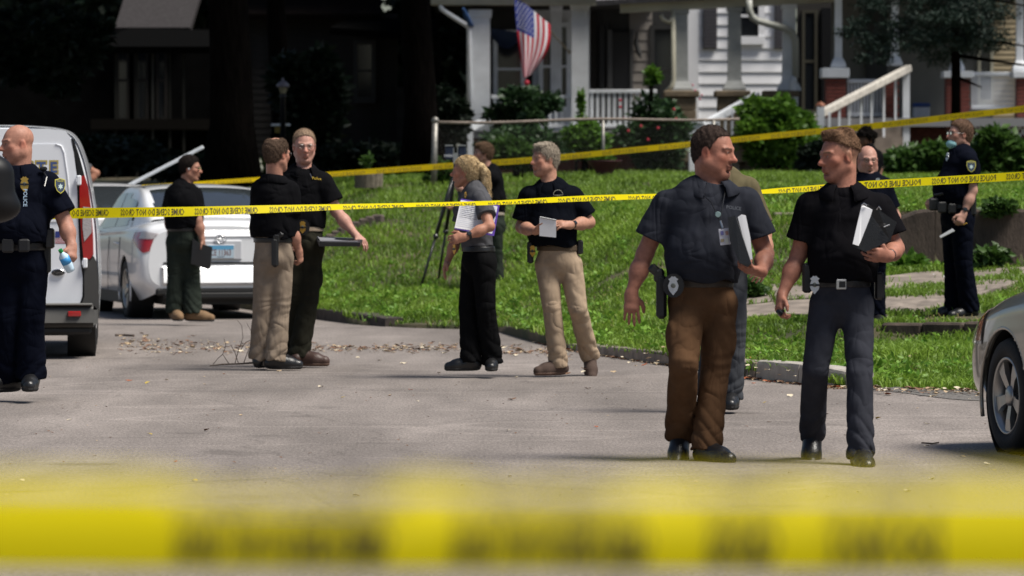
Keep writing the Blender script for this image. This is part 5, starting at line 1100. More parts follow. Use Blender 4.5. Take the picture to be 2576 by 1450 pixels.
def sedan(label, name, X, Yp, rz, paint, group=None, wr=.32, spokes=5, detail=True, sc=(1, 1, 1), wheels=True):
    t = empty(name, (X, Yp, 0), label, 'car', group, rz)
    s3 = np.array(sc); G = loft(SB, 320, 64)*s3; GF = loft(SB, 640, 150)*s3; H = loft(SG, 80, 26)*s3
    ax = (.93*sc[1], 3.63*sc[1])
    def keep(c): return ~(((np.hypot(c[:, 1]-ax[0], c[:, 2]-wr) < wr+.05) | (np.hypot(c[:, 1]-ax[1], c[:, 2]-wr) < wr+.05)) & (np.abs(c[:, 0]) > .5))
    body = patchmesh('body', G, keep, 0, paint, t)
    cp = G[0]; obj('rear_cap', cp, [tuple(range(len(cp)))], paint, body, world=False)
    patchmesh('cabin', H, lambda c: c[:, 0] < 9, 0, paint, t)
    def side(c): f = (c[:, 1]/sc[1]); zb = (np.interp(f, [.9, 1.8, 3.2], [1.06, .98, .97]))*sc[2]; zt = np.interp(f, [.85, 1.2, 1.8, 2.4, 2.95, 3.3], [1.12, 1.30, 1.345, 1.33, 1.17, 1.0])*sc[2]; return (f > .95) & (f < 3.1) & (c[:, 2] > zb) & (c[:, 2] < zt) & (np.abs(c[:, 0]) > .6*sc[0]) & (np.abs(f-1.98) > .035)
    patchmesh('side_window', H, lambda c: side(c) & (c[:, 0] < 0), .004, CGL, t); patchmesh('side_window', H, lambda c: side(c) & (c[:, 0] > 0), .004, CGL, t)
    patchmesh('rear_window', H, lambda c: (c[:, 1]/sc[1] > .5) & (c[:, 1]/sc[1] < 1.14) & (np.abs(c[:, 0]) < (.60-.04*(c[:, 1]-.5))*sc[0]), .005, mat('rear_glass', (.03, .035, .04), .06, spec=1, coat=1), t)
    patchmesh('windshield', H, lambda c: (c[:, 1]/sc[1] > 2.62) & (c[:, 1]/sc[1] < 3.42) & (np.abs(c[:, 0]) < .60*sc[0]), .005, CGL, t)
    inn = MB().b2(-.60*sc[0], .60*sc[0], .12, 4.3*sc[1], .16, .62).b2(-.84*sc[0], .84*sc[0], 1.33*sc[1], 3.2*sc[1], .15, .45); inn.build('underbody', BLKP, t, world=False)
    for yy_ in ax:
        for sg in (-1, 1):
            if wheels: wheel(t, (sg*.78*sc[0], yy_, wr), wr, .21, sg, spokes)
            arc = [(sg*.885*sc[0], yy_+(wr+.055)*math.cos(a), wr+(wr+.055)*math.sin(a)) for a in np.linspace(-.35, math.pi+.35, 26)]
            MB().tube(arc, .012, 6).build('arch_lip', paint, t, True, world=False)
            MB().lathe([(wr+.05, -.12), (wr+.05, .12)], (sg*.74*sc[0], yy_, wr), 30, Matrix.Rotation(math.pi/2, 3, 'Y'), False).build('wheel_well', BLKP, t, True, world=False)
    return t, GF, H
th = math.radians(14)
def place(px, Y, lx, ly, rz):
    """root position so that local point (lx, ly) falls on px at distance Y"""
    return X_(px, Y)-(lx*math.cos(rz)-ly*math.sin(rz)), Y-(lx*math.sin(rz)+ly*math.cos(rz))
x0, y0 = place(338, 52.2, -.78, .93, th)
t, G, H = sedan('white sedan with its rear plate showing, parked behind the men at the left', 'parked_car', x0, y0, th, PW)
LL = lambda c, a, b: (np.abs(c[:, 0]) > a) & (np.abs(c[:, 0]) < b)
def lampsel(sg): return lambda c: (c[:, 0]*sg > .50) & (c[:, 1] < .40) & (c[:, 2] > np.interp(c[:, 0]*sg+c[:, 1]*.5, [.5, .85, 1.1], [.80, .72, .86])) & (c[:, 2] < np.interp(c[:, 0]*sg+c[:, 1]*.5, [.5, .85, 1.1], [.90, .95, .93]))
for sg in (-1, 1):
    l = patchmesh('tail_lamp', G, lampsel(sg), .008, TAIL, t)
    if l: patchmesh('reversing_lens', G, lambda c: lampsel(sg)(c) & (c[:, 2] > .87) & (c[:, 1] < .16) & (c[:, 0]*sg < .85), .012, CLEARL, l)
bk = MB(); bk.b2(-.70, .70, -.012, .10, .26, .34, .02).b2(-.62, .62, -.02, .1, .22, .30, .02).build('bumper_valance', BLKP, t, world=False)
MB().b2(-.66, .66, -.035, .05, .36, .60, .05).build('bumper', PW, t, True, world=False)
MB().b2(-.62, .62, -.016, .02, .605, .62).build('bumper_gap', BLKP, t, world=False)
MB().b2(-.60, .60, -.010, .05, .87, .98, .03).build('trunk_spoiler', PW, t, True, world=False)
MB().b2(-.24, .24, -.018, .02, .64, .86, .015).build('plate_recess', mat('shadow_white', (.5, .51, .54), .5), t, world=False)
pl = MB().b2(-.155, .155, -.032, -.019, .655, .81, .006).build('license_plate', mat('plate_frame', (.45, .47, .5), .4), t, world=False)
MB().b2(-.142, .142, -.0345, -.0325, .665, .80).build('plate_upper', mat('plate_blue', (.10, .32, .52), .5), pl, world=False); MB().b2(-.142, .142, -.036, -.0346, .665, .755).build('plate_lower', mat('plate_pale', (.42, .52, .60), .5), pl, world=False)
def loclet(name, s, c, h, m, parent, sq=1, off=.0, bold=.01):
    V, Fc = textmesh(s, 1, bold); V[:, 0] -= (V[:, 0].min()+V[:, 0].max())/2; V[:, 1] -= .35; V = V/.7*h; return obj(name, np.stack([c[0]+V[:, 0]*sq, np.full(len(V), c[1]-off), c[2]+V[:, 1]], 1), Fc, m, parent, world=False)
loclet('plate_number', 'CE 11363', (0, -.0375, .725), .065, mat('plate_ink', (.16, .06, .05), .6), pl, .62); loclet('plate_state', 'ILLINOIS', (0, -.0375, .678), .014, mat('plate_ink2', (.05, .05, .08), .6), pl)
for r_, w_ in (((.062, .043), .005), ((.026, .041), .004)): e = MB().tube([(r_[0]*math.cos(a), -.03, .905-.035+r_[1]*math.sin(a)) for a in np.linspace(0, 6.283, 26)], w_, 5).build('emblem_ring', CHROME, t, True, world=False)
MB().tube([(.045*math.cos(a), -.03, .888+.015*math.sin(a)) for a in np.linspace(0, 6.283, 20)], .004, 5).build('emblem_ring', CHROME, t, True, world=False)
MB().tube([(-.885, 1.35, .80), (-.905, 1.45, .81), (-.905, 1.55, .81), (-.885, 1.6, .80)], .012, 6).build('door_handle', PW, t, True, world=False)
for yy_ in (1.28, 2.02, 3.0): MB().tube([(-.897, yy_, .28), (-.902, yy_, .58), (-.882, yy_, .88)], .004, 4).build('door_gap', BLKP, t, world=False)
MB().tube([(-.6, 1.32, 1.42), (-.58, 2.3, 1.43)], .008, 4).build('roof_gap', BLKP, t, world=False)
x1, y1 = place(262, 57.0, 0, .0, th)
t2, G2, H2 = sedan('second white car mostly hidden between the van and the white sedan', 'parked_car', x1, y1+2.2, th, PW)
for sg in (-1, 1): patchmesh('tail_lamp', G2, lampsel(sg), .008, TAIL, t2)
# champagne car at the right: only its front left corner enters the picture
x1, y1 = place(2530, 26.55, -.88, 3.63, th)
t3, G3, H3 = sedan('champagne silver car with five spoke wheel entering at the right edge', 'parked_car', x1, y1, th, PSIL, wr=.325)
hl = patchmesh('headlight', G3, lambda c: (c[:, 0] < -.60) & (c[:, 1] > 3.98) & (c[:, 1] < 4.42) & (c[:, 2] > .60) & (c[:, 2] < .80), .006, CLEARL, t3); patchmesh('turn_signal', G3, lambda c: (c[:, 0] < -.7) & (c[:, 1] > 3.99) & (c[:, 1] < 4.10) & (c[:, 2] > .62) & (c[:, 2] < .79), .010, AMB, hl)
MB().tube([(-.80, 3.18, .2), (-.86, 3.24, .30)], .02, 6).build('mud_flap', BLKP, t3, world=False)
# dark vehicle at the left edge: its door mirror
x1, y1 = -3.605, 19.2
t4, G4, H4 = sedan('black vehicle outside the left edge with its rounded door mirror in view', 'parked_car', x1, y1, 0, PBLK, wr=.36, sc=(1, 1.18, 1.32))
V = Vol((1.05, 2.95, 1.3), (1.55, 3.35, 1.85), .008); V.op(cone((1.14, 3.12, 1.44), (1.14, 3.12, 1.56), .105, .10, 1.35, (1, 0, 0)), .02); V.op(ell((1.20, 3.14, 1.40), (.10, .08, .06)), .05); V.op(cone((.92, 3.14, 1.42), (1.15, 3.14, 1.45), .035, .045), .05)
Vv, Q = nets(V.a, V.lo, V.h); mo = obj('door_mirror', Vv, Q, mat('mirror_housing', (.004, .004, .005), .5, spec=.3), t4, True, world=False)
# ---------------------------------------------------------------- van
rzv = math.radians(4.7); Yv = 40.3; xc = X_(-24, Yv)
t = empty('van', (xc, Yv, 0), 'white panel van seen from behind at the left edge, red tail lamp on its corner', 'van', None, rzv)
SV = [(0, [(.86, .34), (.875, .6), (.865, .85), (.85, 1.14), (.80, 1.46), (.745, 1.68), (.665, 1.85), (.52, 1.92), (.25, 1.94), (0, 1.945)]),
      (.04, [(.88, .30), (.905, .6), (.895, .85), (.88, 1.14), (.83, 1.46), (.775, 1.70), (.69, 1.875), (.54, 1.94), (.25, 1.96), (0, 1.965)]),
      (.3, [(.89, .25), (.915, .6), (.91, .85), (.895, 1.14), (.845, 1.46), (.79, 1.70), (.70, 1.885), (.55, 1.95), (.25, 1.975), (0, 1.98)]),
      (3.0, [(.89, .25), (.915, .6), (.91, .85), (.895, 1.14), (.845, 1.46), (.79, 1.70), (.70, 1.885), (.55, 1.95), (.25, 1.975), (0, 1.98)]),
      (3.6, [(.89, .25), (.915, .6), (.91, .80), (.89, 1.0), (.82, 1.25), (.74, 1.45), (.65, 1.60), (.5, 1.65), (.25, 1.68), (0, 1.69)]),
      (4.4, [(.80, .25), (.85, .5), (.84, .70), (.82, .8), (.75, .9), (.66, .98), (.5, 1.02), (.4, 1.03), (.2, 1.04), (0, 1.04)])]
G = loft(SV, 90, 44); wr = .335
body = patchmesh('body', G, lambda c: ~((np.hypot(c[:, 1]-.85, c[:, 2]-wr) < wr+.06) & (np.abs(c[:, 0]) > .5)), 0, PVAN, t); obj('rear_cap', G[0], [tuple(range(G.shape[1]))], mat('panel_gap', (.03, .03, .03), .7), body, world=False)
def VL(px, py, off=0):
    """pixel on the rear face -> van's own frame"""
    p = PX(px, py, Yv+(X_(px, Yv)-xc)*math.tan(rzv)); return Vector(((p.x-xc)/math.cos(rzv), -off, p.z))
def vplate(name, pts, off, th_, m, parent, sm=False): return MB().plate([VL(a, b, off) for a, b in pts], (0, -1, 0), th_).build(name, m, parent, sm, world=False)
door = [(40, 325), (120, 324), (165, 330), (177, 345), (186, 385), (193, 440), (197, 560), (201, 650), (208, 700), (207, 745), (200, 765), (190, 768), (-20, 768), (-20, 325)]
dr = vplate('rear_door', door, .022, .02, PVAN, t)
vplate('rear_door', [(-27, 768), (-27, 325), (-70, 325), (-200, 330), (-228, 352), (-240, 440), (-252, 650), (-255, 745), (-245, 768)], .022, .02, PVAN, t)
rec = [(0, 364), (140, 363), (155, 368), (162, 385), (170, 440), (175, 490), (174, 545), (160, 558), (0, 560)]; pin = vplate('door_panel', rec, .030, .007, PVAN, dr)
pm = MB(); pp = [VL(a, b, .030) for a, b in rec[1:-1]]; pm.tube(pp, .007, 6).build('panel_ridge', PVAN, pin, True, world=False)
vplate('corner_window_trim', [(180, 348), (186, 352), (198, 385), (212, 438), (216, 452), (199, 440), (190, 398), (185, 372)], .024, .03, GLASSB if 'GLASSB' in globals() else BLKP, t)
tl = vplate('tail_lamp', [(200, 446), (213, 441), (222, 470), (229, 520), (234, 590), (235, 640), (226, 652), (210, 650), (205, 600), (201, 520)], .045, .09, TAIL, t)
vplate('reversing_lens', [(209, 520), (226, 522), (231, 560), (231, 585), (212, 608), (208, 570)], .052, .01, CLEARL, tl)
cr_ = vplate('bumper_corner', [(211, 654), (227, 655), (236, 645), (243, 660), (247, 700), (249, 770), (249, 800), (205, 800), (205, 766), (212, 745)], .035, .12, TRIM, t)
MB().b2(-.90, .905, -.11, .10, .27, .46, .04).build('bumper', TRIM, t, True, world=False)
MB().b2(-.86, .86, -.13, .02, .455, .475, .01).build('bumper_step', mat('light_gray_plastic', (.11, .108, .10), .5), t, world=False)
for px_ in (187, -236): p = VL(px_, 789, 0); MB().b2(p.x-.055, p.x+.055, -.128, -.10, p.z-.022, p.z+.022, .006).build('reflector', TAIL, t, world=False)
MB().b2(-.7, .7, .0, 3.6, .2, .5).build('underbody', BLKP, t, world=False); MB().b2(-.85, .85, -.05, .1, .21, .28, .02).build('bumper_valance', BLKP, t, world=False)
for yy_ in (.85, 3.75):
    for sg in (-1, 1):
        wheel(t, (sg*.775, yy_, wr), wr, .225, sg, 5, TRIM)
        MB().lathe([(wr+.06, -.12), (wr+.06, .12)], (sg*.76, yy_, wr), 30, Matrix.Rotation(math.pi/2, 3, 'Y'), False).build('wheel_well', BLKP, t, True, world=False)
for (a, b) in ((199, 454), (214, 662)): q = VL(a, b, .055); MB().b2(q.x-.02, q.x+.02, -.065, -.01, q.z-.042, q.z+.042, .008).b2(q.x-.028, q.x-.001, -.062, -.02, q.z-.018, q.z+.02, .004).build('hinge', PVAN, t, world=False)
# oval emblem
c = VL(146, 686, .03); e = MB().lathe([(0, .012), (.9, .012), (1, .0)], (0, 0, 0), 28); e.v = [(c.x+v[0]*.062, c.y-v[2], c.z+v[1]*.032) for v in e.v]; eo = e.build('oval_emblem', CHROME, dr, True, world=False)
e = MB().lathe([(0, .015), (1, .0145)], (0, 0, 0), 28); e.v = [(c.x+v[0]*.054, c.y-v[2], c.z+v[1]*.026) for v in e.v]; e.build('emblem_field', BLKP, eo, world=False); loclet('emblem_script', 'Ford', (c.x, c.y-.0165, c.z), .026, CHROME, eo, 1.15)
# flag decal, raised text fragments
fd = None
for i in range(13):
    a = VL(139, 582+i*2.35, .0235); b = VL(168, 582+(i+1)*2.35, .0235); o = MB().b2(a.x, b.x, a.y-.0012, a.y, b.z, a.z).build('decal_stripe', RED if i % 2 == 0 else FWH, dr, world=False)
a, b = VL(139, 582, .026), VL(151, 598, .026); MB().b2(a.x, b.x, a.y-.001, a.y, b.z, a.z).build('decal_canton', BLU, dr, world=False)
DG = mat('decal_gold', (.42, .33, .08), .5); DB = mat('decal_blue', (.05, .09, .24), .5)
for ch, px_ in (('E', 136), ('T', 104), ('S', 75)):
    c = VL(px_, 421, .031); loclet('letter_outline', ch, (c.x, c.y, c.z), .098, DG, dr, 1.0, bold=.09); loclet('letter', ch, (c.x, c.y-.0015, c.z), .086, DB, dr, 1.0, bold=.03)
p = VL(-10, 319, -.3); MB().b2(-.55, .02, .5, .9, 1.975, 2.01, .015).build('roof_sign', mat('faded_red', (.4, .08, .08), .5), t, world=False)
# ================================================================ THE PEOPLE
BLK = fabric('black_polo_cloth', (.005, .005, .006)); BLK2 = fabric('washed_black_polo_cloth', (.006, .0056, .007)); CHAR = fabric('charcoal_polo_cloth', (.023, .025, .033), .8)
NAVY = fabric('navy_uniform_cloth', (.0035, .0045, .0095)); NAVYT = fabric('navy_trouser_cloth', (.003, .004, .009)); KHAKI = fabric('khaki_twill', (.36, .27, .19)); TAUPE = fabric('taupe_twill', (.235, .185, .14))
BROWN = fabric('brown_canvas', (.098, .053, .028)); SLATE = fabric('slate_twill', (.036, .038, .048)); DGREEN = fabric('dark_green_twill', (.024, .030, .024)); OLIVED = fabric('dark_olive_twill', (.026, .025, .018))
GREYP = fabric('heather_grey_cloth', (.075, .075, .082)); OLIVE = fabric('olive_cloth', (.105, .088, .05)); BLKT = fabric('black_twill', (.006,.006,.0065)); GTROU = fabric('grey_twill', (.05, .053, .06))
TANB = mat('tan_suede', (.20, .12, .06), .85, bump=.3, bscale=80); BRSU = mat('brown_suede', (.065, .04, .03), .9, bump=.3, bscale=120); BRLE = mat('brown_leather', (.06, .03, .022), .5, bump=.3, bscale=90)
DSOLE = mat('tan_sole', (.12, .07, .05), .8)
def belt_thing(root, c, dims, rot=0, name='pouch', m=DUTY, bev=.012, tilt=0):
    R3 = Matrix.Rotation(rot, 3, 'Z') @ Matrix.Rotation(tilt, 3, 'Y'); return MB().box(c, dims, R3, bev).build(name, m, root)
def holster(root, c, side, s=1):
    c = Vector(c); o = MB().box(c-Vector((0, 0, .06*s)), (.05*s, .075*s, .21*s), None, .018).build('holster', DUTY, root)
    MB().beam(c+Vector((side*.0, -.005, .045)), c+Vector((side*.055*s, -.01, .085*s)), .034*s, .045*s, bev=.012).box(c+Vector((side*.012, 0, .045)), (.05*s, .06*s, .07*s), None, .015).build('pistol_grip', GLASSB, o)
# --- man in charcoal polo and brown trousers (front)
d = 26.0
J = dict(head=(1797, 382, 0), neck=(1788, 462, 0), shL=(1676, 516, .02), shR=(1876, 508, .02), elL=(1622, 640, .03), wrL=(1588, 738, 0), hdL=(1589, 815, -.02),
         elR=(1925, 640, .02), wrR=(1916, 684, -.17), hdR=(1868, 676, -.26), waist=(1768, 640, 0), pel=(1766, 745, 0), belt=(1766, 707, 0),
         hpL=(1728, 765, 0), hpR=(1810, 765, 0), knL=(1720, 918, -.20), knR=(1800, 930, .02), anL=(1712, 1088, .14), anR=(1778, 1125, -.05), toeL=(1698, 1140, -.06), toeR=(1830, 1155, -.2))
r8, j8, P8, R8, f8, b8 = person('man in charcoal polo and brown trousers walking with a portfolio, head turned right', d, J,
    dict(head=(63, -6, 0), byaw=8, s=1.03, hs=1.17, tw=1.15, nk=1.22, arm=1.08, h=.006, belly=.05, fat=1, hair='buzz', hth=.004, haircol=(.045, .03, .024), widow=1, seed=1, skin=(0.344, 0.151, 0.102), stubble=.3,
         shirt=CHAR, pants=BROWN, pw=1.02, hipw=1.02, cargo=1, shoem=LEATHER, shoe=1.05, tipL=34, cuffr=.078, handL=dict(n=(0, 1, 0), t=(1, -.2, 0), c=.14, sp=.12), handR=dict(n=(0, .3, 1), t=(0, 1, .3), c=.5),
         pfold=.010, fold=.007, cuff=.088, slv=.68, belt=mat('dark_brown_belt', (.03, .02, .012), .5)))
holster(r8, PX(1664, 715, d-.05), -1, 1.15)
badge(r8, PX(1694, 719, d-.19), (-.25, -1, 0), s=1.15, m=SILV, band=False, backing=True)
ln = MB(); ln.tube([PX(1762, 484, d-.12), PX(1790, 510, d-.20), PX(1810, 556, d-.235)], .0035, 5).tube([PX(1824, 480, d-.10), PX(1817, 520, d-.20), PX(1812, 556, d-.235)], .0035, 5); lan = ln.build('lanyard', GLASSB, r8)
MB().lathe([(.014, -.01), (.017, 0), (.014, .01)], PX(1806, 540, d-.245), 12, Matrix.Rotation(math.pi/2, 3, 'X')).build('badge_reel', mat('reel', (.3, .42, .42), .25, metal=.5), lan)
idc = MB().box(PX(1823, 596, d-.25), (.058, .004, .088), Matrix.Rotation(-.12, 3, 'Y'), .002).build('id_card', mat('id_plastic', (.5, .5, .56), .3), lan)
for dx, dy, w_, h_, c_ in ((-.014, .02, .016, .022, (.12, .12, .3)), (.012, .02, .016, .022, (.35, .2, .16)), (-.012, -.02, .018, .016, (.3, .25, .15)), (.012, -.022, .018, .03, (.55, .55, .5))):
    MB().box(PX(1823, 596, d-.2535)+Vector((dx, 0, dy)), (w_, .002, h_), Matrix.Rotation(-.12, 3, 'Y')).build('card_print', mat('print_%d' % int(c_[0]*100), c_, .5), idc)
MB().tube([PX(1812, 556, d-.24), PX(1818, 574, d-.25)], .006, 6).build('badge_clip', STEEL, lan)
lettering('embroidery', 'POLICE', PX(1846, 523, d-.205), (1, .18, -.14), (0, 0, 1), .018, mat('thread', (.12, .13, .15), .7), r8)
MB().tube([PX(1786, 500, d-.165), PX(1786, 560, d-.20)], .004, 4).build('placket', CHAR, r8)
# portfolio + papers he carries
t = empty('portfolio', PX(1868, 600, d-.2), 'open black leather portfolio tucked under the arm of the man in brown trousers', 'folder')
MB().plate([PX(1830, 548, d-.27), PX(1850, 543, d-.27), PX(1868, 596, d-.28), PX(1890, 664, d-.3), PX(1880, 672, d-.3), PX(1860, 662, d-.3), PX(1836, 606, d-.28)], (-.2, -1, .1), .02).build('front_cover', LEATHER, t)
MB().plate([PX(1846, 546, d-.2), PX(1862, 560, d-.2), PX(1882, 612, d-.22), PX(1896, 668, d-.24), PX(1888, 674, d-.26), PX(1862, 610, d-.22)], (0, -1, 0), .015).build('back_cover', LEATHER, t)
MB().plate([PX(1856, 547, d-.24), PX(1866, 540, d-.24), PX(1876, 542, d-.24), PX(1888, 600, d-.25), PX(1893, 652, d-.26), PX(1884, 656, d-.26), PX(1870, 600, d-.25)], (.1, -1, 0), .006).build('paper_sheets', PAPER, t)
# --- man in black polo with slate trousers (front right)
d = 25.8
J = dict(head=(2109, 392, 0), neck=(2122, 470, 0), shL=(2037, 520, .02), shR=(2212, 522, .03), elL=(2010, 640, .05), wrL=(1968, 742, -.02), hdL=(1957, 795, -.06),
         elR=(2254, 626, .02), wrR=(2236, 645, -.2), hdR=(2172, 640, -.28), waist=(2121, 650, 0), pel=(2118, 748, 0), belt=(2118, 706, 0),
         hpL=(2078, 770, 0), hpR=(2158, 770, 0), knL=(2052, 930, -.06), knR=(2163, 940, -.14), anL=(2044, 1088, .32), anR=(2166, 1142, -.22), toeL=(2037, 1150, .12), toeR=(2182, 1180, -.42))
r10, j10, P10, R10, f10, b10 = person('man in black polo and slate grey trousers walking with an open binder, looking left', d, J,
    dict(head=(-62, -5, 0), byaw=-4, s=1.0, hs=1.1, tw=1.07, nk=1.12, arm=1.05, h=.006, belly=.012, hair='swept', hth=.009, haircol=(.15, .085, .05), seed=4, skin=(0.370, 0.163, 0.110), stubble=.12, brow=(.2, .11, .06), buzzcol=(.22, .13, .08),
         shirt=BLK2, pants=SLATE, pw=.93, hipw=.98, shoem=LEATHER, shoe=1.05, tipL=42, cuffr=.076, handL=dict(n=(1, .3, 0), t=(0, -1, 0), c=.62), handR=dict(n=(0, 1, .35), t=(0, 0, 1), c=.35, sp=.1),
         pfold=.009, fold=.006, cuff=.085, slv=.70, collarmat=BLK2))
strap_watch(r10, j10['wrR'], j10['elR'], name='wristband')
MB().box(PX(2117, 716, d-.19), (.055, .012, .055), None, .004).build('belt_buckle', STEEL, r10)
MB().box(PX(2119, 716, d-.197), (.034, .012, .034), None, .002).build('buckle_gap', LEATHER, r10)
badge(r10, PX(2050, 717, d-.17), (-.3, -1, 0), s=1.1, m=SILV, band=True)
belt_thing(r10, PX(2030, 700, d-.02), (.05, .08, .16)); belt_thing(r10, PX(2212, 720, d), (.05, .08, .15))
MB().tube([PX(2114, 498, d-.15), PX(2113, 560, d-.19)], .004, 4).build('placket', BLK2, r10)
t = empty('binder', PX(2195, 580, d-.25), 'open black ring binder full of white pages held against a black polo', 'binder')
MB().plate([PX(2144, 620, d-.33), PX(2170, 512, d-.3), PX(2176, 512, d-.3), PX(2208, 526, d-.27), PX(2256, 560, d-.2), PX(2240, 606, d-.22), PX(2178, 634, d-.3)], (0, -1, .05), .02).build('cover', LEATHER, t)
MB().plate([PX(2145, 614, d-.335), PX(2167, 519, d-.305), PX(2172, 517, d-.3), PX(2195, 528, d-.3), PX(2190, 545, d-.3), PX(2166, 606, d-.32), PX(2160, 619, d-.33)], (0, -1, .05), .012).build('pages', PAPER, t)
MB().tube([PX(2167, 517, d-.31), PX(2173, 512, d-.32), PX(2181, 517, d-.31)], .004, 6).tube([PX(2205, 528, d-.29), PX(2211, 520, d-.3), PX(2216, 528, d-.29)], .004, 6).build('ring', STEEL, t)
MB().tube([PX(2223, 572, d-.26), PX(2238, 566, d-.25)], .004, 6).build('clasp', STEEL, t)
t = MB().tube([PX(1957, 783, d-.12), PX(1963, 789, d-.1), PX(1969, 782, d-.08)], [.012, .016, .012], 8).build('recorder', GLASSB); tag(t, 'small dark voice recorder held in a lowered hand', 'recorder')
# --- gray haired man in khaki with notebook
d = 36.8
J = dict(head=(1369, 401, 0), neck=(1384, 462, 0), shL=(1331, 494, .0), shR=(1441, 494, .02), elL=(1312, 572, .02), wrL=(1346, 581, -.24), hdL=(1385, 574, -.30),
         elR=(1482, 560, .03), wrR=(1434, 567, -.22), hdR=(1394, 563, -.30), waist=(1389, 575, 0), pel=(1402, 652, 0), belt=(1400, 620, 0),
         hpL=(1376, 668, 0), hpR=(1436, 668, 0), knL=(1387, 770, -.05), knR=(1453, 775, -.05), anL=(1405, 915, 0), anR=(1484, 896, .25), toeL=(1350, 940, -.1), toeR=(1495, 940, 0))
r7, j7, P7, R7, f7, b7 = person('gray haired man in black polo and khaki trousers writing in a notebook, looking left', d, J,
    dict(head=(-60, 0, 0), byaw=-12, s=.99, hs=1.03, tw=1.08, nk=1.12, arm=1.1, belly=.03, fat=.6, hair='messy', hth=.011, haircol=(.33, .28, .22), seed=7, skin=(0.430, 0.221, 0.151), brow=(.3, .2, .13),
         shirt=fabric('blue_black_polo_cloth', (.0035, .0045, .0075)), pants=KHAKI, pw=.97, shoem=BRSU, sole=DSOLE, tipR=38, cuffr=.076, handL=dict(n=(0, .3, 1), t=(.2, -.2, 1), c=.45), handR=dict(n=(0, .5, -.6), t=(0, -.3, 1), c=.3),
         pfold=.009, slv=.78, cuff=.083, belt=mat('webbing_belt', (.09, .06, .035), .8)))
strap_watch(r7, j7['wrR'], j7['elR'], face=(.3, -1, .5))
belt_thing(r7, PX(1334, 635, d-.03), (.05, .08, .17)); belt_thing(r7, PX(1459, 622, d-.02), (.05, .07, .11)); badge(r7, PX(1340, 632, d-.12), (-.5, -1, 0), m=GOLD, s=1.0)
lg = MB(); lg.tube([PX(1404+12*math.cos(a), 490-12*math.sin(a), d-.165) for a in np.linspace(0, math.pi, 9)], .0025, 4).tube([PX(1392, 491, d-.165), PX(1416, 491, d-.165)], .002, 4).build('embroidery', mat('cream_thread', (.42, .40, .32), .7), r7)
lettering('embroidery', '***', PX(1404, 493, d-.168), (1, 0, 0), (0, 0, 1), .014, mat('cream_thread', (.42, .40, .32), .7), r7)
t = empty('notebook', PX(1378, 575, d-.33), 'small white spiral notepad held open by the gray haired man', 'notebook')
MB().plate([PX(1357, 548, d-.34), PX(1399, 556, d-.34), PX(1399, 598, d-.32), PX(1357, 594, d-.32)], (0, -1, .1), .006).build('page', PAPER, t)
MB().tube([PX(1358, 546, d-.345), PX(1399, 554, d-.345)], .004, 6).build('spine', mat('pad_binding', (.5, .5, .5), .5), t)
# --- woman with ponytail
J = dict(head=(1170, 432, 0), neck=(1190, 480, 0), shL=(1176, 500, .16), shR=(1212, 502, -.17), elL=(1150, 600, .18), wrL=(1127, 655, .12), hdL=(1110, 705, .08),
         elR=(1232, 570, -.33), wrR=(1170, 597, -.38), hdR=(1128, 606, -.38), waist=(1196, 580, 0), pel=(1204, 650, 0), belt=(1203, 622, 0),
         hpL=(1190, 665, .09), hpR=(1217, 665, -.08), knL=(1177, 775, .05), knR=(1222, 772, -.07), anL=(1185, 906, .0), anR=(1238, 905, .02), toeL=(1120, 930, 0), toeR=(1234, 935, -.25))
r5, j5, P5, R5, f5, b5 = person('woman with long blonde ponytail in gray polo and black trousers holding a purple clipboard', 36.6, J,
    dict(head=(-100, 2, 0), byaw=-80, s=.93, hs=.98, tw=.98, nk=.85, arm=.98, bust=1, hair='woman', hth=.010, haircol=(.50, .37, .21), seed=9, skin=(0.396, 0.188, 0.123), brow=(.25, .15, .08),
         shirt=GREYP, pants=BLKT, pw=1.04, hipw=.95, flat=1.1, shoem=LEATHER, cuffr=.082, handL=dict(n=(1, 0, 0), t=(-.5, -1, 0), c=.22), handR=dict(n=(0, 1, -.2), t=(0, 0, 1), c=.4), slv=.62, cuff=.08, pfold=.007))
strap_watch(r5, j5['wrR'], j5['elR'], face=(0, -1, .5), r=.029)
strap_watch(r5, P5(0, -.085, .035), P5(0, -.1, .036), r=.022, name='hair_tie')
g = MB(); 
for sg in (-1, 1): g.tube([P5(sg*.032+.023*math.cos(a), .04+.004*math.sin(a), .118+.016*math.sin(a)) for a in np.linspace(0, 6.283, 13)], .002, 5, False); g.tube([P5(sg*.055, .04, .115), P5(sg*.084, -.01, .06), P5(sg*.084, -.03, .02)], .0018, 5)
g.tube([P5(-.01, .04, .122), P5(.01, .04, .122)], .002, 5).build('sunglasses', GLASSB, r5)
badge(r5, PX(1211-40, 491, 36.6-.12), (-.8, -.6, 0), s=.55, m=GOLD, band=False)
MB().tube([PX(1131, 608, 36.25), PX(1153, 609, 36.3)], .004, 6).build('pen', GLASSB, r5)
badge(r5, PX(1143, 627, 36.4), (-.9, -.5, 0), s=.9, m=GOLD)
t = empty('clipboard', PX(1200, 550, 36.4), 'purple clipboard with a handwritten sheet under the arm of the ponytailed woman', 'clipboard')
a, b_, c_, e_ = PX(1160, 500, 36.36), PX(1257, 517, 36.40), PX(1243, 594, 36.34), PX(1143, 576, 36.30)
n_ = (b_-a).cross(e_-a).normalized(); n_ = n_ if n_.y < 0 else -n_
MB().plate([a, b_, c_, e_], n_, .008).build('board', mat('purple_board', (.10, .045, .33), .4), t)
def lerp2(u, v): return (a*(1-u)+b_*u)*(1-v)+(e_*(1-u)+c_*u)*v
pg = MB().plate([lerp2(.0, .05)+n_*.002, lerp2(.95, .05)+n_*.002, lerp2(.94, .94)+n_*.002, lerp2(.0, .97)+n_*.002], n_, .003).build('sheet', PAPER, t)
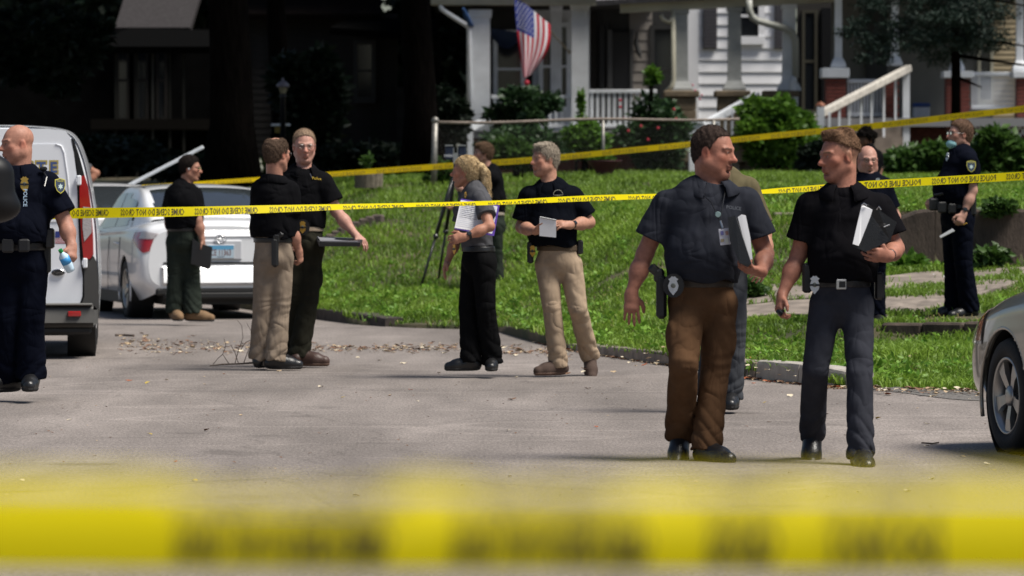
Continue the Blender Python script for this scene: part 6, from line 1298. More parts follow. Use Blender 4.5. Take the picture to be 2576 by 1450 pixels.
ink = mat('ink', (.12, .12, .18), .7); lm = MB()
for i in range(14): lm.tube([lerp2(.02, .1+.06*i)+n_*.0032, lerp2(.93, .1+.06*i)+n_*.0032], .0008, 3)
lm.build('ruled_lines', mat('rule', (.45, .5, .62), .7), pg); rr = random.Random(8); lm = MB()
for i in range(9):
    u0 = .05; pp = []
    for q in range(26): pp.append(lerp2(.05+q*.02*(.6+.4*rr.random()), .11+.06*i+.022*math.sin(q*2.3+i)*rr.random()-.005)+n_*.0035)
    lm.tube(pp, .0011, 3)
lm.build('handwriting', ink, pg)
# --- balding man in khakis, back to camera
J = dict(head=(698, 388, 0), neck=(690, 447, 0), shL=(657, 476, .03), shR=(729, 480, -.02), elL=(652, 565, .12), wrL=(685, 600, .28), hdL=(700, 610, .3),
         elR=(732, 572, -.05), wrR=(752, 632, .02), hdR=(757, 668, .06), waist=(686, 570, 0), pel=(688, 640, 0), belt=(686, 600, 0),
         hpL=(668, 658, .0), hpR=(708, 658, 0), knL=(660, 775, 0), knR=(706, 775, 0), anL=(652, 898, .05), anR=(692, 901, -.03), toeL=(672, 922, .3), toeR=(752, 925, 0))
r3, j3, P3_, R3_, f3, b3 = person('balding man with glasses seen from behind in black polo and khaki trousers', 38.0, J,
    dict(head=(138, -3, 0), byaw=150, s=1.0, hs=1.1, tw=1.12, nk=1.1, arm=1.05, belly=.04, hair='balding', hth=.010, haircol=(.10, .065, .045), seed=12, skin=(0.413, 0.204, 0.143),
         shirt=BLK, pants=TAUPE, pw=1.0, shoem=LEATHER, cuffr=.084, glasses=GLASSM, handL=dict(n=(0, 1, 0), t=(1, 0, 0)), handR=dict(n=(-1, .4, 0), t=(.5, 1, 0), c=.75), slv=.66, cuff=.085, pfold=.011))
holster(r3, PX(692, 615, 37.86), 1, 1.1)
# --- tall man in glasses holding out a folder
J = dict(head=(766, 367, 0), neck=(764, 425, 0), shL=(708, 450, .05), shR=(813, 458, 0), elL=(690, 540, .05), wrL=(715, 600, -.05), hdL=(728, 625, -.1),
         elR=(846, 532, -.02), wrR=(893, 590, -.12), hdR=(914, 607, -.14), waist=(762, 545, 0), pel=(762, 610, 0), belt=(762, 572, 0),
         hpL=(740, 630, 0), hpR=(784, 630, 0), knL=(740, 755, 0), knR=(777, 755, -.05), anL=(738, 880, .1), anR=(752, 889, -.05), toeL=(745, 905, -.1), toeR=(815, 908, -.1))
r4, j4, P4, R4, f4, b4 = person('tall man with rimless glasses in black polo holding a flat folder out to his side', 38.6, J,
    dict(head=(8, -6, 0), byaw=12, s=1.03, hs=1.13, tw=1.08, nk=1.05, arm=1.08, hair='buzz', hth=.004, haircol=(.27, .19, .13), seed=15, skin=(0.464, 0.245, 0.188), brow=(.4, .27, .2),
         shirt=BLK, pants=OLIVED, pw=1.0, cargo=1, shoem=BRLE, sole=DSOLE, shoe=1.12, cuffr=.082, glasses=GLASSM, handL=dict(n=(1, 0, 0), t=(0, -1, 0)), handR=dict(n=(0, .2, -1), t=(0, -1, .3), c=.3, sp=.25), slv=.70, cuff=.09, pfold=.012, belt=mat('khaki_belt', (.32, .25, .18), .8)))
badge(r4, PX(761, 572, 38.6-.165), (0, -1, 0), s=1.15, m=GOLD, backing=True)
lettering('embroidery', 'Police', PX(797, 449, 38.6-.13), (1, .1, -.1), (0, 0, 1), .022, mat('gold_thread', (.75, .5, .05), .6), r4)
MB().tube([PX(780, 437, 38.44), PX(785, 448, 38.43)], .003, 5).build('zip_pull', STEEL, r4)
t = empty('folder', PX(855, 605, 38.45), 'flat gray and black folder held level by the tall man over the lawn', 'folder')
MB().plate([PX(797, 596, 38.25), PX(803, 611, 38.2), PX(906, 611, 38.3), PX(912, 603, 38.4), PX(905, 600, 38.75), PX(800, 595, 38.7)], (0, -.06, 1), .03).build('case', LEATHER, t)
MB().plate([PX(799, 595.5, 38.4), PX(806, 606, 38.22), PX(900, 607, 38.32), PX(903, 600, 38.7), PX(803, 595, 38.68)], (0, -.06, 1), .006).build('cover_panel', mat('gray_panel', (.22, .22, .24), .4), t)
# --- man by the sedan with earbuds
J = dict(head=(480, 424, 0), neck=(468, 466, 0), shL=(436, 487, .03), shR=(490, 490, -.05), elL=(424, 545, .1), wrL=(430, 590, .1), hdL=(436, 610, .1),
         elR=(498, 555, -.12), wrR=(508, 600, -.12), hdR=(514, 630, -.1), waist=(458, 545, 0), pel=(460, 600, 0), belt=(460, 574, 0),
         hpL=(444, 612, 0), hpR=(476, 612, 0), knL=(442, 695, 0), knR=(482, 695, 0), anL=(440, 783, 0), anR=(484, 785, -.05), toeL=(452, 802, -.2), toeR=(524, 804, -.1))
r2_, j2, P2_, R2_, f2, b2 = person('dark haired man with white earbuds in black polo standing behind the white sedan', 49.5, J,
    dict(head=(82, -3, 0), byaw=120, s=1.0, hs=1.06, tw=1.28, nk=1.1, arm=1.12, hair='short', hth=.013, haircol=(.018, .013, .011), seed=18, skin=(0.361, 0.180, 0.123), h=.009, belly=.03,
         shirt=BLK, pants=DGREEN, pw=1.15, cargo=1, shoem=TANB, shoe=1.1, cuffr=.085, glasses=GLASSB, handR=dict(n=(-1, 0, 0), t=(.5, -1, 0), c=.25), slv=.66, cuff=.085, pfold=.010))
MB().sphere(P2_(.083, 0, -.006), .010, 8).build('earbud', WHITEP, r2_)
strap_watch(r2_, j2['wrR'], j2['elR'], m=mat('white_strap', (.6, .6, .62), .5))
t = empty('binder', PX(508, 642, 49.3), 'black zip binder held low by the man behind the white sedan', 'binder')
MB().plate([PX(485, 600, 49.33), PX(500, 612, 49.33), PX(534, 622, 49.35), PX(530, 672, 49.35), PX(524, 678, 49.35), PX(480, 664, 49.33)], (0, -1, 0), .03).build('case', LEATHER, t)
# --- scanner operator
J = dict(head=(1215, 386, 0), neck=(1226, 424, 0), shL=(1228, 446, .16), shR=(1238, 446, -.15), elL=(1200, 490, .15), wrL=(1150, 520, .1), hdL=(1128, 526, .08),
         elR=(1205, 500, -.16), wrR=(1168, 480, -.2), hdR=(1146, 468, -.2), waist=(1242, 500, 0), pel=(1240, 560, 0), belt=(1240, 535, 0),
         hpL=(1236, 570, .08), hpR=(1244, 570, -.08), knL=(1232, 650, 0), knR=(1248, 650, -.05), anL=(1226, 730, 0), anR=(1254, 730, -.05), toeL=(1205, 743, 0), toeR=(1230, 743, -.1))
r6, j6, P6, R6, f6, b6 = person('person in black shirt and dark green trousers operating the scanner on the tripod', 54.0, J,
    dict(head=(-80, 0, 0), byaw=-85, s=.97, hs=1.0, tw=1.05, hair='messy', hth=.012, haircol=(.13, .08, .05), seed=21, skin=(0.413, 0.221, 0.163), h=.010, shirt=BLK, pants=DGREEN, pw=1.05, shoem=LEATHER, glasses=GLASSM,
         handL=dict(n=(0, 0, 1), t=(0, -1, 0), c=.5), handR=dict(n=(0, 1, 0), t=(0, 0, 1), c=.6), slv=.7, belt=mat('pale_belt', (.3, .25, .2), .8)))
strap_watch(r6, j6['wrR'], j6['elR'], m=mat('white_strap', (.6, .6, .62), .5), face=(0, -1, 0))
# --- masked officer
d = 42.7
J = dict(head=(2413, 338, 0), neck=(2424, 383, 0), shL=(2402, 402, .17), shR=(2438, 404, -.16), elL=(2378, 460, .2), wrL=(2354, 500, .05), hdL=(2340, 506, .0),
         elR=(2447, 480, -.17), wrR=(2424, 538, -.22), hdR=(2410, 572, -.26), waist=(2412, 475, 0), pel=(2408, 540, 0), belt=(2408, 512, 0),
         hpL=(2396, 555, .09), hpR=(2420, 555, -.08), knL=(2398, 665, .1), knR=(2424, 665, -.08), anL=(2402, 775, .12), anR=(2440, 777, -.03), toeL=(2364, 800, .1), toeR=(2390, 803, -.12))
r12, j12, P12, R12, f12, b12 = person('officer in navy uniform with a blue face mask under his chin holding a notepad', d, J,
    dict(head=(-72, 3, 0), byaw=-72, s=1.0, hs=1.06, tw=1.12, nk=1.05, arm=1.0, belly=.07, hair='short', hth=.010, haircol=(.15, .09, .06), seed=24, skin=(0.430, 0.237, 0.180), h=.0085, glasses=GLASSM,
         shirt=NAVY, pants=NAVYT, pw=1.08, shoem=LEATHER, cuffr=.082, handL=dict(n=(0, 0, -1), t=(0, -1, 0), c=.5), handR=dict(n=(-.5, 1, 0), t=(-1, 0, 0), c=.95), slv=.76, belth=.055, belt=DUTY))
V = Vol(P12(0, .06, -.07)-.12, P12(0, .06, -.07)+.12, .005); V.op(ell(P12(0, .062, -.088), np.array((.055, .052, .04))*1.06, R12), .01); C0 = np.array(P12(0, .03, 0)); f0 = R12[1]
V.clip(lambda x, y, z: -((x-C0[0])*f0[0]+(y-C0[1])*f0[1]+(z-C0[2])*f0[2])); mk, _ = emit_vol(V, 'face_mask', mat('mask_cloth', (.25, .48, .50), .8, bump=.4, bscale=60), r12)
MB().tube([P12(.052, .05, -.065), P12(.08, -.005, .005)], .002, 4).tube([P12(.05, .05, -.1), P12(.08, -.005, -.03)], .002, 4).build('ear_loop', WHITEP, mk)
pc = PX(2443, 418, d-.262); pr = [(-.032, .032), (0, .04), (.032, .032), (.034, 0), (.022, -.03), (0, -.045), (-.022, -.03), (-.034, 0)]
def patch(root, c, n, s=1):
    c, n = Vector(c), Vector(n).normalized(); x = Vector((0, 0, 1)).cross(n).normalized(); u = n.cross(x); o = MB().plate([c+x*a_*s+u*b_*s for a_, b_ in pr], n, .003).build('shoulder_patch', mat('patch_gold', (.55, .50, .08), .7), root)
    MB().plate([c+n*.0015+x*a_*s*.86+u*b_*s*.87 for a_, b_ in pr], n, .002).build('patch_field', mat('patch_dark', (.03, .05, .09), .7), o)
    MB().plate([c+n*.003+x*.017*s*math.cos(t_)*(1 if i%2 else .55)-u*.006*s+u*.017*s*math.sin(t_)*(1 if i%2 else .55) for i, t_ in enumerate(np.linspace(0, 6.283, 12, endpoint=False))], n, .002).build('patch_star', mat('patch_star', (.5, .62, .6), .6), o)
    lettering('patch_lettering', 'POLICE', c+n*.002+u*.024*s, x, u, .0085*s, mat('patch_gold', (.55, .50, .08), .7), o, off=.001)
patch(r12, pc, (.15, -1, .1), 1.25)
strap_watch(r12, j12['wrR'], j12['elR'], face=(0, -1, .2)); badge(r12, PX(2383, 395, d-.1), (-1, -.5, .2), s=.9, m=SILV)
for (px_, py_, dd, sz_) in ((2350, 515, -.1, (.09, .07, .11)), (2370, 522, -.17, (.08, .06, .10)), (2395, 525, -.19, (.07, .05, .09)), (2447, 520, -.1, (.06, .07, .16))): belt_thing(r12, PX(px_, py_, d+dd), sz_)
MB().tube([PX(2350, 492, d-.17), PX(2372, 488, d-.2)], .012, 8).build('radio_mic', GLASSB, r12)
t = MB().plate([PX(2363, 594, d-.3), PX(2396, 575, d-.3), PX(2402, 581, d-.3), PX(2366, 599, d-.3)], (-.2, -1, .4), .012).build('notepad', PAPER); tag(t, 'thin white folded notepad in the hand of the masked officer', 'notepad')
t = MB().tube([PX(2424, 566, d-.3), PX(2432, 561, d-.32)], .005, 6).build('pencil', mat('pencil_yellow', (.6, .35, .05), .5)); tag(t, 'yellow pencil poking out of the masked officer\'s fist', 'pencil')
# --- bald officer with glasses behind
d = 42.2
J = dict(head=(2183, 404, 0), neck=(2184, 446, 0), shL=(2146, 468, 0), shR=(2224, 466, 0), elL=(2136, 540, 0), wrL=(2140, 600, -.1), hdL=(2150, 630, -.12),
         elR=(2254, 545, .02), wrR=(2250, 600, -.1), hdR=(2240, 630, -.15), waist=(2184, 535, 0), pel=(2186, 600, 0), belt=(2186, 572, 0),
         hpL=(2168, 612, 0), hpR=(2206, 612, 0), knL=(2168, 712, 0), knR=(2206, 712, 0), anL=(2168, 795, 0), anR=(2208, 797, 0), toeL=(2160, 815, -.2), toeR=(2216, 817, -.2))
r11, j11, P11, R11, f11, b11 = person('bald officer with dark framed glasses in navy uniform standing behind the man with the binder', d, J,
    dict(head=(8, -2, 0), byaw=10, s=.97, hs=1.1, tw=1.1, nk=1.15, fat=.7, open=1, seed=27, skin=(0.430, 0.229, 0.176), stubble=.15, h=.0085, shirt=NAVY, pants=NAVYT, pw=1.0, shoem=LEATHER, glasses=GLASSB, slv=.75, belt=DUTY,
         handL=dict(n=(0, 0, 1), t=(0, -1, 0)), handR=dict(n=(0, 1, 0), t=(-1, 0, 0))))
badge(r11, PX(2208, 459, d-.15), (0, -1, 0), s=.9, m=SILV)
# --- officer in olive shirt behind the front man
d = 31.2
J = dict(head=(1785, 386, 0), neck=(1800, 430, 0), shL=(1760, 480, 0), shR=(1882, 474, 0), elL=(1750, 570, 0), wrL=(1760, 650, -.1), hdL=(1770, 690, -.12),
         elR=(1924, 590, -.02), wrR=(1930, 662, -.12), hdR=(1905, 700, -.18), waist=(1820, 570, 0), pel=(1822, 650, 0), belt=(1822, 620, 0),
         hpL=(1796, 665, 0), hpR=(1846, 665, 0), knL=(1796, 820, 0), knR=(1850, 820, 0), anL=(1780, 990, 0), anR=(1842, 995, 0), toeL=(1770, 1025, -.2), toeR=(1838, 1026, -.2))
r9, j9, P9, R9, f9, b9 = person('person in olive shirt and gray trousers almost hidden behind the man in brown trousers', d, J,
    dict(head=(-20, 0, 0), byaw=0, s=.98, hs=1.0, tw=1.0, hair='short', haircol=(.12, .08, .05), seed=30, skin=(0.378, 0.188, 0.123), shirt=OLIVE, pants=GTROU, pw=.98, shoem=LEATHER, arm=1.05, slv=.8, cuff=.08,
         handL=dict(n=(0, 1, 0), t=(1, 0, 0)), handR=dict(n=(0, 1, 0), t=(-1, 0, 0))))
strap_watch(r9, j9['wrR'], j9['elR'], face=(1, -.5, .2))
# --- bald officer at the left edge
d = 32.7
J = dict(head=(42, 362, 0), neck=(48, 420, 0), shL=(-30, 458, .05), shR=(120, 462, -.03), elL=(-60, 560, .0), wrL=(-40, 640, -.1), hdL=(-30, 690, -.12),
         elR=(164, 560, -.05), wrR=(180, 618, -.14), hdR=(182, 662, -.2), waist=(40, 570, 0), pel=(46, 660, 0), belt=(46, 612, 0),
         hpL=(16, 680, 0), hpR=(80, 680, 0), knL=(14, 800, -.03), knR=(78, 805, -.05), anL=(22, 950, .05), anR=(78, 946, -.05), toeL=(-30, 968, -.05), toeR=(74, 970, -.2))
r1, j1, P1, R1, f1, b1 = person('bald officer in navy uniform at the left edge carrying a water bottle', d, J,
    dict(head=(-62, -3, 0), byaw=-12, s=1.04, hs=1.1, tw=1.3, nk=1.25, fat=1, arm=1.15, belly=.06, seed=33, skin=(0.396, 0.192, 0.135), stubble=.2, shirt=NAVY, pants=NAVYT, pw=1.15, shoem=LEATHER, shoe=1.08, cuffr=.085,
         handL=dict(n=(0, 1, 0), t=(1, 0, 0)), handR=dict(n=(-.4, 0, -1), t=(-1, -.4, 0), c=.85), slv=.78, cuff=.088, belt=DUTY, belth=.055, pfold=.007))
patch(r1, PX(152, 467, d-.135), (.75, -1, .1), 1.25); badge(r1, PX(62, 464, d-.2), (0, -1, .1), s=1.2, m=GOLD)
lettering('name_tape', 'POLICE', PX(64, 498, d-.235), (0, -.1, -1), (1, 0, 0), .026, mat('light_print', (.45, .6, .75), .6), r1)
strap_watch(r1, j1['wrR'], j1['elR'], name='wristband'); MB().tube([PX(108, 430, d-.1), PX(118, 446, d-.15), PX(112, 470, d-.2)], .006, 6).build('radio_cord', GLASSB, r1)
MB().box(PX(110, 425, d-.1), (.05, .04, .03), None, .01).build('radio_mic', GLASSB, r1)
for (px_, py_, dd, sz_) in ((125, 600, -.05, (.06, .1, .14)), (118, 650, .0, (.05, .09, .2)), (60, 618, -.22, (.08, .05, .09)), (20, 618, -.22, (.08, .05, .1))): belt_thing(r1, PX(px_, py_, d+dd), sz_)
t = empty('water_bottle', PX(168, 655, d-.27), 'clear plastic water bottle with green cap in the left officer\'s hand', 'bottle')
a_, b_ = PX(151, 628, d-.3), PX(178, 682, d-.24); q = (b_-a_).to_track_quat('Z', 'Y').to_matrix(); L_ = (b_-a_).length
MB().lathe([(.0, .0), (.015, .0), (.015, .022), (.0, .022)], a_, 12, q).build('cap', mat('green_cap', (.01, .25, .06), .4), t)
CLR = mat('clear_plastic', (.55, .72, .85), .08, spec=.8)
MB().lathe([(.013, .022), (.016, .03), (.034, .055), (.034, L_-.04), (.031, L_-.02), (.03, L_), (0, L_)], a_, 14, q).build('bottle_body', CLR, t, True)
MB().lathe([(.0350, .06), (.0350, .11)], a_, 14, q).build('bottle_label', mat('bottle_label', (.05, .3, .65), .4), t, True)
# --- person beyond the van: raised elbow
J = dict(head=(182, 398, 0), neck=(186, 425, 0), shL=(160, 440, .1), shR=(205, 418, -.1), elL=(150, 480, 0), wrL=(160, 510, 0), hdL=(165, 530, 0),
         elR=(243, 436, -.05), wrR=(218, 462, -.1), hdR=(206, 476, -.1), waist=(182, 480, 0), pel=(182, 530, 0), belt=(182, 505, 0),
         hpL=(170, 540, 0), hpR=(194, 540, 0), knL=(170, 610, 0), knR=(194, 610, 0), anL=(170, 680, 0), anR=(194, 680, 0), toeL=(165, 694, -.2), toeR=(198, 694, -.2))
person('person in gray shirt beyond the van with one elbow raised', 60, J, dict(head=(30, 0, 0), byaw=20, s=1, hs=.95, h=.012, hair='short', haircol=(.05, .04, .03), seed=36, skin=(0.344, 0.155, 0.098), shirt=GREYP, pants=BLKT, shoem=LEATHER,
       handL=dict(n=(0, 1, 0), t=(1, 0, 0)), handR=dict(n=(0, 1, 0), t=(-1, 0, 0)), slv=.55))
# --- dark haired person by the steps
J = dict(head=(2178, 352, 0), neck=(2182, 380, 0), shL=(2158, 392, 0), shR=(2206, 392, 0), elL=(2152, 430, 0), wrL=(2160, 460, -.1), hdL=(2170, 472, -.1),
         elR=(2212, 430, 0), wrR=(2204, 460, -.1), hdR=(2194, 472, -.1), waist=(2182, 430, 0), pel=(2182, 462, 0), belt=(2182, 446, 0),
         hpL=(2172, 470, 0), hpR=(2192, 470, 0), knL=(2172, 520, -.1), knR=(2192, 520, -.1), anL=(2172, 566, 0), anR=(2192, 566, 0), toeL=(2168, 576, -.2), toeR=(2196, 576, -.2))
person('person with dark curly hair half hidden behind the bald officer in glasses', 56, J, dict(head=(-50, -10, 0), byaw=-20, s=.9, hs=.95, h=.012, hair='curly', haircol=(.012, .009, .008), seed=39, skin=(0.138, 0.065, 0.041), shirt=BLK, pants=BLKT, shoem=LEATHER,
       handL=dict(n=(0, 1, 0), t=(1, 0, 0)), handR=dict(n=(0, 1, 0), t=(-1, 0, 0))))
# ================================================================ BARRIER TAPES
YEL = mat('yellow_tape', (.98, .82, .003), .45, spec=.3, tl=.45); YEL2 = mat('yellow_tape_amber', (.95, .66, .004), .4, tl=.55); INKT = mat('tape_ink', (.045, .035, .006), .6); INK2 = mat('worn_tape_ink', (.28, .19, .01), .6)
def tape(label, edges, Yf, m, ink, runs, full=None, top=4.2, lh=15.5, mirror=True, res=160, wob=.0, thick=.0004):
    """edges: (px, top_py, bottom_py) at distance Yf(px); runs: (px_left, px_right, text) printed on the strip"""
    E = np.array(edges, float); root = empty('barrier_tape', PX(E[0, 0], E[0, 1], Yf(E[0, 0])), label, 'tape')
    xs_ = np.linspace(E[0, 0], E[-1, 0], res); sm = lambda x, c: np.interp(x, E[:, 0], E[:, c])
    tp = cat(np.stack([np.interp(xs_, E[:, 0], E[:, 1]), np.interp(xs_, E[:, 0], E[:, 2])], 1), res)
    k = np.ones(9)/9; pad = np.pad(tp, ((4, 4), (0, 0)), 'edge'); tp = np.stack([np.convolve(pad[:, c], k, 'valid') for c in (0, 1)], 1); tp[0] = E[0, 1:]; tp[-1] = E[-1, 1:]
    full_px = full or 25
    def pt(px, py):
        Y = Yf(px); t0, b0 = np.interp(px, xs_, tp[:, 0]), np.interp(px, xs_, tp[:, 1]); w = b0-t0; fr = (py-t0)/max(w, 1e-3)
        lost = math.sqrt(max(full_px**2-w*w, 0))*Y/F; return PX(px, py, Y-lost*fr*.9+wob*math.sin(px*.02+fr*2)*Y/F)     # where the strip looks narrow it is tilted away
    vs = []; fs = []; nv = 4
    for i, x in enumerate(xs_):
        for j in range(nv+1): vs.append(pt(x, tp[i, 0]+(tp[i, 1]-tp[i, 0])*j/nv))
    for i in range(res-1):
        for j in range(nv): fs.append((i*(nv+1)+j, i*(nv+1)+j+1, (i+1)*(nv+1)+j+1, (i+1)*(nv+1)+j))
    o = obj('strip', vs, fs, m, root, True)
    for (xl, xr, s) in runs:
        V, Fc = textmesh(s, 1, .012 if full != 118 else .05, 1); x0_, x1_ = V[:, 0].min(), V[:, 0].max(); W_ = []
        for v in V:
            u = (v[0]-x0_)/(x1_-x0_); px = (xr-(xr-xl)*u) if mirror else (xl+(xr-xl)*u); t0, b0 = np.interp(px, xs_, tp[:, 0]), np.interp(px, xs_, tp[:, 1])
            py = t0+top+lh*(1-(v[1]/.7)); py = min(py, b0-.3); p = pt(px, py); W_.append(p+Vector((0, -.003, 0)))
        obj('lettering', [tuple(p) for p in W_], Fc, ink, root)
    return root
CS = 'CRIME SCENE DO NOT CROSS'; PL = 'POLICE LINE DO NOT CROSS'
midY = lambda px: float(np.interp(px, [100, 1100, 1700, 2700], [33.9, 34.3, 34.0, 33.6]))
tape('bright yellow crime scene tape stretched at chest height in front of the van', [(120, 526, 553), (185, 524, 550), (464, 521, 545), (630, 517.5, 538), (813, 514.5, 530), (1030, 511, 521), (1256, 505, 516), (1363, 498, 511), (1496, 491, 506), (1600, 489, 502), (1700, 487, 499), (1890, 480, 489)], midY, YEL, INKT,
     [(112, 274, CS), (304, 464, CS), (490, 649, CS), (678, 834, CS), (863, 1017, CS), (1047, 1198, CS), (1228, 1377, CS), (1404, 1549, CS), (1580, 1720, CS)], wob=.6)
tape('yellow police line tape with bold mirrored print running in front of the masked officer', [(1888, 481, 488.5), (1950, 474, 487), (2020, 468.5, 483.5), (2080, 464, 480), (2177, 455.5, 475.5), (2330, 447, 467), (2576, 432, 453.5), (2640, 428, 450)], lambda px: midY(px)-.02, YEL, INKT,
     [(1958, 2096, PL), (2127, 2316, PL), (2344, 2505, PL), (2531, 2690, PL)], full=21.5, top=3.2, lh=14)
t = MB().box(PX(1881, 468, 33.9), (.035, .02, .028), Matrix.Rotation(.6, 3, 'Y'), .006).tube([PX(1886, 467, 33.9), PX(1876, 474, 33.9), PX(1886, 484, 33.9)], .008, 5).build('tape_knot', YEL); tag(t, 'small yellow knot where the two tapes are tied behind the olive shirt', 'knot')
upY = lambda px: float(np.interp(px, [200, 2600], [61.5, 56.5]))
ru = []; x = 232
while x < 2700: p = 146-4*(x/2576); ru.append((x, x+p*.78, PL)); x += p*.985
tape('long amber yellow police tape rising behind everyone up to the right edge', [(200, 476, 484), (345, 467, 475), (563, 452.5, 463), (813, 434, 446.5), (1138, 409.5, 424.5), (1362, 394, 409), (1593, 370.5, 385), (1741, 356, 370.5), (1916, 337.5, 352), (2204, 309, 325), (2576, 266, 282), (2640, 260, 276)], upY, YEL2, INK2, ru, full=15.5, top=3.4, lh=9, wob=.5)
nY = lambda px: 4.3
tape('nearest yellow tape, out of focus along the bottom of the view', [(-120, 1292, 1432), (600, 1300, 1434), (1300, 1304, 1436), (2000, 1308, 1438), (2700, 1314, 1440)], nY, YEL, INKT, [(440, 985, CS), (1135, 1640, CS), (1780, 1960, 'CROSS'), (2080, 2370, 'DO NOT')], full=118, top=8, lh=98)
n2 = lambda px: 1.9
tape('very near folded yellow tape, strongly out of focus above the nearer one', [(-200, 1212, 1310), (420, 1212, 1310), (520, 1255, 1310), (950, 1258, 1310), (1010, 1220, 1310), (1130, 1220, 1310), (1200, 1250, 1312), (1600, 1225, 1312), (2800, 1215, 1316)], n2, YEL, INKT, [(470, 985, CS), (1190, 1560, CS), (1800, 1930, 'NOT'), (2130, 2330, 'DO')], full=110, top=2, lh=60)
# ================================================================ TRIPOD AND SCANNER
t = empty('tripod', PX(1100, 750, 54.3), 'tall black tripod carrying a laser scanner on the sloping lawn', 'tripod'); k_ = PX(1146, 425, 54.3)
BT = mat('black_tube', (.012, .012, .014), .35)
for (a, b, dd) in ((1055, 752, -.35), (1101, 742, .35), (1192, 722, .3)):
    e = PX(a, b, 54.3+dd); e.z = float(gz(e.x, e.y)); m_ = k_.lerp(e, .55); l = MB().tube([k_, m_], .022, 8).tube([m_, e], .014, 8).build('leg', BT, t, True); MB().sphere(m_, .034, 8).build('leg_clamp', BT, l)
MB().tube([PX(1146, 440, 54.3), PX(1146, 405, 54.3)], .025, 8).build('centre_post', BT, t)
t = empty('scanner', PX(1146, 405, 54.3), 'dark laser scanner with silver yoke on top of the tripod', 'scanner')
for a, b in ((1120, 1139), (1153, 1172)):
    p, q = PX(a, 368, 54.2), PX(b, 403, 54.2); o = MB().b2(p.x, q.x, 54.16, 54.4, q.z, p.z, .01).build('housing', mat('scanner_navy', (.012, .02, .045), .4), t); MB().b2(p.x, q.x, 54.15, 54.41, p.z+.001, p.z+.014).build('top_plate', STEEL, o)
lettering('maker_lettering', 'FARO', PX(1129, 392, 54.15), (1, 0, 0), (0, 0, 1), .028, WHITEP, t)
p, q = PX(1140, 372, 54.2), PX(1152, 412, 54.2); MB().b2(p.x, q.x, 54.2, 54.36, q.z, PX(0, 385, 54).z).b2(p.x, p.x+.008, 54.2, 54.36, PX(0, 385, 54).z, p.z).b2(q.x-.008, q.x, 54.2, 54.36, PX(0, 385, 54).z, p.z).build('yoke', STEEL, t)
# ================================================================ FALLEN LEAVES, TWIGS, DEBRIS
LC = [mat('leaf_tan', (.42, .31, .19), .8), mat('leaf_brown', (.17, .09, .05), .8), mat('leaf_pale', (.60, .52, .38), .8), mat('leaf_yellow', (.45, .33, .06), .7), mat('leaf_rust', (.33, .09, .03), .8), mat('leaf_green', (.14, .22, .04), .7)]
q = random.Random(12)
def leafmesh(k):
    r_ = random.Random(k); vs = []; L_ = 1; w_ = .33+.12*r_.random()
    for i in range(6):
        f = i/5; ww = w_*math.sin(math.pi*min(1, f*.93+.05))**.8; cz = .22*math.sin(f*3.1+k)*r_.uniform(.4, 1)+.12
        vs += [(-ww, f-.5, cz+.22*ww*3*r_.random()), (0, f-.5, cz-.06), (ww, f-.5, cz+.2*ww*3*r_.random())]
    fs = []
    for i in range(5):
        for j in range(2): fs.append((i*3+j, i*3+j+1, i*3+j+4, i*3+j+3))
    zmin = min(v[2] for v in vs); return [(a, b, c-zmin+.01) for a, b, c in vs], fs
protos = {}
def leaf(px, py, size, ci, label=None, group=None, onl=False):
    Yd = EYE*F/(py-HY); Xd = X_(px, Yd); z = 0.0
    if onl or Yd > float(edge(Xd)):
        for _ in range(12): z = float(gz(Xd, Yd))+.05; Yd = (EYE-z)*F/(py-HY); Xd = X_(px, Yd)
    k = q.randrange(5)
    if (k, ci) not in protos: v, f = leafmesh(k); me = mesh_from('leaf', v, f, True); me.materials.append(LC[ci]); protos[(k, ci)] = me
    o = bpy.data.objects.new('leaf', protos[(k, ci)]); COL.objects.link(o); o.location = (Xd, Yd, z+.004); s_ = size*Yd/F; o.scale = (s_, s_, s_*.55); o.rotation_euler = (q.uniform(-.15, .15), q.uniform(-.15, .15), q.uniform(0, 6.28))
    LN = ['tan', 'brown', 'pale cream', 'yellow', 'rust red', 'green'][ci]; tag(o, label.replace('COL', LN) if label else LN+' curled leaf lying on the open street', 'leaf', group and LN+' '+group); return o
GL = 'leaves scattered over the street'
leaf(1288, 1008, 26, 1, 'large dark curled leaf in the open street left of the walking men'); leaf(862, 1002, 12, 3, 'small yellow brown leaf in the street below the tall man'); leaf(980, 998, 14, 1, 'small dark leaf in the street below the folder')
leaf(2285, 1238, 22, 2, 'pale leaf on the street right of the second walking man'); leaf(2210, 1056, 20, 3, 'yellow leaf beside the slate trouser leg'); leaf(2235, 996, 24, 4, 'orange brown leaf on the gravel by the verge'); leaf(895, 1250, 18, 1, 'lone dark leaf just above the nearest tape')
spots = [(435, 1165), (375, 1093), (487, 1212), (320, 962), (372, 966), (1050, 1014), (1151, 970), (1300, 953), (1478, 982), (1480, 994), (1500, 1080), (1528, 1006), (1280, 1084), (905, 905), (812, 975), (950, 908), (1010, 915), (1030, 985), (700, 935), (560, 942), (420, 960), (770, 928), (1100, 942),
         (1240, 890), (1925, 1018), (1935, 1065), (1902, 965), (1960, 948), (2330, 1070), (2180, 1020), (2330, 1125), (2420, 1150), (2480, 1168), (2500, 1185), (2160, 1240), (2350, 1210), (520, 1085), (610, 1050), (800, 1090), (170, 1060), (60, 1210), (14, 1250), (1990, 1000), (2060, 985)]
for s_ in spots: leaf(s_[0]+q.uniform(-6, 6), s_[1]+q.uniform(-3, 3), q.uniform(9, 20), q.choice([0, 1, 2, 2, 3, 4]), group=GL)
GL2 = 'leaves caught in the verge grass'
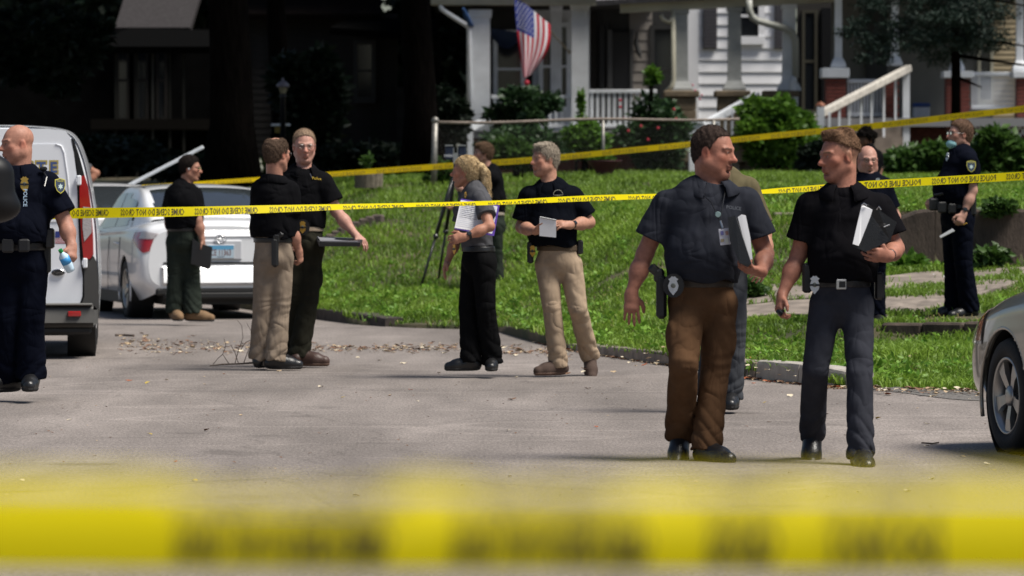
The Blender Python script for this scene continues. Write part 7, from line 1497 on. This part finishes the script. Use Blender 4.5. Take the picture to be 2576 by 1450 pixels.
for i in range(90):
    px_ = q.choice([q.uniform(1330, 1680), q.uniform(1860, 2000), q.uniform(2230, 2470)]); py_ = q.uniform(800, 950); 
    leaf(px_, py_, q.uniform(9, 17), q.choice([0, 0, 1, 2, 2, 4]), 'COL dry leaf caught in the grass of the verge', GL2, True)
# litter band along the gutter (nobody could count it)
def litter(name, n, fx, cis, size, seed, label, flat=False):
    r_ = np.random.default_rng(seed); V = []; Fc = []; base = [leafmesh(k) for k in range(5)]; nn = 0; AV = []; AF = []
    P_ = fx(r_, n)
    for i in range(n):
        v, f = base[i % 5]; v = np.array(v); s_ = size*(.35+r_.random()**2*1.2); a = r_.random()*6.28; c_, d_ = math.cos(a), math.sin(a); w_ = np.stack([(v[:, 0]*c_-v[:, 1]*d_)*s_, (v[:, 0]*d_+v[:, 1]*c_)*s_, v[:, 2]*s_*.6], 1)+P_[i]; AV.append(w_); AF.append(np.array(f)+nn); nn += len(v)
    o = obj(name, np.concatenate(AV), np.concatenate(AF), LC[0], smooth=True); o.data.materials.clear()
    for c_ in cis: o.data.materials.append(LC[c_])
    mi = np.repeat(r_.integers(0, len(cis), n), 10).astype(np.int32); o.data.polygons.foreach_set('material_index', mi); return tag(o, label, 'leaf litter', kind='stuff')
def band(r_, n):
    px_ = r_.uniform(300, 1440, n); yc_ = np.interp(px_, [300, 560, 640, 900, 1200, 1330, 1440], [868, 877, 876, 880, 876, 885, 896]); wd = np.interp(px_, [300, 560, 900, 1250, 1440], [15, 8, 5, 7, 6]); py_ = yc_+r_.normal(size=n)*wd
    Yd = EYE*F/(py_-HY); return np.stack([(px_-CX)*Yd/F, Yd, np.full(n, .004)], 1)
litter('leaf_litter', 1100, band, (0, 1, 1, 1, 1, 2, 0), .045, 3, 'band of dry leaves and twigs washed along the gutter line')
def band2(r_, n):
    X1 = r_.uniform(.2, 2.5, n); Y1 = edge(X1)-.04-np.abs(r_.normal(size=n))*.16; return np.stack([X1, Y1, np.full(n, .004)], 1)
litter('leaf_litter', 420, band2, (0, 1, 2, 4), .05, 4, 'dry leaves gathered against the worn kerb')
def band3(r_, n):
    X1 = r_.uniform(2.5, 4.4, n); Y1 = edge(X1)-.1-np.abs(r_.normal(size=n))*.5; return np.stack([X1, Y1, np.full(n, .02)], 1)
litter('leaf_litter', 380, band3, (1, 1, 0, 2), .045, 5, 'brown leaf crumbs and twigs on the gravel shoulder')
def scat(r_, n):
    px_ = r_.uniform(0, 2576, n); Yd = r_.uniform(22, 41, n); return np.stack([(px_-CX)*Yd/F, Yd, np.full(n, .003)], 1)
litter('grit', 420, scat, (1, 1, 0), .016, 6, 'tiny crumbs and grit scattered over the street')
def g0(px, py, z=.01): Yd = (EYE-z)*F/(py-HY); return Vector((X_(px, Yd), Yd, z))
TW = mat('twig', (.09, .065, .05), .9)
t = empty('fallen_branch', g0(590, 918), 'thin bare fallen branch with upright twigs beside the khaki trousers', 'branch'); b = g0(640, 918)
MB().tube([g0(527, 921), g0(560, 917, .02), g0(600, 916, .02), g0(640, 913, .03), g0(668, 920, .01), g0(690, 925)], [.004, .006, .007, .009, .008, .004], 6).build('stem', TW, t)
for pts_ in (((590, 918), (600, 880), (611, 850), (608, 820), (597, 806)), ((612, 916), (625, 880), (640, 862), (632, 835), (620, 812)), ((575, 915), (560, 892), (568, 870), (563, 852)), ((600, 916), (590, 885), (580, 868)), ((605, 880), (618, 862), (630, 856)), ((560, 892), (548, 902), (535, 918))):
    Yb = g0(600, 918).y; MB().tube([PX(a, b_, Yb+.02*math.sin(a)) for a, b_ in pts_], [.0035, .003, .0025, .002, .0015][:len(pts_)], 5).build('side_twig', TW, t)
t = MB().tube([g0(290, 844), g0(312, 843.5), g0(336, 845)], .012, 6).build('stick', TW); tag(t, 'short straight stick on the street near the van wheel', 'stick')
t = MB().tube([g0(2320, 1115), g0(2345, 1117), g0(2362, 1114)], .005, 5).build('stick', TW); tag(t, 'thin reddish twig on the street before the silver car', 'stick')
# broad weeds and straw among the grass
def weeds(n, fx, size, m, seed, label):
    r_ = np.random.default_rng(seed); P_ = fx(r_, n); blobs = [((p[0], p[1], p[2]+.04), (.10*r_.uniform(.6, 1.6), .12, .05*r_.uniform(.7, 1.5))) for p in P_]
    o = leaves('weeds', blobs, n*26, size, m, None, seed, flat=.9); return tag(o, label, 'weeds', kind='stuff')
def wpos(r_, n):
    out = []
    while len(out) < n:
        Y1 = r_.uniform(35, 56); X1 = r_.uniform(-.1, .11)*Y1; v = Y1-float(edge(X1))
        if v > .1 and X1 > -2.3 and not bool(on_walk(np.array(X1), np.array(Y1))) and r_.random() < (1.0 if v < 4 else .35) and (X1 > -.1 or Y1 > 49): out.append((X1, Y1, float(gz(X1, Y1))))
    return out
weeds(330, wpos, .055, leafmat('weed_leaves', (.05, .15, .012), (.24, .42, .05), .5, .3), 8, 'low broad leaved weeds mixed into the verge grass')
r_ = np.random.default_rng(15); n = 26000; Y1 = 34+24*r_.random(n); X1 = (r_.random(n)*2-1)*.115*Y1; kk = (Y1-edge(X1) > .02) & ~on_walk(X1, Y1) & ((X1 > -.2) | (Y1 > 48)) & (X1 > -2.5) & (r_.random(n) < np.clip(1.6*vnoise(X1, Y1, 1.1, 9)-.55+.8*np.exp(-(Y1-edge(X1))/.5), 0, 1)); X1, Y1 = X1[kk], Y1[kk]
g = blades('straw', X1, Y1, .05+.05*r_.random(len(X1)), .007, leafmat('straw_blades', (.20, .15, .06), (.42, .36, .16), .8, .2), 16, 1.3); tag(g, 'dry straw coloured blades mixed into the green lawn', 'grass', kind='stuff')
r_ = np.random.default_rng(25); n = 5200; px_ = r_.uniform(2240, 2470, n); Y1 = r_.uniform(39.4, 40.9, n); X1 = (px_-CX)*Y1/F
g = blades('tall_grass', X1, Y1, .05+.09*r_.random(n), .012, M_GRASS, 17, .8, .45+.4*r_.random(n)); tag(g, 'taller bright grass below the low concrete edging', 'grass', kind='stuff')
